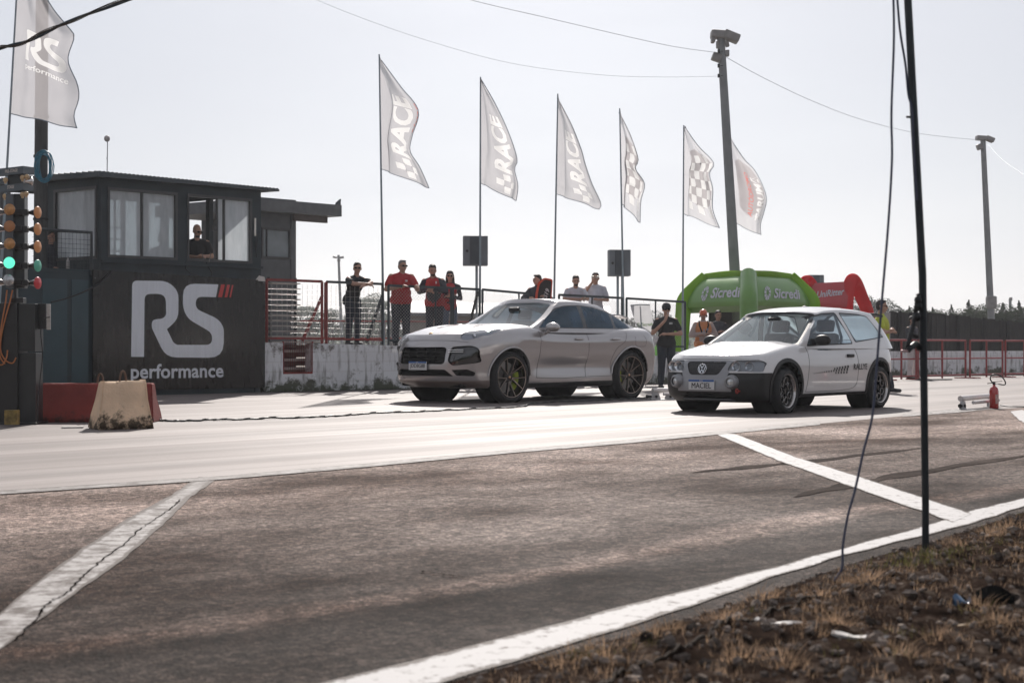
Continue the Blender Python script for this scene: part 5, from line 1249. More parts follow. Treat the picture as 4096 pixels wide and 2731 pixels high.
for sg in (1, -1):
    S = lambda x, z, sg=sg: sh.side(x, z, sg, .0005)
    line_on(S, [(-.50, .86), (-.52, .72), (-.50, .45), (-.46, .27)], .003, "door_seam", m_seam, hat)
    line_on(S, [(-1.78, .86), (-1.83, .70), (-1.83, .45), (-1.76, .32), (-1.5, .28), (-1.0, .27), (-.46, .27)], .003, "door_seam", m_seam, hat)
    mb = MB(); p = sh.side(-1.62, .74, sg, .012); mb.bbox(p, (.17, .035, .045), b=.012); mb.build("door_handle", m_clad, hat)
    # chequered fade and lettering
    mb = MB(); rr = random.Random(4); x = -1.0; k = 0
    F_ = lambda x, z, sg=sg: sh.side(x, z, sg, .004)
    m_dec = M("decal_black", (.02, .018, .018), rough=.5, var=0)
    cells = []
    n = 15
    for i in range(n):
        s_ = .012+.026*(i/n)**1.1; xx = -.64-.066*i*(.72+.25*i/n)
        zz = .51+.05*i/n
        cells.append((xx, zz, s_))
        if i > 8: cells.append((xx-.02, zz+s_*1.0, s_)); 
        if i > 9: cells.append((xx+.01, zz-s_*1.1, s_*.9))
    for xx, zz, s_ in cells:
        q = [F_(xx-s_*.6, zz-s_*.5), F_(xx+s_*.6, zz-s_*.5), F_(xx+s_*.6, zz+s_*.5), F_(xx-s_*.6, zz+s_*.5)]
        if all(p is not None for p in q): mb.add(q, [(0, 1, 2, 3)])
    mb.build("chequer_decal", m_dec, hat)
    if sg > 0: proj_text(F_, "RALLYE", -1.70, .55, .38, .080, m_dec, hat, "side_lettering", flip=True, bold=.02, mx=.05)
    else: proj_text(F_, "RALLYE", -2.14, .55, .40, .085, m_dec, hat, "side_lettering", flip=False, bold=.02, mx=.05)
    if sg > 0:
        proj_text(lambda x, z: sh.side(x, z, 1, .004), "Lucas Maciel O", -.80, .815, .36, .045, M("decal_grey", (.10, .16, .18), rough=.5, var=0), hat, "name_script", flip=True, shear=.4, bold=.025)
FN = lambda y, z: sh.front(y, z, .0008)
line_on(FN, [(-.68, .698), (-.4, .703), (0, .706), (.4, .703), (.68, .698)], .003, "bonnet_seam", m_seam, hat)
# round emblem on the grille: ring with two stacked chevrons
bd = empty("grille_emblem", (.778, 0, .58), 0, parent=hat); bd.rotation_euler = (0, R(-8), 0)
mb = MB(); m4 = Matrix.Rotation(R(90), 4, 'Y'); mb.lathe([(.062+.006*math.cos(t), .006*math.sin(t)) for t in [2*PI*k/8 for k in range(8)]], m4, n=28, closed=True); mb.build("emblem_ring", m_chrome, bd)
mb = MB(); X = .004
for a, b in (((-.028, .050), (0, .004)), ((0, .004), (.028, .050)), ((-.050, .028), (-.022, -.052)), ((-.022, -.052), (0, -.004)), ((0, -.004), (.022, -.052)), ((.022, -.052), (.050, .028))):
    mb.bar((X, a[0], a[1]), (X, b[0], b[1]), .009, .010)
mb.build("emblem_letters", m_chrome, bd)
# fog lamps
for sg in (1, -1):
    e = empty("fog_lamp", (.745, sg*.42, .415), 0, parent=hat); m4 = Matrix.Rotation(R(12*sg), 4, 'Z')@Matrix.Rotation(R(90), 4, 'Y')
    mb = MB(); mb.lathe([(.050, .055), (.062, .06), (.078, .045), (.088, 0), (.095, -.03)], m4, n=28); mb.build("lamp_ring", MATS["silver_plastic"], e)
    mb = MB(); mb.lathe([(0, .045), (.03, .042), (.051, .036)], m4, n=20); mb.build("lamp_glass", M("fog_lens", (.62, .64, .64), rough=.14, metal=.5, var=.3, scale=40), e)
plate(hat, lambda y, z: Vector((.775, y, z)), 0, .375, .40, .13, "MACIEL", (.30, .07))
# tow hook, lower skid bar
mb = MB(); m4 = Matrix.Translation((.76, .52, .30))@Matrix.Rotation(R(90), 4, 'X')
mb.lathe([(.028+.008*math.cos(t), .008*math.sin(t)) for t in [2*PI*k/8 for k in range(8)]], m4, n=16, closed=True); mb.bar((.70, .52, .30), (.75, .52, .30), .02); mb.build("tow_hook", M("tow_red", (.35, .03, .02), rough=.5, var=0), hat)
mb = MB(); mb.tube([(.60, -.40, .18), (.70, -.34, .185), (.74, 0, .187), (.70, .34, .185), (.60, .40, .18)], .013, 8); mb.build("skid_bar", M("grey_tube", (.14, .14, .15), rough=.35, metal=.5, var=0), hat)
mb = MB()
for zz in (.265, .23): mb.tube([(.66, -.5, zz), (.775, -.2, zz), (.775, .2, zz), (.66, .5, zz)], .008, 5)
mb.build("bumper_slat", m_void, hat)
body = sh.finish("body", m_hw, hat); cabin = ch.finish("roof_and_pillars", m_hw, hat)
mb = MB(); mb.bbox((-1.2, 0, .30), (3.5, 1.1, .16), b=.03)
for cx_ in (0, H_AX):
    for sg in (1, -1):
        m4 = Matrix.Translation((cx_, sg*.46, HR+.03))@Matrix.Rotation(R(-90*sg), 4, 'X'); mb.lathe([(.0, -.02), (.36, -.02), (.36, .29)], m4, n=32)
mb.build("underbody", m_void, hat)
mb = MB(); mb.bbox((-1.5, 0, .42), (2.6, 1.3, .06), b=.02); mb.bbox((-.50, 0, .76), (.40, 1.36, .2), b=.06); mb.build("interior_floor", MATS["dark_cabin_plastic"], hat)
m_bucket = M("black_bucket_seat", (.02, .02, .022), rough=.6)
for y in (.36, -.36): seat(hat, -1.25, y, .36, m_bucket, w=.44, back=.56, lean=16)
steering(hat, -.86, .36, .86)
m_cage = M("roll_cage_blue_grey", (.16, .22, .27), rough=.4, metal=.2, var=0); mb = MB(); t = .021
for sg in (1, -1):
    mb.tube([(-1.72, sg*.58, .46), (-1.72, sg*.60, 1.0), (-1.70, sg*.50, 1.33), (-1.70, sg*.2, 1.38)], t, 8); mb.tube([(-1.70, sg*.48, 1.33), (-1.15, sg*.46, 1.31), (-.62, sg*.60, .98), (-.58, sg*.62, .5)], t, 8)
    mb.cyl((-1.72, sg*.50, 1.33), (-2.55, sg*.50, .75), t, n=8); mb.cyl((-1.72, sg*.60, .95), (-2.4, -sg*.4, .75), t*.9, n=8)
mb.cyl((-1.70, -.5, 1.345), (-1.70, .5, 1.345), t, n=8); mb.cyl((-1.72, -.58, .55), (-1.71, .48, 1.33), t, n=8); mb.cyl((-1.72, .58, .55), (-1.71, -.48, 1.33), t, n=8); mb.cyl((-1.72, -.6, .95), (-1.72, .6, .95), t, n=8)
mb.build("roll_cage", m_cage, hat)
# windscreen stickers, seen from behind
mb = MB(); mb.bbox((-.95, 0, 1.24), (.05, .20, .06), b=.02); mb.build("rear_view_mirror", m_black, hat)
for sg in (1, -1): mirror(hat, -.72, sg*.79, .95, sg, m_clad, (.13, .24, .15), stalk=False)
mb = MB(); mb.bbox((-2.98, 0, 1.325), (.22, 1.02, .03), b=.012, mat=Matrix.Rotation(R(-8), 3, 'Y')); mb.build("roof_spoiler", m_clad, hat)
for sg in (1, -1):
    o = MB().tube([(-.37, sg*.45, .92), (-.43, sg*.05, .935)], .007, 5).build("wiper", m_black, hat)
mb = MB(); mb.bbox((-2.98, .58, .86), (.1, .2, .22), b=.03); mb.bbox((-2.98, -.58, .86), (.1, .2, .22), b=.03)
for (x, y) in ((.30, .42), (.30, -.42)):
    p = sh.top(x, y) if False else Vector((x, y, h_zt(x)+.03)); o = MB().bbox(p, (.05, .03, .012), b=.004).build("bonnet_pin", m_chrome, hat)
# wheels with a ring of round holes
m_hr = M("black_rim", (.015, .015, .016), rough=.25, metal=.4, var=0); m_lip = M("polished_lip", (.55, .52, .50), rough=.22, metal=.95, var=0)
def hatch_wheel(x, sg, steer=0):
    e = wheel_empty(hat, x, sg*.715, HR, sg, steer); tyre(e, HR, .226, .19, sg); mb = MB(); rim_barrel(mb, .229, .19)
    n = 7
    mb.lathe([(0, .02), (.045, .02), (.05, .0)], n=20); rm = mb.build("rim", m_hr, e)
    for q in (0,):
        mb = MB()
        for k in range(n):
            a = 2*PI*k/n; m4 = Matrix.Translation((.132*math.cos(a), .132*math.sin(a), .028)); mb.lathe([(.052+.011*math.cos(t), .012*math.sin(t)) for t in [2*PI*j/8 for j in range(8)]], m4, n=20, closed=True)
        mb.lathe([(.196+.014*math.cos(t), .028+.012*math.sin(t)) for t in [2*PI*j/8 for j in range(8)]], n=44, closed=True); mb.build("rim_face", m_hr, rm)
        mb = MB(); mb.lathe([(.223, .082), (.216, .088), (.207, .080), (.202, .045)], n=48)
        for k in range(n):
            a = 2*PI*k/n; m4 = Matrix.Translation((.132*math.cos(a), .132*math.sin(a), .041)); mb.lathe([(.045+.0035*math.cos(t), .003*math.sin(t)) for t in [2*PI*j/6 for j in range(6)]], m4, n=20, closed=True)
        mb.build("rim_lip", m_lip, rm)
    mb = MB(); mb.cyl((0, 0, -.06), (0, 0, -.035), .115, n=30); mb.build("brake_disc", m_disc, e)
    mb = MB(); mb.cyl((0, 0, .02), (0, 0, .045), .03, n=12)
    for k in range(4): a = PI/4+PI/2*k; mb.cyl((.045*math.cos(a), .045*math.sin(a), .02), (.045*math.cos(a), .045*math.sin(a), .035), .009, n=6)
    mb.build("hub_cap", m_hr, rm)
for x in (0, H_AX):
    for sg in (1, -1): hatch_wheel(x, sg, R(4) if x == 0 else 0)
car_pose(hat, 2.98, 19.97, R(42.0))
# ---------------------------------------------------------------- flags, poles, speakers, wires
m_pole = M("flag_pole_steel", (.26, .31, .34), rough=.45, metal=.3, var=.1)  # steel colour lightened to stand in for bloom
m_flag = clothm("grey_flag_cloth", (.39, .375, .385), transl=.75, transp=.25, var=.06, scale=1.5)
m_flagw = clothm("white_flag_cloth", (.50, .485, .495), transl=.75, transp=.34, var=.05, scale=1.5)
m_hem = clothm("flag_hem", (.30, .36, .42), transl=.5, var=.05)
m_fwhite = clothm("flag_print_white", (.66, .66, .66), transl=.75, var=.02)
m_fdark = clothm("flag_print_grey", (.40, .38, .39), transl=.75, var=.05)
m_fred = clothm("flag_print_red", (.62, .22, .20), transl=.6, var=.05)
def flag(px_top, py_top, px_bot, py_bot, px_base, zbase, Y, fly, mat, label, seed, prints=(), amp=.16, fold=1.0, r=.028, group="feather flags along the platform"):
    top = at(px_top, py_top, Y); bot = at(px_bot, py_bot, Y); d = (top-bot).normalized(); base = bot-d*((bot.z-zbase)/d.z); base = Vector((base.x, base.y, zbase))
    e = empty("flag", base, 0, label, "flag", group)
    mb = MB(); mb.cyl((0, 0, 0), top-base+d*.05, r, r*.55, n=10); mb.build("flagpole", m_pole, e)
    rnd = random.Random(seed); ph = rnd.random()*6; fl = [at(x, y, Y) for x, y in fly]; seg = catmull(fl, 8)
    dd = [0]
    for i in range(1, len(seg)): dd.append(dd[-1]+(seg[i]-seg[i-1]).length)
    def flyp(a):
        t = dd[-1]*min(max(a, 0), 1); i = min(max(int(np.searchsorted(dd, t)), 1), len(seg)-1); return seg[i-1].lerp(seg[i], (t-dd[i-1])/(dd[i]-dd[i-1]+1e-9))
    def S(a, b, off=0):               # a: 0 top .. 1 bottom along the hoist, b: 0 pole .. 1 fly
        h = top.lerp(bot, a); f = flyp(a); env = b**.8
        # a Z fold running diagonally from the top of the hoist to the fly
        c0 = .62+.25*(1-a); w = .11
        bb = b+fold*.60*env*math.sin(2*PI*(b-c0)*1.15+ph*.1)*min(1, a*2.2)*(1-b)
        p = h.lerp(f, bb)
        p.y += amp*env*(math.sin(9*b+ph+2.5*a)*.6+math.sin(17*b+ph*2-3*a)*.25)+.35*env*b*math.sin(ph)
        p.x += .02*math.sin(14*b+5*a+ph)*env; p.z += .015*math.sin(11*b+ph)*env
        return p-base+Vector((0, off, 0))
    # the cloth is triangulated together with its printed shapes, so print and cloth share one skin
    nu, nv = 40, 34; pts = [Vector((j/nv, i/nu)) for i in range(nu+1) for j in range(nv+1)]; edges = []; regs = []
    for kind, bm, m_ in prints:
        refine(bm, .05); bm.verts.index_update(); o_ = len(pts)
        for v in bm.verts: v.co.x = min(max(v.co.x, .004), .996); v.co.y = min(max(v.co.y, .004), .996); pts.append(Vector((v.co.x, v.co.y)))
        for ed in bm.edges:
            if len(ed.link_faces) == 1: edges.append((o_+ed.verts[0].index, o_+ed.verts[1].index))
        bm.faces.ensure_lookup_table(); regs.append((kind, BVHTree.FromBMesh(bm), m_))
    from mathutils.geometry import delaunay_2d_cdt
    vo, eo, fo, _, _, _ = delaunay_2d_cdt(pts, edges, [], 0, 1e-6)
    P3 = [S(v.y, v.x) for v in vo]; sets = {}
    for f in fo:
        c = sum((vo[i] for i in f), Vector((0, 0)))/len(f); key = 0
        for k, (kind, bv, m_) in enumerate(regs):
            if bv.ray_cast(Vector((c.x, c.y, 1)), Vector((0, 0, -1)))[0] is not None: key = k+1
        sets.setdefault(key, []).append(f)
    def piece(key):
        ix = {}; vs = []; fs = []
        for f in sets[key]:
            q = []
            for i in f:
                if i not in ix: ix[i] = len(vs); vs.append(P3[i])
                q.append(ix[i])
            fs.append(q)
        return MB().add(vs, fs, True)
    cl = piece(0).build("cloth", mat, e)
    for k, (kind, bv, m_) in enumerate(regs):
        if k+1 in sets: piece(k+1).build(kind, m_, cl)
    mb = MB(); mb.tube([S(1, j/24) for j in range(25)], .007, 4); mb.tube([S(1-j/30, 1) for j in range(31)], .007, 4); mb.tube([S(0, 1-j/24) for j in range(25)], .007, 4); mb.build("hem", m_hem, cl)
    return e
def fbm(bm, fn):
    for v in bm.verts: v.co.x, v.co.y = fn(v.co.x, v.co.y)
    return bm
def pr_text(txt, a0, b0, la, lb, mat, bold=.03):      # runs up the flag
    bm = text_bm(txt, 1, bold=bold, shear=.15); x0, x1, y0, y1 = bm_size(bm)
    return ("print", fbm(bm, lambda x, y: (b0-lb*(y1-y)/(y1-y0) if False else b0-lb*(1-(y1-y)/(y1-y0)), a0-la*(x-x0)/(x1-x0))), mat)
def pr_quads(cells, mat):
    bm = bmesh.new()
    for a, b, da, db in cells: bm.faces.new([bm.verts.new((x, y, 0)) for x, y in ((b, a), (b+db, a), (b+db, a+da), (b, a+da))])
    return ("print", bm, mat)
def pr_poly(poly, mat): return ("print", tessellate([poly]), mat)
race = lambda: [pr_quads([(.88, .50, .05, .10), (.93, .60, .05, .10), (.83, .60, .05, .10), (.88, .70, .05, .08)], m_fwhite), pr_text("RACE", .82, .78, .50, .28, m_fwhite, bold=.04)]
redt = lambda: [pr_text("time", .60, .95, .22, .12, m_fred, bold=.01)]
shield = rnd_poly([(.38, .28), (.30, .55), (.36, .80), (.60, .86), (.86, .78), (.95, .55), (.86, .34), (.62, .24)], .05, 3)
chk = [(.32+.085*i, .34+.10*j, .085, .10) for i in range(7) for j in range(6) if (i+j) % 2 == 0 and .3 < .34+.10*j < .85]
tar = lambda: [pr_poly(shield, m_fdark), pr_quads(chk, m_fwhite)]
def fZ(px, off=.55): t = lt(px, W0+nb*off, d01); p = W0+nb*off+d01*t; return p.y, ZT(p)
G = "grey RACE flag flying from a tall pole"
for args in (
 (1517, 228, 1524, 676, 1530, [(1519, 232), (1600, 338), (1676, 437), (1650, 540), (1640, 600), (1675, 660), (1711, 746)], m_flag, "leftmost grey race flag with folded red lettering, above the men in red", 1, race()+redt(), 1.0),
 (1922, 318, 1921, 732, 1915, [(1924, 322), (1985, 430), (2040, 545), (2072, 640), (2062, 680), (2075, 745), (2066, 806)], m_flag, "second grey race flag, above the left speaker box", 2, race(), .8),
 (2231, 385, 2224, 776, 2220, [(2233, 389), (2290, 490), (2330, 590), (2345, 650), (2370, 730), (2404, 808), (2396, 832)], m_flag, "third grey race flag, above the roof of the grey car", 3, race(), .7),
 (2479, 443, 2486, 814, 2488, [(2482, 447), (2530, 540), (2560, 632), (2548, 670), (2583, 730), (2566, 800), (2562, 886)], m_flagw, "pale chequered flag above the right speaker box", 4, tar(), 1.2),
 (2735, 510, 2733, 855, 2730, [(2738, 514), (2790, 590), (2849, 657), (2832, 700), (2846, 760), (2848, 840), (2878, 916)], m_flagw, "pale chequered flag left of the tall floodlight pole", 5, tar(), 1.0),
 (2906, 540, 2925, 886, 2940, [(2922, 565), (2970, 640), (3015, 692), (3057, 788), (3050, 850), (3036, 900), (3037, 944)], m_flagw, "pale racetrack flag behind the tall floodlight pole", 6, tar()[:1]+[pr_text("AUTÓDROMO", .86, .66, .46, .12, m_fred, bold=.02), pr_text("TARUMÃ", .88, .90, .44, .20, m_fwhite, bold=.04)], .5)):
    x0, y0, x1, y1, xb, fly, mat, lab, sd, prints, fo = args; Yf, zf = fZ(xb); Yf = Yf if sd < 6 else 43.5
    if sd == 6: zf = 0
    flag(x0, y0, x1, y1, xb, zf, Yf, fly, mat, lab, sd, prints, fold=fo)
# big RS flag at the left
def z1(x, y): return (x/1.96, y/1.96)
def rsprint():
    def ab(x, y):
        xl = 128-48*y/900; xr = interp(y, [-300, 100, 250, 300, 450, 700, 880, 1000], [150, 440, 545, 548, 495, 578, 550, 570]); return (min(.99, (x-xl)/(xr-xl)), (y+300)/1190)
    k = .365; P = [ab(195+(x-1095)*k, 450-(788-y)*k*.98+(x-1095)*k*.30) for x, y in rnd_poly(RS, 0)]
    bm = text_bm("performance", 1, bold=.015); x0, x1, y0, y1 = bm_size(bm)
    def f(x, y): X = 195+(x-x0)/(x1-x0)*300; return ab(X, 515+(X-195)*.31-y*58)
    return [("logo_print", tessellate([P]), m_fwhite), ("lettering_print", fbm(bm, f), m_fwhite)]
flag(74, -150, 40, 455, 20, 0, 23.5, [(76, -150), (150, -60), (210, 40), (277, 125), (280, 150), (252, 235), (288, 330), (294, 390), (276, 455), (290, 508)], m_flag, "big translucent grey flag with white two letter logo at the left frame edge", 11, rsprint(), amp=.10, fold=.35, r=.024, group="big flag by the start lights")
# ---- speakers
def speaker_box(px0, py0, px1, py1, Y, zb, lab, poles):
    a, b = at(px0, py1, Y), at(px1, py0, Y); c = (a+b)/2; e = empty("speaker", (c.x, c.y, zb), 0, lab, "speaker", "speaker boxes above the platform"); o = Vector((c.x, c.y, zb))
    W_, H_ = b.x-a.x, b.z-a.z; mb = MB(); mb.bbox(c-o, (W_, .35, H_), R(4), b=.012); mb.build("cabinet", M("speaker_grey", (.15, .165, .18), rough=.6, var=.15, scale=3), e)
    mb = MB(); mb.bbox(c-o+Vector((W_*.0, -.18, 0)), (W_*.42, .02, H_*.92), R(4), b=.005); mb.build("grille", M("speaker_grille", (.07, .08, .09), rough=.7), e)
    mb = MB(); mb.cyl(c-o+Vector((-W_*.32, -.175, -.01)), c-o+Vector((-W_*.32, -.195, -.01)), .03, n=14); mb.build("dial", m_black, e)
    for px in poles: p = at(px, py1, Y)-o; mb = MB(); mb.cyl((p.x, .1, 0), (p.x, .1, p.z+.05), .03, n=8); mb.build("pole", m_pole, e)
    return e
speaker_box(1852, 945, 1950, 1063, 32.9, .9, "left grey speaker box on poles above the woman in the red vest", (1906,))
speaker_box(2433, 1000, 2519, 1105, 35.6, .8, "right grey speaker box on two thin poles left of the green tent", (2472, 2490))
speaker_box(3232, 1100, 3292, 1150, 60, 0, "small dark speaker box peeking over the red inflatable arch", (3240,))
# ---- floodlight poles
m_cpole = M("concrete_pole", (.20, .21, .215), rough=.7, var=.15, scale=2, bump=.1)  # pole colour lifted in place of bloom from the sky
m_lampg = M("lamp_grey", (.22, .21, .205), rough=.5, var=.15)
def light_pole(pt, pb, Y, r0, r1, lab, lamps, base_z=0.0):
    t = at(*pt, Y); b = at(*pb, Y); d = (t-b).normalized(); base = b-d*((b.z-base_z)/d.z); e = empty("floodlight_pole", base, 0, lab, "light pole", "floodlight poles")
    mb = MB(); mb.cyl((0, 0, 0), t-base, r0, r1, n=14); mb.build("mast", m_cpole, e)
    for k, (px, py, w_, h_, rz, dpt) in enumerate(lamps):
        c = at(px, py, Y)-base; mb = MB(); mb.bbox(c, (w_, dpt, h_), b=min(w_, h_)*.2, mat=Matrix.Rotation(R(rz), 3, 'Y')); mb.build("floodlight", m_lampg, e)
    return e
e = light_pole((2882, 125), (2938, 1070), 42, .165, .105, "tall floodlight pole rising behind the green inflatable tent", [(2876, 140, .46, .22, 4, .4), (2925, 148, .46, .24, 22, .4), (2852, 160, .10, .16, 0, .3), (2872, 180, .10, .2, 0, .15), (2908, 176, .10, .18, -12, .15), (2908, 214, .12, .18, 0, .15), (2866, 230, .26, .22, 20, .3)])
mb = MB()
for py in (206, 264, 304): c = at(2875, py, 41.8)-e.location; mb.cyl(c-Vector((0, 0, .05)), c+Vector((0, 0, .05)), .035, n=8); mb.bar(c, c+Vector((.12, 0, 0)), .015)
mb.build("insulators", m_black, e)
light_pole((3932, 560), (3963, 1240), 68, .165, .115, "far floodlight pole behind the dark board fence at the right", [(3924, 553, .44, .20, 4, .4), (3958, 557, .40, .20, 22, .4), (3918, 588, .24, .26, -20, .3), (3965, 1210, .44, .60, 0, .4)])
light_pole((1354, 1020), (1366, 1330), 150, .17, .12, "small distant floodlight pole behind the man in black on the platform", [(1340, 1029, .42, .2, 10, .4), (1367, 1030, .42, .2, -10, .4), (1355, 1042, .3, .2, 0, .3)])
light_pole((4040, 1195), (4044, 1290), 110, .14, .1, "small far lamp post among the trees at the right edge", [(4043, 1196, .2, .26, 0, .2)])
# ---- wires
m_wired = M("thin_wire", (.42, .46, .48), rough=.5, var=0)  # wire colour paled to stand in for haze
def wire(pts, r, lab, n=8, mat=None, cat="wire"):
    P = catmull(pts, n); o0 = P[0].copy(); mb = MB(); mb.tube([p-o0 for p in P], r, 5); o = mb.build("wire", mat or m_wired); o.location = o0; return tag(o, lab, cat)
wire([at(1700, -60, 30), at(1900, 5, 31), at(2200, 75, 34), at(2500, 145, 37), at(2700, 188, 39), at(2872, 212, 42)], .007, "overhead wire running left from the top of the tall floodlight pole")
wire([at(2905, 230, 42), at(3050, 310, 45), at(3250, 405, 50), at(3450, 480, 56), at(3680, 535, 62), at(3925, 562, 68)], .008, "overhead wire between the two floodlight poles at right")
wire([at(3945, 570, 68), at(4010, 640, 60), at(4120, 715, 50)], .006, "overhead wire leaving the far right floodlight pole")
wire([at(1150, -50, 36), at(1400, 55, 36), at(1700, 160, 37), at(2050, 255, 38), at(2400, 300, 40), at(2650, 309, 41), at(2866, 306, 42)], .004, "very thin sagging wire behind the flags")
# ---- thick utility pole at left with a coil of blue cable
up_ = empty("utility_pole", (at(158, 1400, 26.3).x, 26.3, 0), 0, "thick dark utility pole standing beside the control cabin", "utility pole")
mb = MB(); t = at(170, -200, 26.3)-up_.location; mb.cyl((0, 0, 0), t, .125, .105, n=18); mb.build("mast", M("weathered_pole", (.055, .055, .055), rough=.75, var=.3, scale=5, stretch=(3, 3, .4), bump=.3), up_)
mb = MB()
for z in (3.1, 4.2, 4.9): mb.cyl((.0+t.x*z/t.z, 0, z-.02), (t.x*z/t.z, 0, z+.02), .132, n=18)
mb.build("band", m_black, up_)
m_bluec = M("blue_cable", (.03, .17, .25), rough=.45, var=.2, scale=20); mb = MB(); rnd = random.Random(5); cc = at(177, 662, 26.1)
for k in range(13):
    w_, h_ = rnd.uniform(.09, .16), rnd.uniform(.19, .26); ox, oz = rnd.uniform(-.03, .03), rnd.uniform(-.02, .02); P = [cc+Vector((ox+w_*math.cos(t_)*(1+.05*math.sin(3*t_+k)), rnd.uniform(-.015, .015)-.02*k/13, oz+h_*math.sin(t_)-(.04 if math.sin(t_) < 0 else 0))) for t_ in [2*PI*j/26 for j in range(26)]]; mb.tube([p-cc for p in P], .008, 5, closed=True)
o = mb.build("cable_coil", m_bluec); o.location = cc; tag(o, "coil of blue cable hung on the thick utility pole", "cable")
# twisted rope and chain across the top left corner
P = catmull([at(-60, 215, 11), at(0, 196, 11), at(50, 180, 11), at(110, 166, 11), at(170, 140, 11), at(245, 100, 11), at(330, 65, 11), at(430, 32, 11), at(540, -8, 11), at(620, -30, 11)], 12); o0 = P[0].copy()
mb = MB(); mb.tube([p-o0 for p in P], .011, 6); o = mb.build("overhead_cable", M("dark_cable_jacket", (.03, .045, .06), rough=.5, var=.1)); o.location = o0; tag(o, "thick dark cable crossing the top left corner in front of the big grey flag", "cable")
mb = MB(); L = 0
for i in range(len(P)-1):
    for h in (.25, .75):
        p = P[i].lerp(P[i+1], h)-o0; d = (P[i+1]-P[i]).normalized(); s_ = math.sin(i*.16+h)*.016; c = p+Vector((0, -.012, .0))+Vector((0, 0, s_)); x = d; z = Vector((0, 0, 1)) if (i*2+(h > .5)) % 2 else Vector((0, 1, 0)); y = z.cross(x)
        mb.tube([c+x*.014*math.cos(t_)+y.normalized()*.008*math.sin(t_) for t_ in [2*PI*j/10 for j in range(10)]], .0025, 4, closed=True)
o = mb.build("chain", M("rusty_chain", (.10, .085, .075), rough=.5, metal=.6, var=.2)); o.location = o0; tag(o, "small link chain hanging along the thick cable at top left", "chain")
# ---- timing tree (start lights)
TY = 16.6; tt = empty("start_light_tree", at(75, 1690, TY), 0, "drag strip start light tree with amber and green lamps on a black cabinet", "starting lights")
tt.location.z = 0; to = Vector(tt.location)
def T(px, py, dy=0.0): p = at(px, py, TY+dy); return p-to
m_cab = M("black_cabinet", (.012, .012, .013), rough=.35, var=.2, scale=4, spec=.6); m_cab2 = M("dark_cabinet_side", (.03, .032, .034), rough=.3, var=.2, scale=5)
def tbox(mb, px0, py0, px1, py1, dep, dy=0.0, b=.006, rz=0): a, c = T(px0, py1, dy), T(px1, py0, dy); mid = (a+c)/2; mb.bbox(mid+Vector((0, dep/2, 0)), (c.x-a.x, dep, c.z-a.z), rz, b=b)
mb = MB(); tbox(mb, -20, 1212, 70, 1700, .35); tbox(mb, -30, 1690, 146, 1700, .42, dy=-.02); mb.build("cabinet", m_cab, tt)
mb = MB(); tbox(mb, 72, 1214, 140, 1405, .30, .03); mb.build("side_box", m_cab2, tt)
mb = MB(); tbox(mb, 72, 1411, 143, 1690, .26, .05); mb.build("lower_box", m_cab2, tt)
mb = MB(); tbox(mb, 186, 1216, 200, 1318, .03, .1, .003); mb.build("terminal_strip", m_cab2 if False else M("pale_strip", (.45, .42, .40), rough=.35, metal=.3, var=.15, scale=30), tt)
mb = MB(); tbox(mb, 141, 1214, 184, 1316, .02, .14, .003); mb.build("terminal_door", m_cab, tt)
mb = MB(); tbox(mb, 22, 775, 52, 1152, .10, -.02); mb.build("lamp_post", M("post_grey", (.10, .11, .12), rough=.5), tt)
mb = MB(); tbox(mb, 54, 775, 98, 1152, .12, .02); mb.build("lamp_spine", m_cab2, tt)
mb = MB(); tbox(mb, 54, 1148, 66, 1215, .06); tbox(mb, 42, 1190, 92, 1212, .12); mb.build("mount", m_cab, tt)
m_amber = M("amber_lamp", (.42, .20, .06), rough=.3, var=.4, scale=18, spec=.7); m_amb2 = M("amber_flat_lamp", (.38, .17, .07), rough=.6, var=.2)
m_mirr = M("lamp_mirror", (.62, .58, .56), rough=.18, metal=.95, var=0)
m_green_on = M("green_lit_lamp", (.05, .35, .22), rough=.3, emit=(.12, .85, .55), est=.9, var=0); m_clear = M("clear_lamp", (.45, .46, .47), rough=.15, metal=.5, var=.4, scale=25)
fronts = [(38, 838, m_amber), (38, 905, m_amb2), (38, 975, m_amber), (37, 1051, m_green_on), (34, 1120, m_clear)]
rims = [M("rim_amber", (.65, .28, .10), rough=.4, var=0)]*3+[M("rim_green", (.10, .45, .32), rough=.4, var=0), M("rim_red", (.55, .04, .05), rough=.4, var=0)]
Rl = 23/F*TY
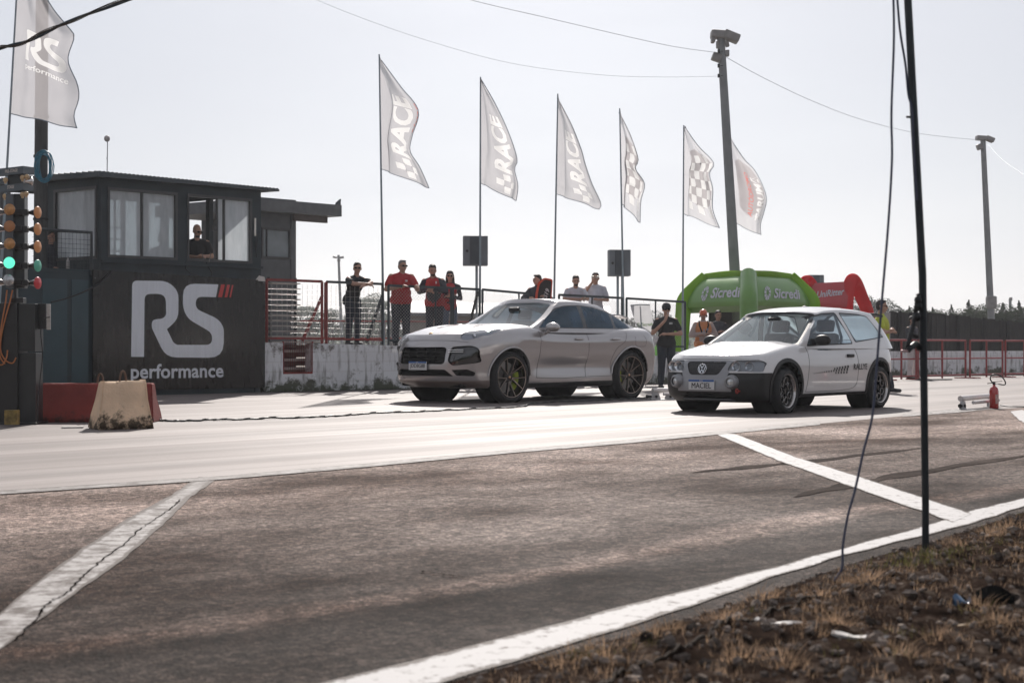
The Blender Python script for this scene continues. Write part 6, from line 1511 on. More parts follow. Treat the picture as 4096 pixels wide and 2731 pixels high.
for k, (px, py, m_) in enumerate(fronts):
    c = T(px, py, -.10); l = empty("lamp", c, 0, parent=tt); m4 = Matrix.Rotation(R(90), 4, 'X')
    mb = MB(); mb.lathe([(0, .035), (Rl*.4, .03), (Rl*.8, .015), (Rl, 0)], m4, n=26); mb.build("lens", m_, l)
    mb = MB(); mb.lathe([(Rl, .004), (Rl*1.03, 0), (Rl*.8, -.03), (Rl*.35, -.07), (Rl*.3, -.1)], m4, n=26); mb.build("reflector", m_mirr, l)
    for sgn, pxe, pye in ((1, 148, py+12), (-1, -14, py+10)):
        c = T(pxe if sgn > 0 else pxe, pye, .04); l = empty("lamp", c, 0, parent=tt); m4 = Matrix.Rotation(R(90*sgn+(0)), 4, 'Y')@Matrix.Rotation(R(0), 4, 'X'); m4 = Matrix.Rotation(R(-16*sgn), 4, 'Z')@m4
        mb = MB(); mb.lathe([(.016, -.105), (.022, -.085), (.026, -.07), (Rl*.7, -.02), (Rl*.98, 0)], m4, n=26); mb.build("reflector", m_mirr, l)
        mb = MB(); mb.lathe([(Rl*.98, 0), (Rl*1.05, .004), (Rl*1.05, .014), (Rl*.95, .018), (0, .03)], m4, n=26); mb.build("lens", rims[k], l)
    mb = MB(); tbox(mb, 82, py-12+10, 108, py+14+10, .07, -.01, .008); mb.build("lamp_socket", m_cab, tt)
    mb = MB(); tbox(mb, 56, py-3, 84, py+20, .06, -.03, .006); mb.build("lamp_socket", m_cab, tt)
m_sgrey = M("sign_box_grey", (.10, .12, .135), rough=.4, var=.1); m_sl = M("pale_letters", (.55, .50, .45), rough=.5, var=0)
def stagebox(py0, py1, txt, tx0, tx1, px1, ty0, sl):
    e = empty("stage_panel", T(40, py0), 0, parent=tt); o_ = T(40, py0)
    mb = MB()
    a, b, c_, d = T(-30, py1+10), T(92, py1-4), T(px1, py1+2, .16), T(-30, py1+10, .3); up = Vector((0, 0, (py1-py0)/F*TY))
    q = [a-o_, b-o_, c_-o_, d-o_]; mb.add(q+[p+up for p in q], [(0, 1, 2, 3), (4, 7, 6, 5), (0, 4, 5, 1), (1, 5, 6, 2), (2, 6, 7, 3), (3, 7, 4, 0)]); mb.build("panel_box", m_sgrey, e)
    bm = text_bm(txt, 1, bold=.03, sx=.75); x0, x1, y0, y1 = bm_size(bm); p0 = T(tx0, ty0, -.004)-o_; k = (tx1-tx0)/F*TY/(x1-x0); kz = 13/F*TY/(y1-y0)
    mapped("panel_lettering", bm, lambda x, y: p0+Vector(((x-x0)*k, 0, (y-y0)*kz+(x-x0)*k*sl)), m_sl, e)
stagebox(668, 698, "PRE- STAGE", 20, 70, 138, 693, .12); stagebox(736, 764, "STAGE", 29, 56, 134, 756, .10)
m_bulb = M("amber_bulb", (.52, .36, .20), rough=.35, var=.2)
for px, py in ((90, 711), (108, 707), (90, 778), (105, 775), (22, 720), (20, 785)):
    c = T(px, py, .0); mb = MB(); r_ = 10/F*TY; mb.ell(c, (r_, r_, r_*1.05), 14, 8); mb.cyl(c-Vector((0, 0, r_*.6)), c-Vector((0, 0, r_*1.5)), r_*.5, n=10)
    mb.v = [tuple(Vector((v[0], v[1], 2*c.z-v[2]))) for v in mb.v] if False else mb.v; mb.build("bulb", m_bulb, tt)
mb = MB(); m4 = Matrix.Translation(T(126, 726, .02))@Matrix.Rotation(R(90), 4, 'Y'); mb.lathe([(.02, -.07), (.03, -.04), (.045, 0), (.048, .01), (0, .02)], m4, n=20); mb.build("lamp", m_mirr, tt)
mb = MB(); tbox(mb, 30, 700, 92, 740, .12, .03); mb.build("lamp_spine", m_cab2, tt)
m_org = M("orange_cord", (.42, .15, .05), rough=.5, var=.1)
for pts in ([(28, 1160), (22, 1210), (8, 1290), (-4, 1380), (2, 1430), (20, 1455)], [(50, 1160), (40, 1205), (22, 1270), (6, 1340), (2, 1400), (22, 1440), (50, 1452), (64, 1430)], [(30, 1400), (26, 1430), (10, 1458), (-10, 1455)]):
    mb = MB(); mb.tube(catmull([T(x, y, -.03-.0*y) for x, y in pts], 6), .008, 6); mb.build("cord", m_org, tt)
bx_ = MB(); a = gp(48, 1690); bx_.bbox((0, 0, .10), (.14, .10, .16), b=.008); o = bx_.build("car_battery", M("yellow_black_battery", (.22, .15, .04), rough=.5, var=.6, scale=14)); o.location = (at(48, 1690, 16.25).x, 16.25, 0); tag(o, "small battery with a yellow label at the foot of the start light cabinet", "battery")
mb = MB(); mb.tube(catmull([at(200, 1268, 16.7), at(172, 1278, 16.65), at(163, 1330, 16.6), at(170, 1420, 16.6), at(160, 1520, 16.6), at(152, 1600, 16.55), at(150, 1690, 16.5)], 6), .006, 5); o = mb.build("cable", m_black); tag(o, "thin black cable hanging down beside the start light cabinet", "cable")
mb = MB(); mb.tube(catmull([onl(205, 1209, C0+NF*.3-U*1, U), onl(270, 1192, C0+NF*.25, U), onl(340, 1165, C0+NF*.2, U), onl(400, 1132, C0+NF*.14, U), onl(448, 1085, C0+NF*.08, U)], 8), .015, 6); o = mb.build("cable", M("black_cable", (.012, .012, .014))); tag(o, "sagging black cable running up to the corner of the control cabin", "cable")
# ---- concrete barriers
def jersey(name, px0, px1, py, Y0, Y1, h, wb, wt, mat, lab, seed, slope_r=.0, slope_l=0.0, chip=.02):
    a = gp(px0, py); a = Vector((at(px0, 0, Y0).x, Y0, 0)); b = Vector((at(px1, 0, Y1).x, Y1, 0)); d = (b-a).normalized(); n_ = Vector((-d.y, d.x, 0)); L_ = (b-a).length; e = empty(name, a, math.atan2(d.y, d.x), lab, "barrier")
    bm = bmesh.new(); nx, nz = 26, 12; rows = []
    prof = [(wb*.5, 0), (wb*.49, .14), (wb*.43, .30), (wt*.5+(wb-wt)*.16, .60), (wt*.5, .94), (wt*.42, 1.0)]
    ring = [(y, z) for y, z in prof]+[(-y, z) for y, z in prof[::-1]]; m_ = []
    for i in range(nx+1):
        t = i/nx
        for y, z in ring:
            x0, x1 = slope_l*z*h, L_-slope_r*z*h; p = Vector((x0+(x1-x0)*t, y, z*h)); nn = pnoise(p*5+Vector((seed, 0, 0)))*chip+pnoise(p*14)*chip*.4; m_.append(p+Vector((nn if t in (0, 1) else 0, nn*(1 if y > 0 else -1), nn*.5 if z > .5 else 0)))
    k = len(ring); mb = MB(); mb.add(m_, [(i*k+j, (i+1)*k+j, (i+1)*k+(j+1) % k, i*k+(j+1) % k) for i in range(nx) for j in range(k)], True); mb.add(m_, [tuple(range(k)), tuple(range(nx*k, nx*k+k))]); o = mb.build("block", mat, e)
    bm = bmesh.new(); bm.from_mesh(o.data); bmesh.ops.remove_doubles(bm, verts=bm.verts[:], dist=1e-4); bmesh.ops.bevel(bm, geom=[ed for ed in bm.edges if len(ed.link_faces) == 2 and ed.calc_face_angle(0) > 1.0], offset=.012, segments=2, affect='EDGES'); bm.to_mesh(o.data); bm.free()
    mb = MB(); r_ = random.Random(seed); hx = L_*.55; mb.tube([(hx+.035*math.cos(t_), 0, h-.02+.13*max(0, math.sin(t_))) for t_ in [PI*j/8 for j in range(9)]], .011, 6); mb.build("lifting_loop", M("rusty_steel", (.16, .09, .06), rough=.7, metal=.4, var=.3), e); return e
def stained(name, base, stain, lo, hi, z0=.12):
    m = M(name, base, rough=.85, var=.18, scale=4, bump=.5, bscale=40); n = m.node_tree; b = n.nodes['Principled BSDF']; L = n.links
    src = b.inputs['Base Color'].links[0].from_socket; tc = n.nodes.new("ShaderNodeTexCoord"); a = n.nodes.new("ShaderNodeTexNoise"); a.inputs['Scale'].default_value = 7; a.inputs['Detail'].default_value = 9; a.inputs['Roughness'].default_value = .75
    L.new(tc.outputs['Object'], a.inputs['Vector']); s = n.nodes.new("ShaderNodeSeparateXYZ"); L.new(tc.outputs['Object'], s.inputs[0]); f = n.nodes.new("ShaderNodeMapRange"); f.inputs[1].default_value = .02; f.inputs[2].default_value = .38; f.inputs[3].default_value = .30; f.inputs[4].default_value = 0; L.new(s.outputs[2], f.inputs[0])
    ad = n.nodes.new("ShaderNodeMath"); ad.operation = 'ADD'; L.new(f.outputs[0], ad.inputs[0]); L.new(a.outputs[0], ad.inputs[1]); r = n.nodes.new("ShaderNodeMapRange"); r.inputs[1].default_value = lo; r.inputs[2].default_value = hi; L.new(ad.outputs[0], r.inputs[0])
    mx = n.nodes.new("ShaderNodeMix"); mx.data_type = 'RGBA'; L.new(r.outputs[0], mx.inputs[0]); L.new(src, mx.inputs[6]); mx.inputs[7].default_value = (*stain, 1); L.new(mx.outputs[2], b.inputs['Base Color']); return m
jersey("concrete_barrier", 372, 588, 1700, 15.7, 16.0, .50, .42, .17, stained("ochre_concrete", (.74, .53, .36), (.07, .045, .025), .70, .82), "yellowish worn concrete barrier block standing in front of the red one", 3, .11, .16, .018)
jersey("concrete_barrier", 120, 632, 1690, 17.3, 17.3, .445, .42, .16, stained("red_painted_concrete", (.20, .030, .024), (.05, .02, .015), .78, .9), "long dark red painted concrete barrier behind the yellowish block", 9, .12, .0, .012)
mb = MB(); a = gp(290, 1712); mb.box((0, 0, .012), (.22, .1, .012), R(20)); o = mb.build("white_board_piece", M("offwhite_board", (.55, .53, .5))); o.location = a; tag(o, "thin white board piece on the ground left of the yellowish barrier", "board")
# ---- ground cable from the barrier to the sensor
rnd = random.Random(2); P = []
for x, y in ((560, 1672), (620, 1680), (660, 1688), (760, 1688), (900, 1682), (1100, 1676), (1300, 1670), (1500, 1656), (1700, 1648), (1900, 1638), (2080, 1630), (2130, 1618), (2250, 1610), (2400, 1604), (2520, 1598), (2580, 1592)): P.append(gp(x, y+rnd.uniform(-1.5, 1.5))+Vector((0, 0, .012)))
P = catmull(P, 14); P = [p+Vector((rnd.uniform(-.012, .012), rnd.uniform(-.02, .02), abs(pnoise(p*3))*.02)) for p in P]
mb = MB(); mb.tube(P, .011, 5); mb.tube([p+Vector((0, .022*math.sin(i*.9), .01*math.cos(i*.9))) for i, p in enumerate(P)], .008, 5); tag(mb.build("ground_cable", M("black_cable", (.012, .012, .014))), "twisted black cable lying across the track in front of the grey car", "cable")
# ---- timing sensors and extinguisher
m_tube = M("white_plastic_tube", (.62, .58, .56), rough=.45, var=.12, scale=12); m_brk = M("sensor_bracket", (.42, .41, .41), rough=.5, var=.1)
def sensor(a, b, lab, sc=1.0):
    a = Vector(a); b = Vector(b); d = (b-a); L_ = d.length; e = empty("track_sensor", a, math.atan2(d.y, d.x), lab, "sensor", "beam sensors beside the lanes")
    mb = MB(); mb.cyl((.10, .02, .155*sc), (L_-.02, .02, .155*sc), .038*sc, n=16); mb.build("tube", m_tube, e)
    mb = MB(); mb.cyl((.22, -.12, .10*sc), (L_-.1, -.12, .10*sc), .025*sc, n=12); mb.build("tube", m_tube, e)
    for x in (.14, L_-.10):
        mb = MB(); mb.prism(rnd_poly([(-.10, 0), (.10, 0), (.07, .07), (.05, .12), (-.05, .12), (-.07, .07)], .02, 3), Matrix(((1, 0, 0, x), (0, 0, -1, 0), (0, 1, 0, 0), (0, 0, 0, 1))), -.02, .02); mb.bbox((x, -.02, .006), (.24, .16, .012), b=.004); mb.build("bracket", m_brk, e)
        mb = MB(); mb.cyl((x, -.022, .055), (x, -.04, .055), .022, n=10); mb.build("knob", m_black, e)
    mb = MB(); mb.cyl((-.04, -.02, .06), (.05, -.02, .06), .03, .02, n=12); mb.build("lens_hood", m_black, e); return e
sensor(gp(3838, 1640), gp(3968, 1626), "white tube beam sensor lying beside the red fire extinguisher")
sensor(gp(2592, 1600), gp(2700, 1598), "white tube beam sensor on the track between the two cars")
fx = empty("fire_extinguisher", gp(3976, 1634), R(-20), "red fire extinguisher with black hose standing at the lane edge", "extinguisher")
m_ext = M("extinguisher_red", (.42, .018, .018), rough=.25, var=.05, coat=.8); s_ = 1.0
mb = MB(); mb.lathe([(0, 0), (.055, 0), (.063, .01), (.063, .25), (.055, .285), (.028, .312), (.02, .315), (.02, .335), (0, .335)], n=28); mb.build("cylinder_body", m_ext, fx)
mb = MB(); mb.lathe([(.0632, .06), (.0638, .06), (.0638, .20), (.0632, .20)], n=28); lab_ = mb; mb = MB()
for k in range(9): t0, t1 = R(-70+8*k), R(-62+8*k); mb.quad((.0642*math.cos(t0), .0642*math.sin(t0), .07), (.0642*math.cos(t1), .0642*math.sin(t1), .07), (.0642*math.cos(t1), .0642*math.sin(t1), .20), (.0642*math.cos(t0), .0642*math.sin(t0), .20))
mb.build("paper_label", M("label_paper", (.45, .30, .28), rough=.6, var=.5, scale=60), fx)
mb = MB(); mb.cyl((0, 0, .33), (0, 0, .37), .02, n=12); mb.bar((-.02, 0, .372), (.11, 0, .385), .018, .008); mb.bar((-.09, 0, .35), (.0, 0, .36), .016, .012); mb.bar((.0, 0, .35), (.09, 0, .345), .018, .008); mb.build("valve_handle", m_black, fx)
mb = MB(); mb.tube(catmull([(-.02, 0, .36), (-.05, 0, .42), (-.02, 0, .475), (.05, -.02, .475), (.12, -.03, .43), (.155, -.03, .36), (.13, -.02, .335), (.06, -.01, .345)], 7), .009, 7); mb.build("hose", m_black, fx)
wire([gp(4000, 1622)+Vector((0, 0, .01)), gp(4040, 1628)+Vector((0, 0, .012)), gp(4140, 1630)+Vector((0, 0, .01))], .008, "short black cable on the ground right of the extinguisher", mat=m_black, cat="cable")
# ---- near steel pole with its fittings, hanging wires
npb = gp(3702, 2212); npo = empty("thin_pole", npb, 0, "thin dark steel pole standing at the edge of the stony verge", "pole")
mb = MB(); top = at(3625, -120, npb.y)-npb; mid = at(3690, 1100, npb.y)-npb; mb.tube([(0, 0, -.1), Vector((0, 0, .2)), mid, top], [.0150, .0150, .0165, .0165], 12); mb.build("mast", M("dark_steel", (.022, .028, .032), rough=.45, metal=.3, var=.25, scale=12), npo)
mb = MB(); a = at(3625, 468, npb.y)-npb; b = at(3655, 470, npb.y)-npb; mb.cyl(a, b, .005, n=8); mb.build("peg", m_black, npo)
k_ = [at(3676, 1175, npb.y-.02), at(3668, 1215, npb.y-.03), at(3662, 1250, npb.y-.02), at(3654, 1300, npb.y-.03), at(3645, 1330, npb.y-.04), at(3634, 1370, npb.y-.05), at(3628, 1400, npb.y-.04)]
mb = MB(); mb.tube([p-npb for p in catmull(k_, 6)], [.007+.005*abs(math.sin(i*1.3)) for i in range(len(catmull(k_, 6)))], 7); mb.build("knotted_rope", m_black, npo)
mb = MB(); mb.tube([p-npb for p in catmull([at(3676, 1395, npb.y), at(3664, 1375, npb.y-.02), at(3645, 1388, npb.y-.05), at(3632, 1402, npb.y-.06)], 5)], .012, 7); mb.cyl(at(3640, 1335, npb.y-.04)-npb, at(3668, 1345, npb.y-.01)-npb, .010, n=8); mb.build("hook_clamp", m_black, npo)
mb = MB(); mb.bbox(at(3618, 1404, npb.y-.06)-npb, (.028, .014, .010), b=.004); mb.build("clamp_tip", M("pinkish_metal", (.45, .30, .30), rough=.3, metal=.5), npo)
mb = MB()
for x, y in ((3672, 1200), (3674, 1225), (3668, 1268)): mb.ell(at(x, y, npb.y-.03)-npb, (.016, .016, .019), 8, 6)
mb.build("knot", m_black, npo)
m_vio = M("dark_blue_wire", (.035, .04, .075), rough=.4, var=0)
wg = gp(3332, 2352); Yw = wg.y
P = [at(3572, -60, Yw+.55), at(3576, 150, Yw+.5), at(3566, 450, Yw+.45), at(3568, 640, Yw+.42), at(3553, 900, Yw+.36), at(3528, 1200, Yw+.3), at(3508, 1450, Yw+.25), at(3490, 1660, Yw+.2), at(3455, 1800, Yw+.15), at(3420, 1960, Yw+.1), at(3392, 2060, Yw+.06), at(3372, 2180, Yw+.03), at(3368, 2270, Yw+.01), at(3335, 2345, Yw)+Vector((0, 0, .02))]
P = catmull(P, 8); o0 = P[-1].copy(); mb = MB(); mb.tube([p-o0 for p in P], .0048, 7); o = mb.build("hanging_wire", m_vio); o.location = o0; tag(o, "long dark wire hanging down to the verge left of the thin pole", "wire")
P = catmull([at(3585, -60, npb.y), at(3600, 120, npb.y), at(3622, 260, npb.y), at(3634, 380, npb.y), at(3648, 440, npb.y-.02), at(3656, 600, npb.y-.02), at(3668, 800, npb.y-.02)], 8); o0 = P[0].copy(); mb = MB(); mb.tube([p-o0 for p in P], .005, 7); o = mb.build("hanging_wire", m_vio); o.location = o0; tag(o, "short dark wire curving in against the top of the thin pole", "wire")
P = [(3335, 2350), (3230, 2385), (3120, 2420), (3020, 2470), (2900, 2512), (2790, 2560), (2640, 2610), (2500, 2650), (2430, 2700), (2360, 2760)]; P = catmull([gp(x, y, .06) for x, y in P], 8); P = [Vector((p.x, p.y, soil_h(p.x, p.y)+.006+.004*math.sin(i))) for i, p in enumerate(P)]
o0 = P[0].copy(); mb = MB(); mb.tube([p-o0 for p in P], .006, 7); o = mb.build("verge_cable", M("dusty_cable", (.035, .026, .02), rough=.95, spec=.1, var=.3, scale=15)); o.location = o0; tag(o, "dusty cable snaking over the stony verge", "cable")
def scrap(px, py, L_, w_, rz, mat, name, lab, cat, h=.012, seed=1):
    r_ = random.Random(seed); p = gp(px, py, .05); p.z = soil_h(p.x, p.y)+.004; mb = MB(); n = 9; vs = []
    for i in range(n): t = i/(n-1); x = (t-.5)*L_; ww = w_*(.4+.6*math.sin(PI*min(.95, t+.08)))*r_.uniform(.7, 1.2); oy = r_.uniform(-.3, .3)*w_; z = h*abs(math.sin(3*t+seed)); vs += [(x, oy+ww, z), (x, oy-ww, z*.4), (x, oy-ww, -.004), (x, oy+ww, -.004)]
    mb.add(vs, [f for i in range(n-1) for f in ((4*i, 4*i+1, 4*i+5, 4*i+4), (4*i+1, 4*i+2, 4*i+6, 4*i+5), (4*i+2, 4*i+3, 4*i+7, 4*i+6), (4*i+3, 4*i, 4*i+4, 4*i+7))]); o = mb.build(name, mat); o.location = p; o.rotation_euler = (0, 0, rz); return tag(o, lab, cat)
m_pap = M("white_scrap", (.45, .42, .40), rough=.7, var=.15, scale=30)
scrap(3115, 2498, .15, .010, R(-35), m_pap, "paper_scrap", "white torn scrap lying right of the cable on the verge", "litter", seed=2)
scrap(3440, 2560, .16, .011, R(-28), m_pap, "paper_scrap", "white torn scrap on the verge nearer the bottom right corner", "litter", seed=5)
scrap(3912, 2482, .16, .005, R(8), M("tan_twig", (.40, .28, .16), rough=.7, var=.2), "twig", "thin tan twig lying near the bottom right corner", "twig", h=.01, seed=3)
scrap(3848, 2432, .06, .014, R(10), M("blue_plastic", (.05, .12, .22), rough=.4, var=.2), "bottle_cap_piece", "small blue plastic bit among the stones at right", "litter", h=.03, seed=4)
scrap(3950, 2425, .16, .035, R(-20), M("black_rag", (.008, .008, .008), rough=1, spec=0, var=.3), "dark_rag", "crumpled black rag among the stones at the right", "litter", h=.05, seed=6)
# ---------------------------------------------------------------- people
m_skin = M("skin", (.42, .24, .17), rough=.55, var=.08, scale=12); m_skind = M("skin_tan", (.30, .16, .11), rough=.55, var=.08, scale=12)
m_hairb = M("hair_dark", (.018, .013, .011), rough=.6, var=.3, scale=60, bump=.4); m_hairg = M("hair_grey", (.16, .15, .15), rough=.6, var=.4, scale=60, bump=.4)
m_shades = M("sunglasses", (.008, .008, .009), rough=.12, var=0)
def fabric(n, c): return M(n, c, rough=.85, var=.16, scale=7, bump=.35, bscale=14)
F_BLACK, F_RED, F_NAVY, F_JEAN, F_WHITE, F_GREY = fabric("black_cotton", (.016, .016, .018)), fabric("red_cotton", (.38, .022, .026)), fabric("navy_trousers", (.018, .024, .035)), fabric("blue_jeans", (.07, .10, .15)), fabric("white_cotton", (.50, .50, .55)), fabric("grey_pink_cloth", (.40, .33, .33))
F_YEL, F_ORG, F_SOFT, F_SILV = fabric("lime_yellow_shirt", (.46, .50, .06)), fabric("orange_cloth", (.52, .20, .08)), fabric("dark_softshell", (.035, .035, .045)), fabric("pale_coverall", (.36, .28, .26))
m_shoe = M("dark_shoe", (.02, .02, .024), rough=.6, var=.2); m_shoew = M("pale_sole", (.6, .6, .6), rough=.6)
def capsule(mb, a, b, ra, rb, n=10, sq=1.0):
    a, b = Vector(a), Vector(b); pts = []; rr = []
    d = b-a; L_ = max(d.length, 1e-4); dn = d/L_
    for k in range(4): t = R(90*(1-k/3.0)); pts.append(a-dn*ra*math.sin(t)); rr.append(max(1e-3, ra*math.cos(t)))
    for k in range(1, 4): pts.append(a+d*k/4); rr.append(ra+(rb-ra)*k/4)
    for k in range(4): t = R(90*k/3.0); pts.append(b+dn*rb*math.sin(t)); rr.append(max(1e-3, rb*math.cos(t)))
    mb.tube(pts, rr, n)
def remesh(mb, name, mat, parent, vox, smooth=3, fac=.5):
    me = D.meshes.new(name); me.from_pydata(mb.v, [], mb.f); o = D.objects.new(name, me); COL.objects.link(o)
    m = o.modifiers.new("r", 'REMESH'); m.mode = 'VOXEL'; m.voxel_size = vox
    if smooth: s_ = o.modifiers.new("s", 'SMOOTH'); s_.iterations = smooth; s_.factor = fac
    dg = bpy.context.evaluated_depsgraph_get(); ev = o.evaluated_get(dg); nm = D.meshes.new_from_object(ev); o.modifiers.clear(); o.data = nm; D.meshes.remove(me); nm.name = name
    nm.materials.clear(); nm.materials.append(mat); nm.polygons.foreach_set('use_smooth', [True]*len(nm.polygons)); o.parent = parent; return o
POSE = dict(pelvis=(0, 0, .95), waist=(0, 0, 1.08), chest=(0, 0, 1.28), neck=(0, .0, 1.45), head=(0, -.02, 1.62), turn=0, tilt=0,
            shL=(.185, 0, 1.40), elL=(.24, .03, 1.13), wrL=(.25, -.06, .90), shR=(-.185, 0, 1.40), elR=(-.24, .03, 1.13), wrR=(-.25, -.06, .90), hdL=None, hdR=None,
            hipL=(.09, 0, .90), knL=(.10, -.02, .49), anL=(.11, .02, .09), hipR=(-.09, 0, .90), knR=(-.10, -.02, .49), anR=(-.11, .02, .09))
def person(loc, rz, height, label, pose={}, top=F_BLACK, bottom=F_NAVY, skin=m_skin, hair=m_hairb, hairstyle='short', shades=True, sleeve='short', build_=1.0, belly=.0, vest=None, shoe=m_shoe, extras=None, vox=.011, beard=False, female=False, cap=None, feet=True, group=None):
    P = dict(POSE); P.update(pose); s = height/1.75; e = empty("person", loc, rz, label, "person", group); e.scale = (s, s, s)
    V_ = {k: Vector(v) for k, v in P.items() if isinstance(v, tuple)}; g = build_
    head = V_['head']; hr = Matrix.Rotation(R(P['turn']), 3, 'Z')@Matrix.Rotation(R(P['tilt']), 3, 'X')
    H = lambda x, y, z: head+hr@Vector((x, y, z))
    mb = MB()
    def torso(mb, o, sh=1):
        w_ = g*(.93 if female else 1); up = (V_['neck']-V_['chest']); 
        mb.ell(V_['pelvis']+Vector((0, .01, 0)), (.165*w_+o, .118*g+o, .13+o)); mb.ell(V_['waist']+Vector((0, -belly*.5, 0)), (.145*w_+o+belly*.3, .105*g+o+belly, .14))
        mb.ell(V_['chest'], (.168*w_+o, .118*g+o, .175+o)); mb.ell(V_['chest'].lerp(V_['neck'], .52), (.155*w_+o, .088*g+o, .09+o))
        if sh: capsule(mb, V_['shL']-Vector((0, 0, .022)), V_['shR']-Vector((0, 0, .022)), .054*g**.5+o, .054*g**.5+o); capsule(mb, V_['neck']-Vector((0, 0, .01)), V_['shL']-Vector((0, 0, .01)), .05+o, .04+o); capsule(mb, V_['neck']-Vector((0, 0, .01)), V_['shR']-Vector((0, 0, .01)), .05+o, .04+o); capsule(mb, V_['pelvis'], V_['chest'], .13*w_+o, .13*w_+o)
        if female:
            for sx in (-1, 1): mb.ell(V_['chest']+Vector((sx*.065, -.085, .02)), (.06+o, .055+o, .055+o))
    torso(mb, -.006)
    capsule(mb, V_['neck']-Vector((0, 0, .06)), head-Vector((0, -.02, .06)), .058*g, .054)
    mb.ell(H(0, .012, .03), (.078, .096, .10)); mb.ell(H(0, -.018, -.035), (.060, .072, .078)); mb.ell(H(0, -.045, -.082), (.034, .035, .030))
    capsule(mb, H(0, -.086, .010), H(0, -.104, -.022), .010, .015, 8)
    for sx in (-1, 1):
        mb.ell(H(sx*.079, .012, -.010), (.011, .020, .032)); mb.ell(H(sx*.036, -.072, -.030), (.020, .018, .018))
    mb.ell(H(0, -.085, -.052), (.024, .012, .007)); mb.ell(H(0, -.082, -.064), (.022, .012, .007)); mb.ell(H(0, -.078, .028), (.052, .018, .010))
    for sd in 'LR':
        sh, el, wr = V_['sh'+sd], V_['el'+sd], V_['wr'+sd]; capsule(mb, sh, el, .052*g, .040*g); capsule(mb, el, wr, .041*g, .028)
        hd = P['hd'+sd]; dr = (Vector(hd) if hd else (wr-el)).normalized(); sx = 1 if sd == 'L' else -1
        pn = dr.cross(Vector((0, 0, 1))); pn = pn.normalized() if pn.length > .2 else Vector((1, 0, 0)); cv = pn.cross(dr).normalized()
        capsule(mb, wr, wr+dr*.075, .027, .033); mb.ell(wr+dr*.05, (.034, .034, .034))
        for q, (lf, of) in enumerate(((.070, -.030), (.080, -.010), (.075, .010), (.058, .029))):
            a = wr+dr*.085+pn*of; b = a+dr*lf*.55-cv*.008; c = b+dr*lf*.35-cv*.030; capsule(mb, a, b, .0098, .0095, 7); capsule(mb, b, c, .0095, .0085, 7)
        a = wr+dr*.03+pn*(-.030); capsule(mb, a, a+dr*.045-pn*.022-cv*.012, .013, .010, 7)
    for sd in 'LR':
        hp, kn, an = V_['hip'+sd], V_['kn'+sd], V_['an'+sd]; capsule(mb, hp, kn, .086*g, .056*g); capsule(mb, kn, an+Vector((0, 0, .02)), .056*g, .038)
        capsule(mb, an+Vector((0, .02, -.05)), an+Vector((0, -.15, -.058)), .034, .028)
    bd = remesh(mb, "body", skin, e, vox)
    # clothes follow the same skeleton, a little larger
    def hem(mb, o):
        mb.ell(V_['pelvis']+Vector((0, .01, -.02)), (.180*g*(.93 if female else 1)+o, .134*g+o+belly*.5, .20)); mb.v = [(x, y, max(z, V_['pelvis'].z-.10)) for x, y, z in mb.v]
    mb = MB(); torso(mb, .014); hem(mb, .008)
    for sd in 'LR':
        sh, el, wr = V_['sh'+sd], V_['el'+sd], V_['wr'+sd]
        if sleeve != 'none': capsule(mb, sh-Vector((0, 0, .025)), sh.lerp(el, .62 if sleeve == 'short' else 1), .062*g, .064*g if sleeve == 'short' else .056*g)
        if sleeve == 'long': capsule(mb, el, el.lerp(wr, .92), .055*g, .040)
    capsule(mb, V_['neck']-Vector((0, 0, .03)), V_['neck']+Vector((0, 0, .0 if sleeve == 'short' else .02)), .072*g, .062*g)
    tp = remesh(mb, "jacket" if sleeve == 'long' else "shirt", top, e, .013, 2)
    if vest:
        mb = MB(); torso(mb, .028, 0); hem(mb, .018); remesh(mb, "vest", vest, e, .014, 3)
    mb = MB(); w_ = g
    mb.ell(V_['pelvis']+Vector((0, .01, -.02)), (.170*w_+.010, .122*g+.010, .12))
    for sd in 'LR':
        hp, kn, an = V_['hip'+sd], V_['kn'+sd], V_['an'+sd]; capsule(mb, hp, kn, .098*g, .070*g); capsule(mb, kn, an+Vector((0, 0, .03)), .070*g, .058*g)
    remesh(mb, "trousers", bottom, e, .014, 2)
    if feet:
        for sd in 'LR':
            an = V_['an'+sd]; mb = MB(); capsule(mb, an+Vector((0, .03, -.035)), an+Vector((0, -.16, -.050)), .047, .038); capsule(mb, an, an+Vector((0, .03, -.04)), .048, .05)
            mb.v = [(x, y, max(z, an.z-.088)) for x, y, z in mb.v]; remesh(mb, "shoe", shoe, e, .012, 2)
    mb = MB()
    if hairstyle == 'short': mb.ell(H(0, .022, .052), (.082, .096, .088)); mb.ell(H(0, .05, .0), (.076, .066, .085)); mb.ell(H(0, -.045, .105), (.055, .035, .022))
    if hairstyle == 'long':
        mb.ell(H(0, .020, .050), (.086, .100, .090)); mb.ell(H(0, .06, -.03), (.080, .062, .12)); capsule(mb, H(.062, .03, .02), H(.095, .0, -.26), .035, .028); capsule(mb, H(-.062, .03, .02), H(-.09, .0, -.26), .035, .028); capsule(mb, H(0, .07, .0), H(0, .08, -.25), .06, .05)
    if hairstyle != 'none' and not cap: remesh(mb, "hair", hair, e, .010, 2)
    if cap:
        mb = MB(); mb.ell(H(0, .01, .055), (.096, .118, .098)); mb.v = [tuple(v) for v in mb.v]; cpo = remesh(mb, "helmet" if cap[0] == 'helmet' else "cap", cap[1], e, .010, 1)
        mb = MB(); mb.ell(H(0, -.11 if cap[0] == 'cap' else -.07, .035), (.075, .075 if cap[0] == 'cap' else .06, .010)); remesh(mb, "brim", cap[1], e, .008, 1)
        if cap[0] == 'helmet':
            for sx in (-1, 1): mb = MB(); mb.ell(H(sx*.085, .0, -.02), (.016, .03, .035)); mb.build("ear_muff", m_black, e)
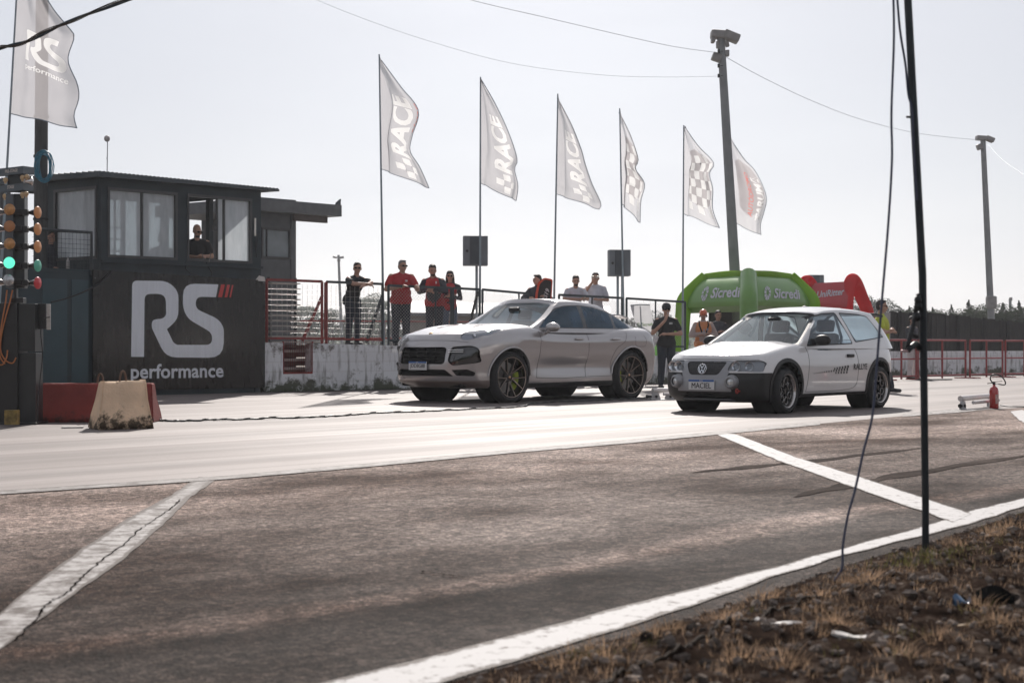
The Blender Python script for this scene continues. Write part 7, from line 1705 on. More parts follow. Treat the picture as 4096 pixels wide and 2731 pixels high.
    if beard: mb = MB(); mb.ell(H(0, -.040, -.075), (.050, .052, .040)); mb.ell(H(0, -.086, -.046), (.030, .010, .006)); remesh(mb, "beard", hair, e, .010, 2)
    # eyes, brows, glasses
    if shades:
        mb = MB()
        for sx in (-1, 1): mb.ell(H(sx*.034, -.094, .006), (.029, .010, .019), 12, 8); mb.bar(H(sx*.060, -.085, .010), H(sx*.080, .01, .010), .006)
        mb.bar(H(-.012, -.100, .010), H(.012, -.100, .010), .007); mb.build("sunglasses", m_shades, e)
    else:
        for sx in (-1, 1): mb = MB(); mb.ell(H(sx*.032, -.086, .008), (.013, .008, .006), 10, 6); mb.build("eye", m_shades, e)
        mb = MB()
        for sx in (-1, 1): mb.bar(H(sx*.018, -.095, .026), H(sx*.048, -.088, .027), .008, .006)
        mb.build("eyebrows", hair, e)
    if extras: extras(e, V_, H)
    return e
def stand(px, py_feet, Y, z=None):        # ground point in a column at a distance
    p = at(px, py_feet, Y); return Vector((p.x, Y, 0 if z is None else z))
def logo_patch(col=(.6, .6, .6), x=.075, z=1.33, w_=.05, h_=.035, y=-.140):
    def f(e, V_, H): mb = MB(); mb.bbox((x, y, z), (w_, .008, h_), b=.003); mb.build("chest_print", M("pale_print_%d" % int(col[0]*99), col, rough=.7, var=.5, scale=90), e)
    return f
def plat(px, off): t = lt(px, W0+nb*off, d01); p = W0+nb*off+d01*t; return Vector((p.x, p.y, ZT(p)-.02))
LEAN = lambda dz=0: dict(chest=(0, -.07, 1.27), neck=(0, -.12, 1.43), head=(0, -.18, 1.59), shL=(.185, -.12, 1.38), shR=(-.185, -.12, 1.38))
GP = "spectators at the platform railing"
def hold_bottle(e, V_, H):
    mb = MB(); mb.cyl((.14, -.52, 1.14), (.15, -.53, 1.34), .022, n=10); mb.build("drink_can", M("can_silver", (.5, .48, .46), rough=.3, metal=.5), e)
def striped_shoe(e, V_, H):
    for k in range(3):
        mb = MB(); mb.bbox((.18, -.02-.035*k, .055), (.012, .012, .05), b=.002, mat=Matrix.Rotation(R(25), 3, 'X')); mb.build("shoe_stripe", m_shoew, e)
# man in black leaning over the rail, turned to the right
person(plat(1412, .42), R(38), 1.70, "man in black T-shirt and sunglasses leaning both arms on the mesh railing", dict(LEAN(), pelvis=(0, .06, .95), elL=(.20, -.40, 1.30), wrL=(-.02, -.50, 1.24), elR=(-.22, -.36, 1.27), wrR=(.02, -.52, 1.27), hdL=(-1, -.2, -.2), hdR=(1, -.3, -.3), head=(.0, -.17, 1.60), turn=-30), top=F_BLACK, bottom=F_NAVY, hair=m_hairb, build_=1.08, shoe=m_shoe, extras=striped_shoe, group=GP)
person(plat(1604, .46), R(12), 1.82, "heavyset grey haired man in a red polo shirt resting his hands on the railing", dict(LEAN(), elL=(.31, -.12, 1.14), wrL=(.24, -.38, 1.20), elR=(-.31, -.12, 1.14), wrR=(-.06, -.38, 1.18), hdL=(.2, -1, -.1), hdR=(1, -.5, .3), turn=20, chest=(0, -.03, 1.27), head=(.02, -.10, 1.60), neck=(0, -.06, 1.44), shL=(.20, -.05, 1.40), shR=(-.20, -.05, 1.40)), top=F_RED, bottom=F_NAVY, hair=m_hairg, build_=1.22, belly=.05, extras=logo_patch((.62, .5, .5), .08, 1.31, y=-.19), group=GP)
person(plat(1738, .46), R(-10), 1.78, "curly haired man with dark sleeves and a red vest leaning on the railing", dict(LEAN(), elL=(.28, -.20, 1.16), wrL=(.06, -.42, 1.20), elR=(-.27, -.20, 1.16), wrR=(-.04, -.42, 1.17), hdL=(-1, -.4, -.2), hdR=(1, -.4, -.2), turn=25, tilt=12), top=F_SOFT, vest=F_RED, sleeve='long', bottom=F_NAVY, hair=m_hairb, shades=False, build_=1.15, extras=logo_patch((.6, .5, .5), .09, 1.34, .03, .05, y=-.24), group=GP, beard=True)
person(plat(1800, .62), R(2), 1.66, "long haired woman in sunglasses with red vest and folded arms at the railing", dict(elL=(.24, -.02, 1.12), wrL=(.02, -.20, 1.16), elR=(-.24, -.02, 1.12), wrR=(-.02, -.22, 1.20), hdL=(-1, -.1, .1), hdR=(1, -.1, .1)), top=F_SOFT, vest=F_RED, sleeve='long', bottom=F_JEAN, hairstyle='long', female=True, build_=.88, group=GP)
def big_board(e, V_, H):
    b = empty("sponsor_board", (0, 0, 0), 0, parent=e)
    P = rnd_poly([(-.10, 1.02), (.30, 1.02), (.34, 1.62), (.14, 1.66), (-.02, 1.55), (-.08, 1.30)], .05, 4); fr_m = Matrix(((1, 0, 0, .16), (0, 0, -1, -.28), (0, 1, 0, 0), (0, 0, 0, 1)))
    mb = MB(); mb.prism(P, fr_m, -.015, .015); mb.build("board_rim", M("board_red_rim", (.62, .07, .03), rough=.4, var=0), b)
    c = Vector((.12, 1.32)); mb = MB(); mb.prism([((x-c.x)*.80+c.x+.025, (y-c.y)*.90+c.y-.01) for x, y in P], fr_m, .016, .022); mb.build("board_face", M("board_black", (.015, .012, .012), rough=.4, var=0), b)
    bm = text_bm("RS19", 1, bold=.03, shear=.2); x0, x1, y0, y1 = bm_size(bm); k = .30/(x1-x0); ca, sa = math.cos(R(68)), math.sin(R(68))
    mapped("board_lettering", bm, lambda x, y: fr_m@Vector((.10+(x*ca-y*sa)*k+.07, 1.10+(x*sa+y*ca)*k, .026)), M("board_white", (.55, .5, .5), rough=.5), b)
person(plat(2150, .62), R(-25), 1.70, "man in dark jacket behind the railing holding a black board with red rim", dict(elR=(-.34, -.05, 1.20), wrR=(-.10, -.22, 1.20), elL=(.34, .0, 1.16), wrL=(.28, -.22, 1.22), turn=-40, hdR=(1, -.3, 0)), top=F_SOFT, sleeve='long', bottom=F_NAVY, build_=1.15, extras=big_board, shades=False, group=GP, hairstyle='short')
person(plat(2298, .62), R(8), 1.76, "man in a pale T-shirt resting both forearms on the railing above the grey car roof", dict(LEAN(), elL=(.27, -.18, 1.18), wrL=(.10, -.42, 1.19), elR=(-.27, -.18, 1.17), wrR=(.0, -.42, 1.17), hdL=(.9, -.4, -.2), hdR=(1, -.3, -.1), tilt=10), top=F_WHITE, bottom=F_NAVY, hair=m_hairb, shades=False, build_=1.05, group=GP, beard=True)
def phone(e, V_, H): mb = MB(); mb.bbox(H(-.02, -.15, .02), (.16, .012, .05), b=.006); mb.build("phone", M("phone_pale", (.55, .50, .42), rough=.3), e)
person(plat(2382, .66), R(0), 1.84, "man in a white T-shirt holding a phone up to his face behind the railing", dict(elL=(.26, -.06, 1.14), wrL=(.05, -.26, 1.14), hdL=(-1, -.1, .1), elR=(-.28, -.16, 1.26), wrR=(-.08, -.20, 1.52), hdR=(.3, .1, 1)), top=F_WHITE, bottom=F_GREY, hair=m_hairb, shades=False, extras=phone, group=GP)
# people on the ground beyond the track
def clip(e, V_, H):
    mb = MB(); mb.bbox((-.27, -.15, .98), (.10, .03, .22), b=.01, mat=Matrix.Rotation(R(20), 3, 'Y')); mb.build("paper_bundle", M("paper_bundle", (.5, .48, .48), rough=.6, var=.3, scale=20), e)
    mb = MB(); mb.bbox((.06, -.16, 1.34), (.07, .008, .04), b=.003); mb.build("chest_print", M("pale_print_50", (.4, .4, .4), rough=.7, var=.5, scale=90), e); mb = MB(); mb.cyl(H(.0, -.10, -.05), H(.01, -.13, -.10), .008, n=8); mb.build("whistle", m_shoew, e)
person(stand(2665, 1554, 31), R(6), 1.76, "man in black T-shirt and cap with one hand at his mouth beside the green tent", dict(elR=(-.30, -.10, 1.14), wrR=(-.06, -.20, 1.40), hdR=(.3, .15, .95), elL=(.29, -.04, 1.13), wrL=(-.04, -.22, 1.12), hdL=(-1, -.1, 0)), top=F_BLACK, bottom=F_NAVY, cap=('cap', fabric("dark_cap", (.02, .025, .03))), extras=clip, build_=1.12, belly=.02, shoe=m_shoe)
m_helm = M("orange_helmet", (.60, .12, .035), rough=.35, var=.05, coat=.5)
def harness(e, V_, H):
    mb = MB()
    for sx in (-1, 1): mb.tube([(sx*.10, -.02, 1.48), (sx*.11, -.13, 1.38), (sx*.06, -.155, 1.24), (sx*.05, -.15, 1.16)], .020, 6)
    mb.build("harness_strap", F_BLACK, e)
    mb = MB(); mb.cyl((.08, -.165, 1.28), (.08, -.18, 1.28), .032, n=14); mb.build("round_badge", M("badge_grey", (.18, .20, .24), rough=.4), e)
person(stand(2813, 1540, 36.4), R(0), 1.76, "marshal with orange helmet and pale coverall standing arms crossed under the green tent", dict(elL=(.30, -.04, 1.14), wrL=(-.03, -.21, 1.14), elR=(-.30, -.04, 1.14), wrR=(.04, -.23, 1.17), hdL=(-1, -.1, 0), hdR=(1, -.1, 0)), top=F_SILV, vest=F_ORG, sleeve='long', bottom=F_SILV, cap=('helmet', m_helm), shades=False, build_=1.18, extras=harness, skin=m_skind)
person(stand(2872, 1530, 38.5), R(15), 1.80, "dark haired man in dark clothes half hidden behind the marshal", dict(elR=(-.26, -.1, 1.12), wrR=(-.1, -.25, 1.2)), top=F_SOFT, sleeve='long', bottom=F_NAVY, shades=False, skin=m_skind)
person(stand(3219, 1520, 36), R(0), 1.85, "person whose dark hair shows just above the roof of the white hatchback", top=F_SOFT, sleeve='long', bottom=F_NAVY, shades=False, skin=m_skind)
person(stand(3524, 1569, 28.5), R(68), 1.76, "man in a lime yellow T-shirt and sunglasses standing sideways behind the white hatchback", dict(elL=(.25, -.06, 1.13), wrL=(.06, -.20, 1.19), elR=(-.25, -.08, 1.13), wrR=(.02, -.22, 1.15), hdL=(-1, -.1, .1), hdR=(1, -.2, 0), anL=(.11, .14, .09), knL=(.10, .04, .49), anR=(-.11, -.20, .09), knR=(-.10, -.12, .49)), top=F_YEL, bottom=F_NAVY, build_=1.12, beard=False, hair=m_hairb)
def orange_yoke(e, V_, H): mb = MB(); mb.ell((0, .02, 1.36), (.20, .12, .10)); mb.build("orange_yoke", F_ORG, e)
person(stand(3648, 1518, 39.7), R(40), 1.68, "marshal in an orange and dark jacket and white trousers standing by the red barrier", dict(elR=(-.25, -.05, 1.12), wrR=(-.18, -.25, 1.05)), top=F_SOFT, vest=None, sleeve='long', bottom=fabric("white_trousers", (.58, .54, .54)), shades=False, extras=orange_yoke, skin=m_skind, build_=1.05)
# people in the control cabin
def cabp(px, depth, z=1.45): t = lt(px, C0+V*depth, U); p = C0+V*depth+U*t; return Vector((p.x, p.y, z))
def gadgets(e, V_, H):
    mb = MB(); mb.bbox((.02, -.42, 1.03), (.16, .05, .05), b=.01); mb.build("white_card", m_shoew, e); mb = MB(); mb.cyl((.12, -.44, 1.0), (.08, -.42, 1.16), .008, n=6); mb.cyl((.20, -.42, 1.0), (.24, -.40, 1.18), .008, n=6); mb.build("hand_mic", m_hairg, e)
    mb = MB(); mb.bbox((.09, -.150, 1.30), (.05, .006, .04), b=.002); mb.build("chest_print", MATS["pale_print_50"], e)
person(cabp(786, .42, 1.42), R(15), 1.74, "bald man in black T-shirt and glasses standing at the open cabin window", dict(LEAN(), elL=(.27, -.12, 1.13), wrL=(.12, -.36, 1.12), elR=(-.27, -.10, 1.13), wrR=(.0, -.36, 1.10), hdL=(-1, -.4, .1), hdR=(1, -.3, .1), turn=35, tilt=16), top=F_BLACK, bottom=F_NAVY, hairstyle='none', build_=1.12, extras=gadgets, beard=True, feet=True)
person(cabp(648, .75, 1.32), R(30), 1.66, "person in a checked shirt sitting behind the pale cabin window", dict(pelvis=(0, 0, .80), waist=(0, 0, .95), hipL=(.09, 0, .78), hipR=(-.09, 0, .78)), top=fabric("brown_checked_shirt", (.30, .22, .19)), sleeve='long', bottom=F_NAVY, shades=False, hair=m_hairb, beard=True)
person(Vector((at(206, 1000, 26.9).x, 26.9, 1.25)), R(40), 1.70, "man in dark clothes sitting behind the balcony railing left of the cabin", dict(elL=(.24, -.12, 1.12), wrL=(.12, -.34, 1.02), elR=(-.24, -.12, 1.12), wrR=(-.1, -.34, 1.04)), top=F_SOFT, sleeve='long', bottom=F_NAVY, shades=False, skin=m_skind)
mb = MB(); p = onl(272, 1050, C0+NF*.02-U*.0+V*.25, U); mb.lathe([(0, 0), (.032, 0), (.032, .13), (.012, .18), (.012, .21), (0, .21)], n=14); o = mb.build("bottle", M("clear_bottle", (.35, .33, .32), rough=.15, spec=.8)); p.z = 2.21; o.location = p; tag(o, "small bottle standing on the balcony edge by the railing", "bottle")
# ---------------------------------------------------------------- inflatable tents
def vinyl(name, col):
    return M(name, col, rough=.38, var=.07, scale=1.6, bump=.25, bscale=2.2, coat=.25)
m_gv = vinyl("green_vinyl", (.12, .27, .045)); m_gv2 = clothm("green_vinyl_leg", (.27, .45, .06), transl=.5, var=.08); m_rv = vinyl("red_vinyl", (.42, .022, .030)); m_rv2 = clothm("red_vinyl_tube", (.60, .035, .040), transl=.3, var=.06)
m_ltr = M("printed_letters", (.55, .55, .60), rough=.6, var=.05)
def btube(mb, pts, r, n=18, k=8, taper=None):
    P = catmull(pts, k); mb.tube(P, [r*(1 if taper is None else taper(i/(len(P)-1))) for i in range(len(P))], n)
tent = empty("inflatable_tent", (at(2990, 0, 38.6).x, 38.6, 0), 0, "bright green inflatable tent with white lettering on two sides behind the white hatchback", "tent")
to_ = Vector(tent.location)
ML = at(2995, 0, 38.6); LL = at(2732, 0, 41.0); RR = at(3252, 0, 41.0); BB = Vector((LL.x+RR.x-ML.x, 43.4, 0))
ze = CH+(1388-1212)/F*40; zt_ = CH+(1388-1104)/F*40
cx = (ML+RR+LL+BB)/4; cn = lambda p, z: Vector((p.x, p.y, z))-to_
tops = {k: cn(p.lerp(cx, .36), zt_) for k, p in (('M', ML), ('L', LL), ('R', RR), ('B', BB))}
eaves = {k: cn(p, ze) for k, p in (('M', ML), ('L', LL), ('R', RR), ('B', BB))}; foot = {k: cn(p, .0) for k, p in (('M', ML), ('L', LL), ('R', RR), ('B', BB))}
for k in 'MLRB':
    mb = MB(); out = (eaves[k]-cn(cx, ze)).normalized()
    P = [foot[k]+out*.10, foot[k]+out*.06+Vector((0, 0, .8)), eaves[k]-Vector((0, 0, .25)), eaves[k]+Vector((0, 0, .12))-out*.05, eaves[k].lerp(tops[k], .55)+Vector((0, 0, .06)), tops[k]]
    btube(mb, P, .235 if k == 'M' else .21, taper=lambda t: 1.0-.12*abs(t-.4)); mb.build("leg", m_gv2 if k != 'M' else m_gv, tent)
def panel(a, b, name, text):
    # puffed sloping roof panel between two hips, with a valance down to the eave line
    A, B, TA, TB = eaves[a], eaves[b], tops[a], tops[b]; nrm = ((B-A).cross(TA-A)).normalized(); nrm = nrm if nrm.y < 0 else -nrm
    def S(u, v, off=0):
        lo = A.lerp(B, u)-Vector((0, 0, .10)); hi = TA.lerp(TB, u); p = lo.lerp(hi, v); return p+nrm*(.20*(math.sin(PI*min(max(v, 0), 1))**.6)*(1-.5*abs(2*u-1)**6)+off)
    nu, nv = 26, 16; mb = MB(); mb.add([S(i/nu, j/nv) for i in range(nu+1) for j in range(nv+1)], [(i*(nv+1)+j, (i+1)*(nv+1)+j, (i+1)*(nv+1)+j+1, i*(nv+1)+j+1) for i in range(nu) for j in range(nv)], True)
    g0 = len(mb.v); mb.add([S(i/nu, 0) for i in range(nu+1)]+[A.lerp(B, i/nu)-Vector((0, 0, .10))-nrm*.25 for i in range(nu+1)], [(i, i+1, nu+2+i, nu+1+i) for i in range(nu)], True)
    pn = mb.build(name, m_gv, tent)
    if text:
        u0, u1, v0, v1 = text
        bm = text_bm("Sicredi", 1, bold=.025, shear=.25); x0, x1, y0, y1 = bm_size(bm); refine(bm, .15)
        mapped("lettering", bm, lambda x, y: S(u0+(u1-u0)*(.27+.73*(x-x0)/(x1-x0)), v0+(v1-v0)*(.15+.7*(y-y0)/(y1-y0)), .02), m_ltr, pn, smooth=True)
        asp = (v1-v0)*(TA-A).length/((u1-u0)*(B-A).length); mb = MB()
        for k in range(9):
            t = 2*PI*k/9+.2; c = (.11, .5); q = []
            for rr, da in ((.30, 0), (1.0, -.26), (1.0, .26), (.55, .34)):
                q.append((c[0]+.085*rr*math.cos(t+da), .5+.5*rr*math.sin(t+da)*.115/.115))
            mb.add([S(u0+(u1-u0)*x, v0+(v1-v0)*(y), .02) for x, y in q], [(0, 1, 2, 3)])
        mb.build("emblem", m_ltr, pn)
panel('L', 'M', "roof_panel", (.27, .93, .10, .52)); panel('M', 'R', "roof_panel", (.16, .80, .10, .50)); panel('R', 'B', "roof_panel", None); panel('B', 'L', "roof_panel", None)
mb = MB(); q = [tops[k] for k in 'LMRB']; c = sum(q, Vector())/4+Vector((0, 0, .10)); mb.add(q+[c], [(0, 1, 4), (1, 2, 4), (2, 3, 4), (3, 0, 4)], True)
for a, b in (('L', 'M'), ('M', 'R'), ('R', 'B'), ('B', 'L')): btube(mb, [tops[a], tops[a].lerp(tops[b], .5)+Vector((0, 0, .03)), tops[b]], .12)
mb.build("roof_top", m_gv2, tent)
mb = MB(); mb.box(cn((LL+BB)/2, 1.0), (.06, 3.2, 2.0), R(-40)); mb = MB(); mb.box(cn(LL.lerp(BB, .62), 1.0), (.06, 1.5, 2.0), R(-40)); mb.build("back_curtain", M("dark_curtain", (.03, .025, .028), rough=.8), tent)
# red arch
ra = empty("inflatable_arch", (at(3400, 0, 46).x, 46, 0), 0, "red inflatable arch tent with white lettering behind the green tent", "tent"); ro_ = Vector(ra.location); A_ = lambda x, y, Y=46: at(x, y, Y)-ro_
mb = MB(); btube(mb, [A_(3208, 1500, 45.5), A_(3205, 1300, 45.5), A_(3206, 1180, 45.5), A_(3222, 1128, 45.5), A_(3245, 1140, 46), A_(3262, 1200, 46.5)], .19); mb.build("arch_tube", m_rv2, ra)
mb = MB(); btube(mb, [A_(3378, 1500, 45.6), A_(3382, 1330, 45.6), A_(3388, 1200, 45.6), A_(3404, 1126, 45.8), A_(3422, 1130, 46.3), A_(3447, 1190, 47), A_(3472, 1262, 47.5), A_(3480, 1400, 48)], .20); mb.build("arch_tube", m_rv2, ra)
def RSf(u, v, off=0): lo = A_(3225, 1232, 45.4).lerp(A_(3386, 1232, 45.4), u); hi = A_(3225, 1134, 45.7).lerp(A_(3392, 1126, 45.7), u); p = lo.lerp(hi, v); return p+Vector((0, -.12*math.sin(PI*v)**.7-off, 0))
nu, nv = 20, 12; mb = MB(); mb.add([RSf(i/nu, j/nv) for i in range(nu+1) for j in range(nv+1)], [(i*(nv+1)+j, (i+1)*(nv+1)+j, (i+1)*(nv+1)+j+1, i*(nv+1)+j+1) for i in range(nu) for j in range(nv)], True); pn = mb.build("banner_panel", m_rv, ra)
bm = text_bm("UniRitter", 1, bold=.02, shear=.2); x0, x1, y0, y1 = bm_size(bm); refine(bm, .2)
mapped("lettering", bm, lambda x, y: RSf(.24+.66*(x-x0)/(x1-x0), .40+.26*(y-y0)/(y1-y0)+.10*(x-x0)/(x1-x0), .02), m_ltr, pn)
bm = text_bm("LN", 1, bold=.03); x0, x1, y0, y1 = bm_size(bm); mapped("lettering", bm, lambda x, y: RSf(.04+.16*(x-x0)/(x1-x0), .34+.32*(y-y0)/(y1-y0), .02), m_ltr, pn)
# white standing banner
bn = empty("standing_banner", (at(2580, 0, 34.0).x, 34.0, 0), 0, "white standing banner with green print behind the tail of the grey car", "banner"); bo = Vector(bn.location)
def BS(u, v, off=0): lo = at(2575, 1422, 34).lerp(at(2630, 1422, 34), u); hi = at(2527, 1221, 34).lerp(at(2605, 1219, 34), u); p = lo.lerp(hi, v); p.x += .03*math.sin(v*5); p.y += .05*math.sin(3*v+u)-off; return p-bo
def bsheet(v0, v1, nm, m_):
    n = 12; mb = MB(); mb.add([BS(i/6, v0+(v1-v0)*j/n) for i in range(7) for j in range(n+1)], [(i*(n+1)+j, (i+1)*(n+1)+j, (i+1)*(n+1)+j+1, i*(n+1)+j+1) for i in range(6) for j in range(n)], True); return mb.build(nm, m_, bn)
bw = bsheet(.33, 1, "cloth", clothm("banner_white", (.52, .52, .53), transl=.5)); bsheet(0, .33, "green_band", clothm("banner_green", (.12, .26, .08), transl=.5))
bm = text_bm("Sicredi", 1, bold=.02); x0, x1, y0, y1 = bm_size(bm); m_gp = M("green_print", (.16, .34, .07), rough=.6, var=0); mapped("lettering", bm, lambda x, y: BS(.32+.62*(x-x0)/(x1-x0), .585+.065*(y-y0)/(y1-y0), .01), m_gp, bw)
mb = MB()
for k in range(8):
    t = 2*PI*k/8; mb.add([BS(.16+.11*r_*math.cos(t+d_), .612+.042*r_*math.sin(t+d_), .01) for r_, d_ in ((.3, 0), (1, -.25), (1, .25))], [(0, 1, 2)])
mb.build("emblem", m_gp, bw); mb = MB(); mb.tube([BS(.0, 1.0), BS(.5, 1.01), BS(1, 1.0)], .012, 6); mb.cyl(BS(.5, 1.0)+Vector((0, .05, 0)), Vector((0, .05, 0)), .015, n=6); mb.build("stand_pole", m_pole, bn)
# ---------------------------------------------------------------- dark board fence behind the wall at right
m_board = M("dark_boards", (.017, .014, .013), rough=.9, var=.45, scale=5, stretch=(2, 2, .4), bump=.3)
fc = empty("board_fence", (at(3570, 0, 44.6).x, 44.6, 0), 0, "tall dark board fence standing on the white wall at the right", "fence"); fo = Vector(fc.location)
fx0 = [(3560, 1245, 45.3), (3800, 1258, 48), (4096, 1292, 47.8+3.0), (4400, 1320, 54)]
FP = [at(x, y, Y) for x, y, Y in fx0]
for i in range(3):
    a, b = FP[i]-fo, FP[i+1]-fo; mb = MB(); nn = int((b-a).length/.28); rw = random.Random(i)
    for k in range(nn):
        p = a.lerp(b, k/nn); q = a.lerp(b, (k+1)/nn-.004/ (b-a).length); dy = rw.uniform(0, .03); h0 = p.z+rw.uniform(-.03, .02); mb.wall((p.x, p.y+dy), (q.x, q.y+dy), .3, (h0, h0+(q.z-p.z)), .03)
    mb.build("boards", m_board, fc)
    n2 = max(2, int((b-a).length/1.25))
    for k in range(n2):
        p = a.lerp(b, (k+.3)/n2); mb = MB(); mb.bar((p.x, p.y-.05, .3), (p.x, p.y-.05, p.z+.02), .09); mb.build("post", M("fence_post_black", (.012, .011, .011), rough=.8), fc)
    mb = MB(); mb.bar(Vector((a.x, a.y-.03, 1.15)), Vector((b.x, b.y-.03, 1.15)), .05, .09); mb.build("rail", m_board, fc)
mb = MB(); a, b = at(3536, 1250, 45.0), at(3562, 1252, 45.1); mb.wall((0, 0), (b.x-a.x, .1), .3, 1.9, .12); o = mb.build("concrete_pillar", M("pale_block", (.30, .28, .27), rough=.8, var=.15)); o.location = (a.x, a.y, 0); tag(o, "pale concrete pillar at the left end of the dark board fence", "pillar")
# crowd barriers in red
def cbar(x0, x1, Y0, Y1, lab, tp=1365, loose=False):
    a, b = at(x0, 1388, Y0), at(x1, 1388, Y1); a.z = b.z = 0; e = empty("crowd_barrier", a, 0, lab, "barrier", "red tube barriers along the far wall"); d = b-a; h = 1.04
    for z in (h, .55, .10) if not loose else (h, .12): mb = MB(); mb.cyl((0, 0, z), d+Vector((0, 0, z)), .028 if z == h else .022, n=8); mb.build("rail", m_redb, e)
    for t in (0, .5, 1): mb = MB(); mb.cyl(d*t+Vector((0, 0, .02)), d*t+Vector((0, 0, h)), .028, n=8); mb.build("post", m_redb, e)
    n_ = Vector((-d.y, d.x, 0)).normalized()
    for t in (.02, .98): mb = MB(); mb.bar(d*t+n_*.3+Vector((0, 0, .02)), d*t-n_*.3+Vector((0, 0, .02)), .05, .03); mb.build("foot", m_redb, e)
    return e
m_redb = M("red_tube", (.26, .035, .035), rough=.45, var=.15)
cbar(3545, 3665, 38.6, 39.4, "red tube crowd barrier just right of the white hatchback tail"); cbar(3672, 3862, 39.6, 41.2, "red tube crowd barrier left of the middle one behind the thin pole"); cbar(3880, 4010, 41.4, 42.5, "red tube crowd barrier above the fire extinguisher"); cbar(4022, 4170, 42.6, 43.8, "red tube crowd barrier cut by the right frame edge")
mb = MB(); mb.bbox((0, 0, .02), (.9, .25, .03), R(20), b=.008); o = mb.build("ground_mat", m_black); o.location = stand(3740, 1520, 39); tag(o, "flat black mat on the ground below the red barrier", "mat")
# ---------------------------------------------------------------- trees
def leafm(name, col): return clothm(name, col, transl=.35, var=.45, scale=.6)
L_con, L_bro, L_far = leafm("conifer_leaves", (.022, .030, .018)), leafm("broad_leaves", (.032, .042, .025)), leafm("haze_pale_leaves", (.16, .18, .15))  # far leaves paled in colour to stand in for haze
m_bark = M("bark", (.05, .038, .03), rough=.9, var=.3, scale=8, bump=.5)
def leaves(mb, c, rx, ry, rz, n, s_, rnd, shape=None):
    for _ in range(n):
        while True:
            p = Vector((rnd.uniform(-1, 1), rnd.uniform(-1, 1), rnd.uniform(-1, 1)))
            if p.length < 1: break
        p = p.normalized()*p.length**.5; q = c+Vector((p.x*rx, p.y*ry, p.z*rz)); a = Vector((rnd.uniform(-1, 1), rnd.uniform(-1, 1), rnd.uniform(-1, 1))).normalized(); b = a.orthogonal().normalized(); d = a.cross(b); k = s_*rnd.uniform(.6, 1.4)
        mb.add([q-b*k, q-d*k*.5, q+b*k, q+d*k*.5], [(0, 1, 2, 3)])
def mk_tree(name, kind, h, seed, mat, lab, cat="tree", group=None):
    rnd = random.Random(seed); e = empty(name, (0, 0, 0), 0, lab, cat, group); mb = MB()
    if kind == 'conifer':
        mb.tube([(0, 0, 0), (0, 0, h*.5), (rnd.uniform(-.1, .1), 0, h)], [h*.02, h*.013, .01], 7); mb.build("trunk", m_bark, e); mb = MB(); n = 26
        for k in range(n):
            t = k/(n-1); z = h*(.06+.93*t); r_ = h*.33*(1-t)**.8+.05
            for _ in range(max(3, int(9*(1-t)+3))):
                a = rnd.random()*2*PI; l = r_*rnd.uniform(.55, 1.15); leaves(mb, Vector((math.cos(a)*l*.55, math.sin(a)*l*.55, z-l*.18)), l*.5, l*.5, h*.03, 34, h*.013, rnd)
        mb.build("crown", mat, e)
    else:
        mb.tube([(0, 0, 0), (h*.01, 0, h*.3), (0, 0, h*.7)], [h*.028, h*.02, h*.008], 8)
        cl = []
        for k in range(13 if kind == 'broad' else 10):
            a = rnd.random()*2*PI; t = rnd.uniform(.35, 1) if kind == 'broad' else rnd.uniform(.5, 1); r_ = h*(.30 if kind == 'broad' else .16)*math.sin(PI*min(.92, t*.85))*rnd.uniform(.3, 1); c = Vector((math.cos(a)*r_, math.sin(a)*r_, h*t*.95)); mb.tube([(0, 0, h*max(.22, t*.6)), c*.5+Vector((0, 0, h*t*.45)), c], [h*.010, h*.007, h*.003], 5); cl.append(c)
        mb.build("trunk", m_bark, e); mb = MB()
        for c in cl: q = rnd.uniform(.09, .15)*h; leaves(mb, c, q*1.15, q, q*.75, 210, h*.015, rnd)
        mb.build("crown", mat, e)
    return e
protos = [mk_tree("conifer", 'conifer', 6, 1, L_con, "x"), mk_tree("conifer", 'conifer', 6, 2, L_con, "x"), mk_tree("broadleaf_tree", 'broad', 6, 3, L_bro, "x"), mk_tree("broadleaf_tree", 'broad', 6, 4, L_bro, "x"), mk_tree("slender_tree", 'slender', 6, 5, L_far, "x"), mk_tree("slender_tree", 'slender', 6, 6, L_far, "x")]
usedp = set()
def tree(pi, px, pytop, Y, lab, wide=1.0, rz=0, group=None, zb=0):
    o = protos[pi]
    if pi in usedp: o = copy_tree(protos[pi])
    usedp.add(pi); t = at(px, pytop, Y); o.location = (t.x, Y, zb); s_ = (t.z-zb)/6; o.scale = (s_*wide, s_*wide, s_); o.rotation_euler = (0, 0, rz); o['label'] = lab; o['category'] = "tree"; o['group'] = group or ""
    if not group: del o['group']
    return o
gR = "dark trees behind the board fence at right"; rnd = random.Random(21)
spots = [(2, 3700, 1240, 88, 1.9), (3, 3790, 1236, 88, 1.9), (2, 3890, 1232, 88, 1.9), (3, 3960, 1230, 88, 1.8), (2, 4040, 1226, 88, 1.9), (3, 4110, 1222, 88, 1.9), (0, 3875, 1203, 92, 1.1), (1, 3806, 1222, 95, 1.0), (1, 3637, 1228, 96, .9), (0, 3730, 1232, 100, 1.2), (2, 3760, 1246, 94, 1.4), (3, 3850, 1236, 90, 1.5), (2, 3930, 1226, 98, 1.4), (0, 4012, 1214, 93, 1.3), (1, 4075, 1206, 92, 1.1), (3, 4040, 1232, 97, 1.5), (2, 3680, 1248, 92, 1.5), (3, 3600, 1244, 99, 1.5), (0, 4130, 1198, 95, 1.2), (2, 3975, 1240, 90, 1.4), (1, 3948, 1232, 101, 1.1), (0, 3700, 1240, 104, 1.0)]
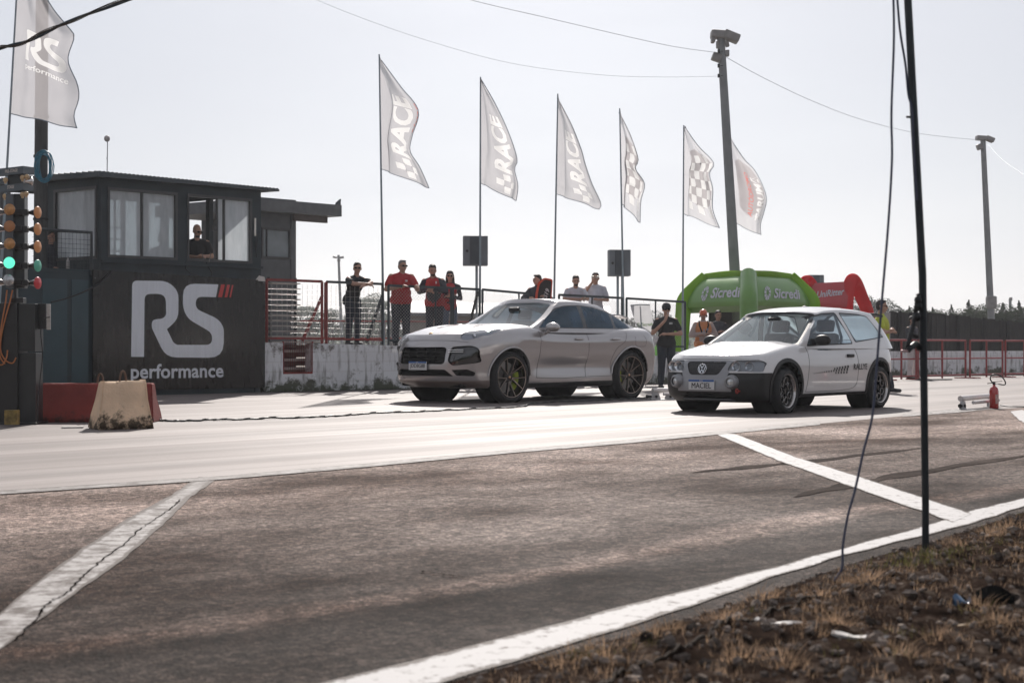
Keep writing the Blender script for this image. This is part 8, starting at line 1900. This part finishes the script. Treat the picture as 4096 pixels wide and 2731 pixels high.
desc = ["wide dark crown just right of the thin pole above the fence", "wide dark crown left of the tallest conifer", "wide dark crown right under the tallest conifer", "wide dark crown at the far floodlight pole", "wide dark crown right of the far floodlight pole", "wide dark crown reaching the right frame edge", "tallest pointed conifer behind the board fence", "second pointed conifer left of the tallest one", "small lone conifer tip just left of the thin pole", "narrow conifer tip just right of the thin pole", "rounded bush crown between the conifers and the thin pole", "broad dark crown at the foot of the tallest conifer", "broad crown left of the far floodlight pole", "conifer right of the far floodlight pole", "conifer close to the right frame edge", "broad crown below the small lamp post", "low rounded crown behind the fence near the thin pole", "low rounded crown behind the marshal in white trousers", "conifer half outside the right frame edge", "low crown behind the far floodlight pole", "thin conifer just left of the far floodlight pole", "faint conifer tip between the two small conifers by the thin pole"]
for (pi, px, py, Y, wd), ds in zip(spots, desc): tree(pi, px, py, Y, ds, wd, rnd.random()*6, gR)
gM = "pale hazy trees behind the red arch"
for pi, px, py, ds in ((2, 3452, 1186, "pale hazy tree crown right behind the red arch leg"), (3, 3500, 1190, "pale hazy tree crown above the yellow shirted man's head"), (2, 3535, 1205, "pale hazy tree crown left of the board fence"), (3, 3410, 1210, "pale hazy tree mostly hidden behind the red arch")): tree(pi, px, py, 190, ds, 1.4, rnd.random()*6, gM)
gL = "pale hazy trees beyond the platform at left"
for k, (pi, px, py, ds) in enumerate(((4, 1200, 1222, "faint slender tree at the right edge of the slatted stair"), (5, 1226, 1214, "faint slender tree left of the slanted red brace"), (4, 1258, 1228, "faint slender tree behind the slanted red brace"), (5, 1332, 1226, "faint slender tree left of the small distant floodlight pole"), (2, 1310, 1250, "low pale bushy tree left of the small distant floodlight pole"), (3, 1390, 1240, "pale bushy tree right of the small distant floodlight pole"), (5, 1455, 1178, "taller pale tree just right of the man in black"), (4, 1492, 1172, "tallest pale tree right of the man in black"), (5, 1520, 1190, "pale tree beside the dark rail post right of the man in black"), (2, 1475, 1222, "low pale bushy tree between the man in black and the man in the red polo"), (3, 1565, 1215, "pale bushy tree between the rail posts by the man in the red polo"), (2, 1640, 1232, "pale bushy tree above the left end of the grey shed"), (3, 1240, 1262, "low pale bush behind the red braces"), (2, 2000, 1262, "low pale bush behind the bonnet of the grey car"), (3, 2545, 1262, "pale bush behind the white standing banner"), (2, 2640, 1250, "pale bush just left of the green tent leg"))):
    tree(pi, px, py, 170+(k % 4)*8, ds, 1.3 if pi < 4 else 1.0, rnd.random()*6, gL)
# far tree line as one mass, plus added foliage behind the camera
mb = MB(); rnd = random.Random(9)
for _ in range(9000):
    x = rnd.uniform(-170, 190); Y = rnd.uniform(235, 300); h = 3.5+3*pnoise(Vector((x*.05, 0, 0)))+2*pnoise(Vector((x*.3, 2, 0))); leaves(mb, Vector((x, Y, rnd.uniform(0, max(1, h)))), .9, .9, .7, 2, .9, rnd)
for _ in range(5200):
    x = rnd.uniform(-70, 80); Y = rnd.uniform(-46, -34); leaves(mb, Vector((x, Y, rnd.uniform(2.4, 7.5+1.8*math.sin(x*.21)+1.5*math.sin(x*.53)))), 1, 1, .8, 2, .8, rnd)  # unseen foliage, added to shape the car paint reflections
tag(mb.build("wood_and_added_leaves", L_far), kind='stuff')
# unseen bank behind the camera, added to darken the reflections
mb = MB(); n = 60; P = [(-60+2*i, -26-3*math.sin(i*.4), 0) for i in range(n+1)]
mb.add([(x, y, 0) for x, y, z in P]+[(x, y-5, 2.6+.4*math.sin(x)) for x, y, z in P]+[(x, y-30, 3.0) for x, y, z in P], [(i, i+1, n+2+i, n+1+i) for i in range(n)]+[(n+1+i, n+2+i, 2*n+3+i, 2*n+2+i) for i in range(n)], True); o = mb.build("added_bank", m_earth); o['kind'] = 'structure'
# ---------------------------------------------------------------- haze
hz = MB(); x0, x1, y0, y1, z0, z1 = -330, 330, -75, 420, -1.2, 16
hz.add([(x0, y0, z0), (x1, y0, z0), (x1, y1, z0), (x0, y1, z0), (x0, y0, z1), (x1, y0, z1), (x1, y1, z1), (x0, y1, z1)], [(0, 3, 2, 1), (4, 5, 6, 7), (0, 1, 5, 4), (1, 2, 6, 5), (2, 3, 7, 6), (3, 0, 4, 7)])
mh = D.materials.new("haze_air"); mh.use_nodes = True; n_ = mh.node_tree; n_.nodes.clear(); oo = n_.nodes.new("ShaderNodeOutputMaterial"); pv = n_.nodes.new("ShaderNodeVolumePrincipled")
pv.inputs['Color'].default_value = (.93, .95, 1, 1); pv.inputs['Density'].default_value = .00045; pv.inputs['Anisotropy'].default_value = .5; n_.links.new(pv.outputs[0], oo.inputs['Volume'])
tag(hz.build("haze", mh), kind='stuff')
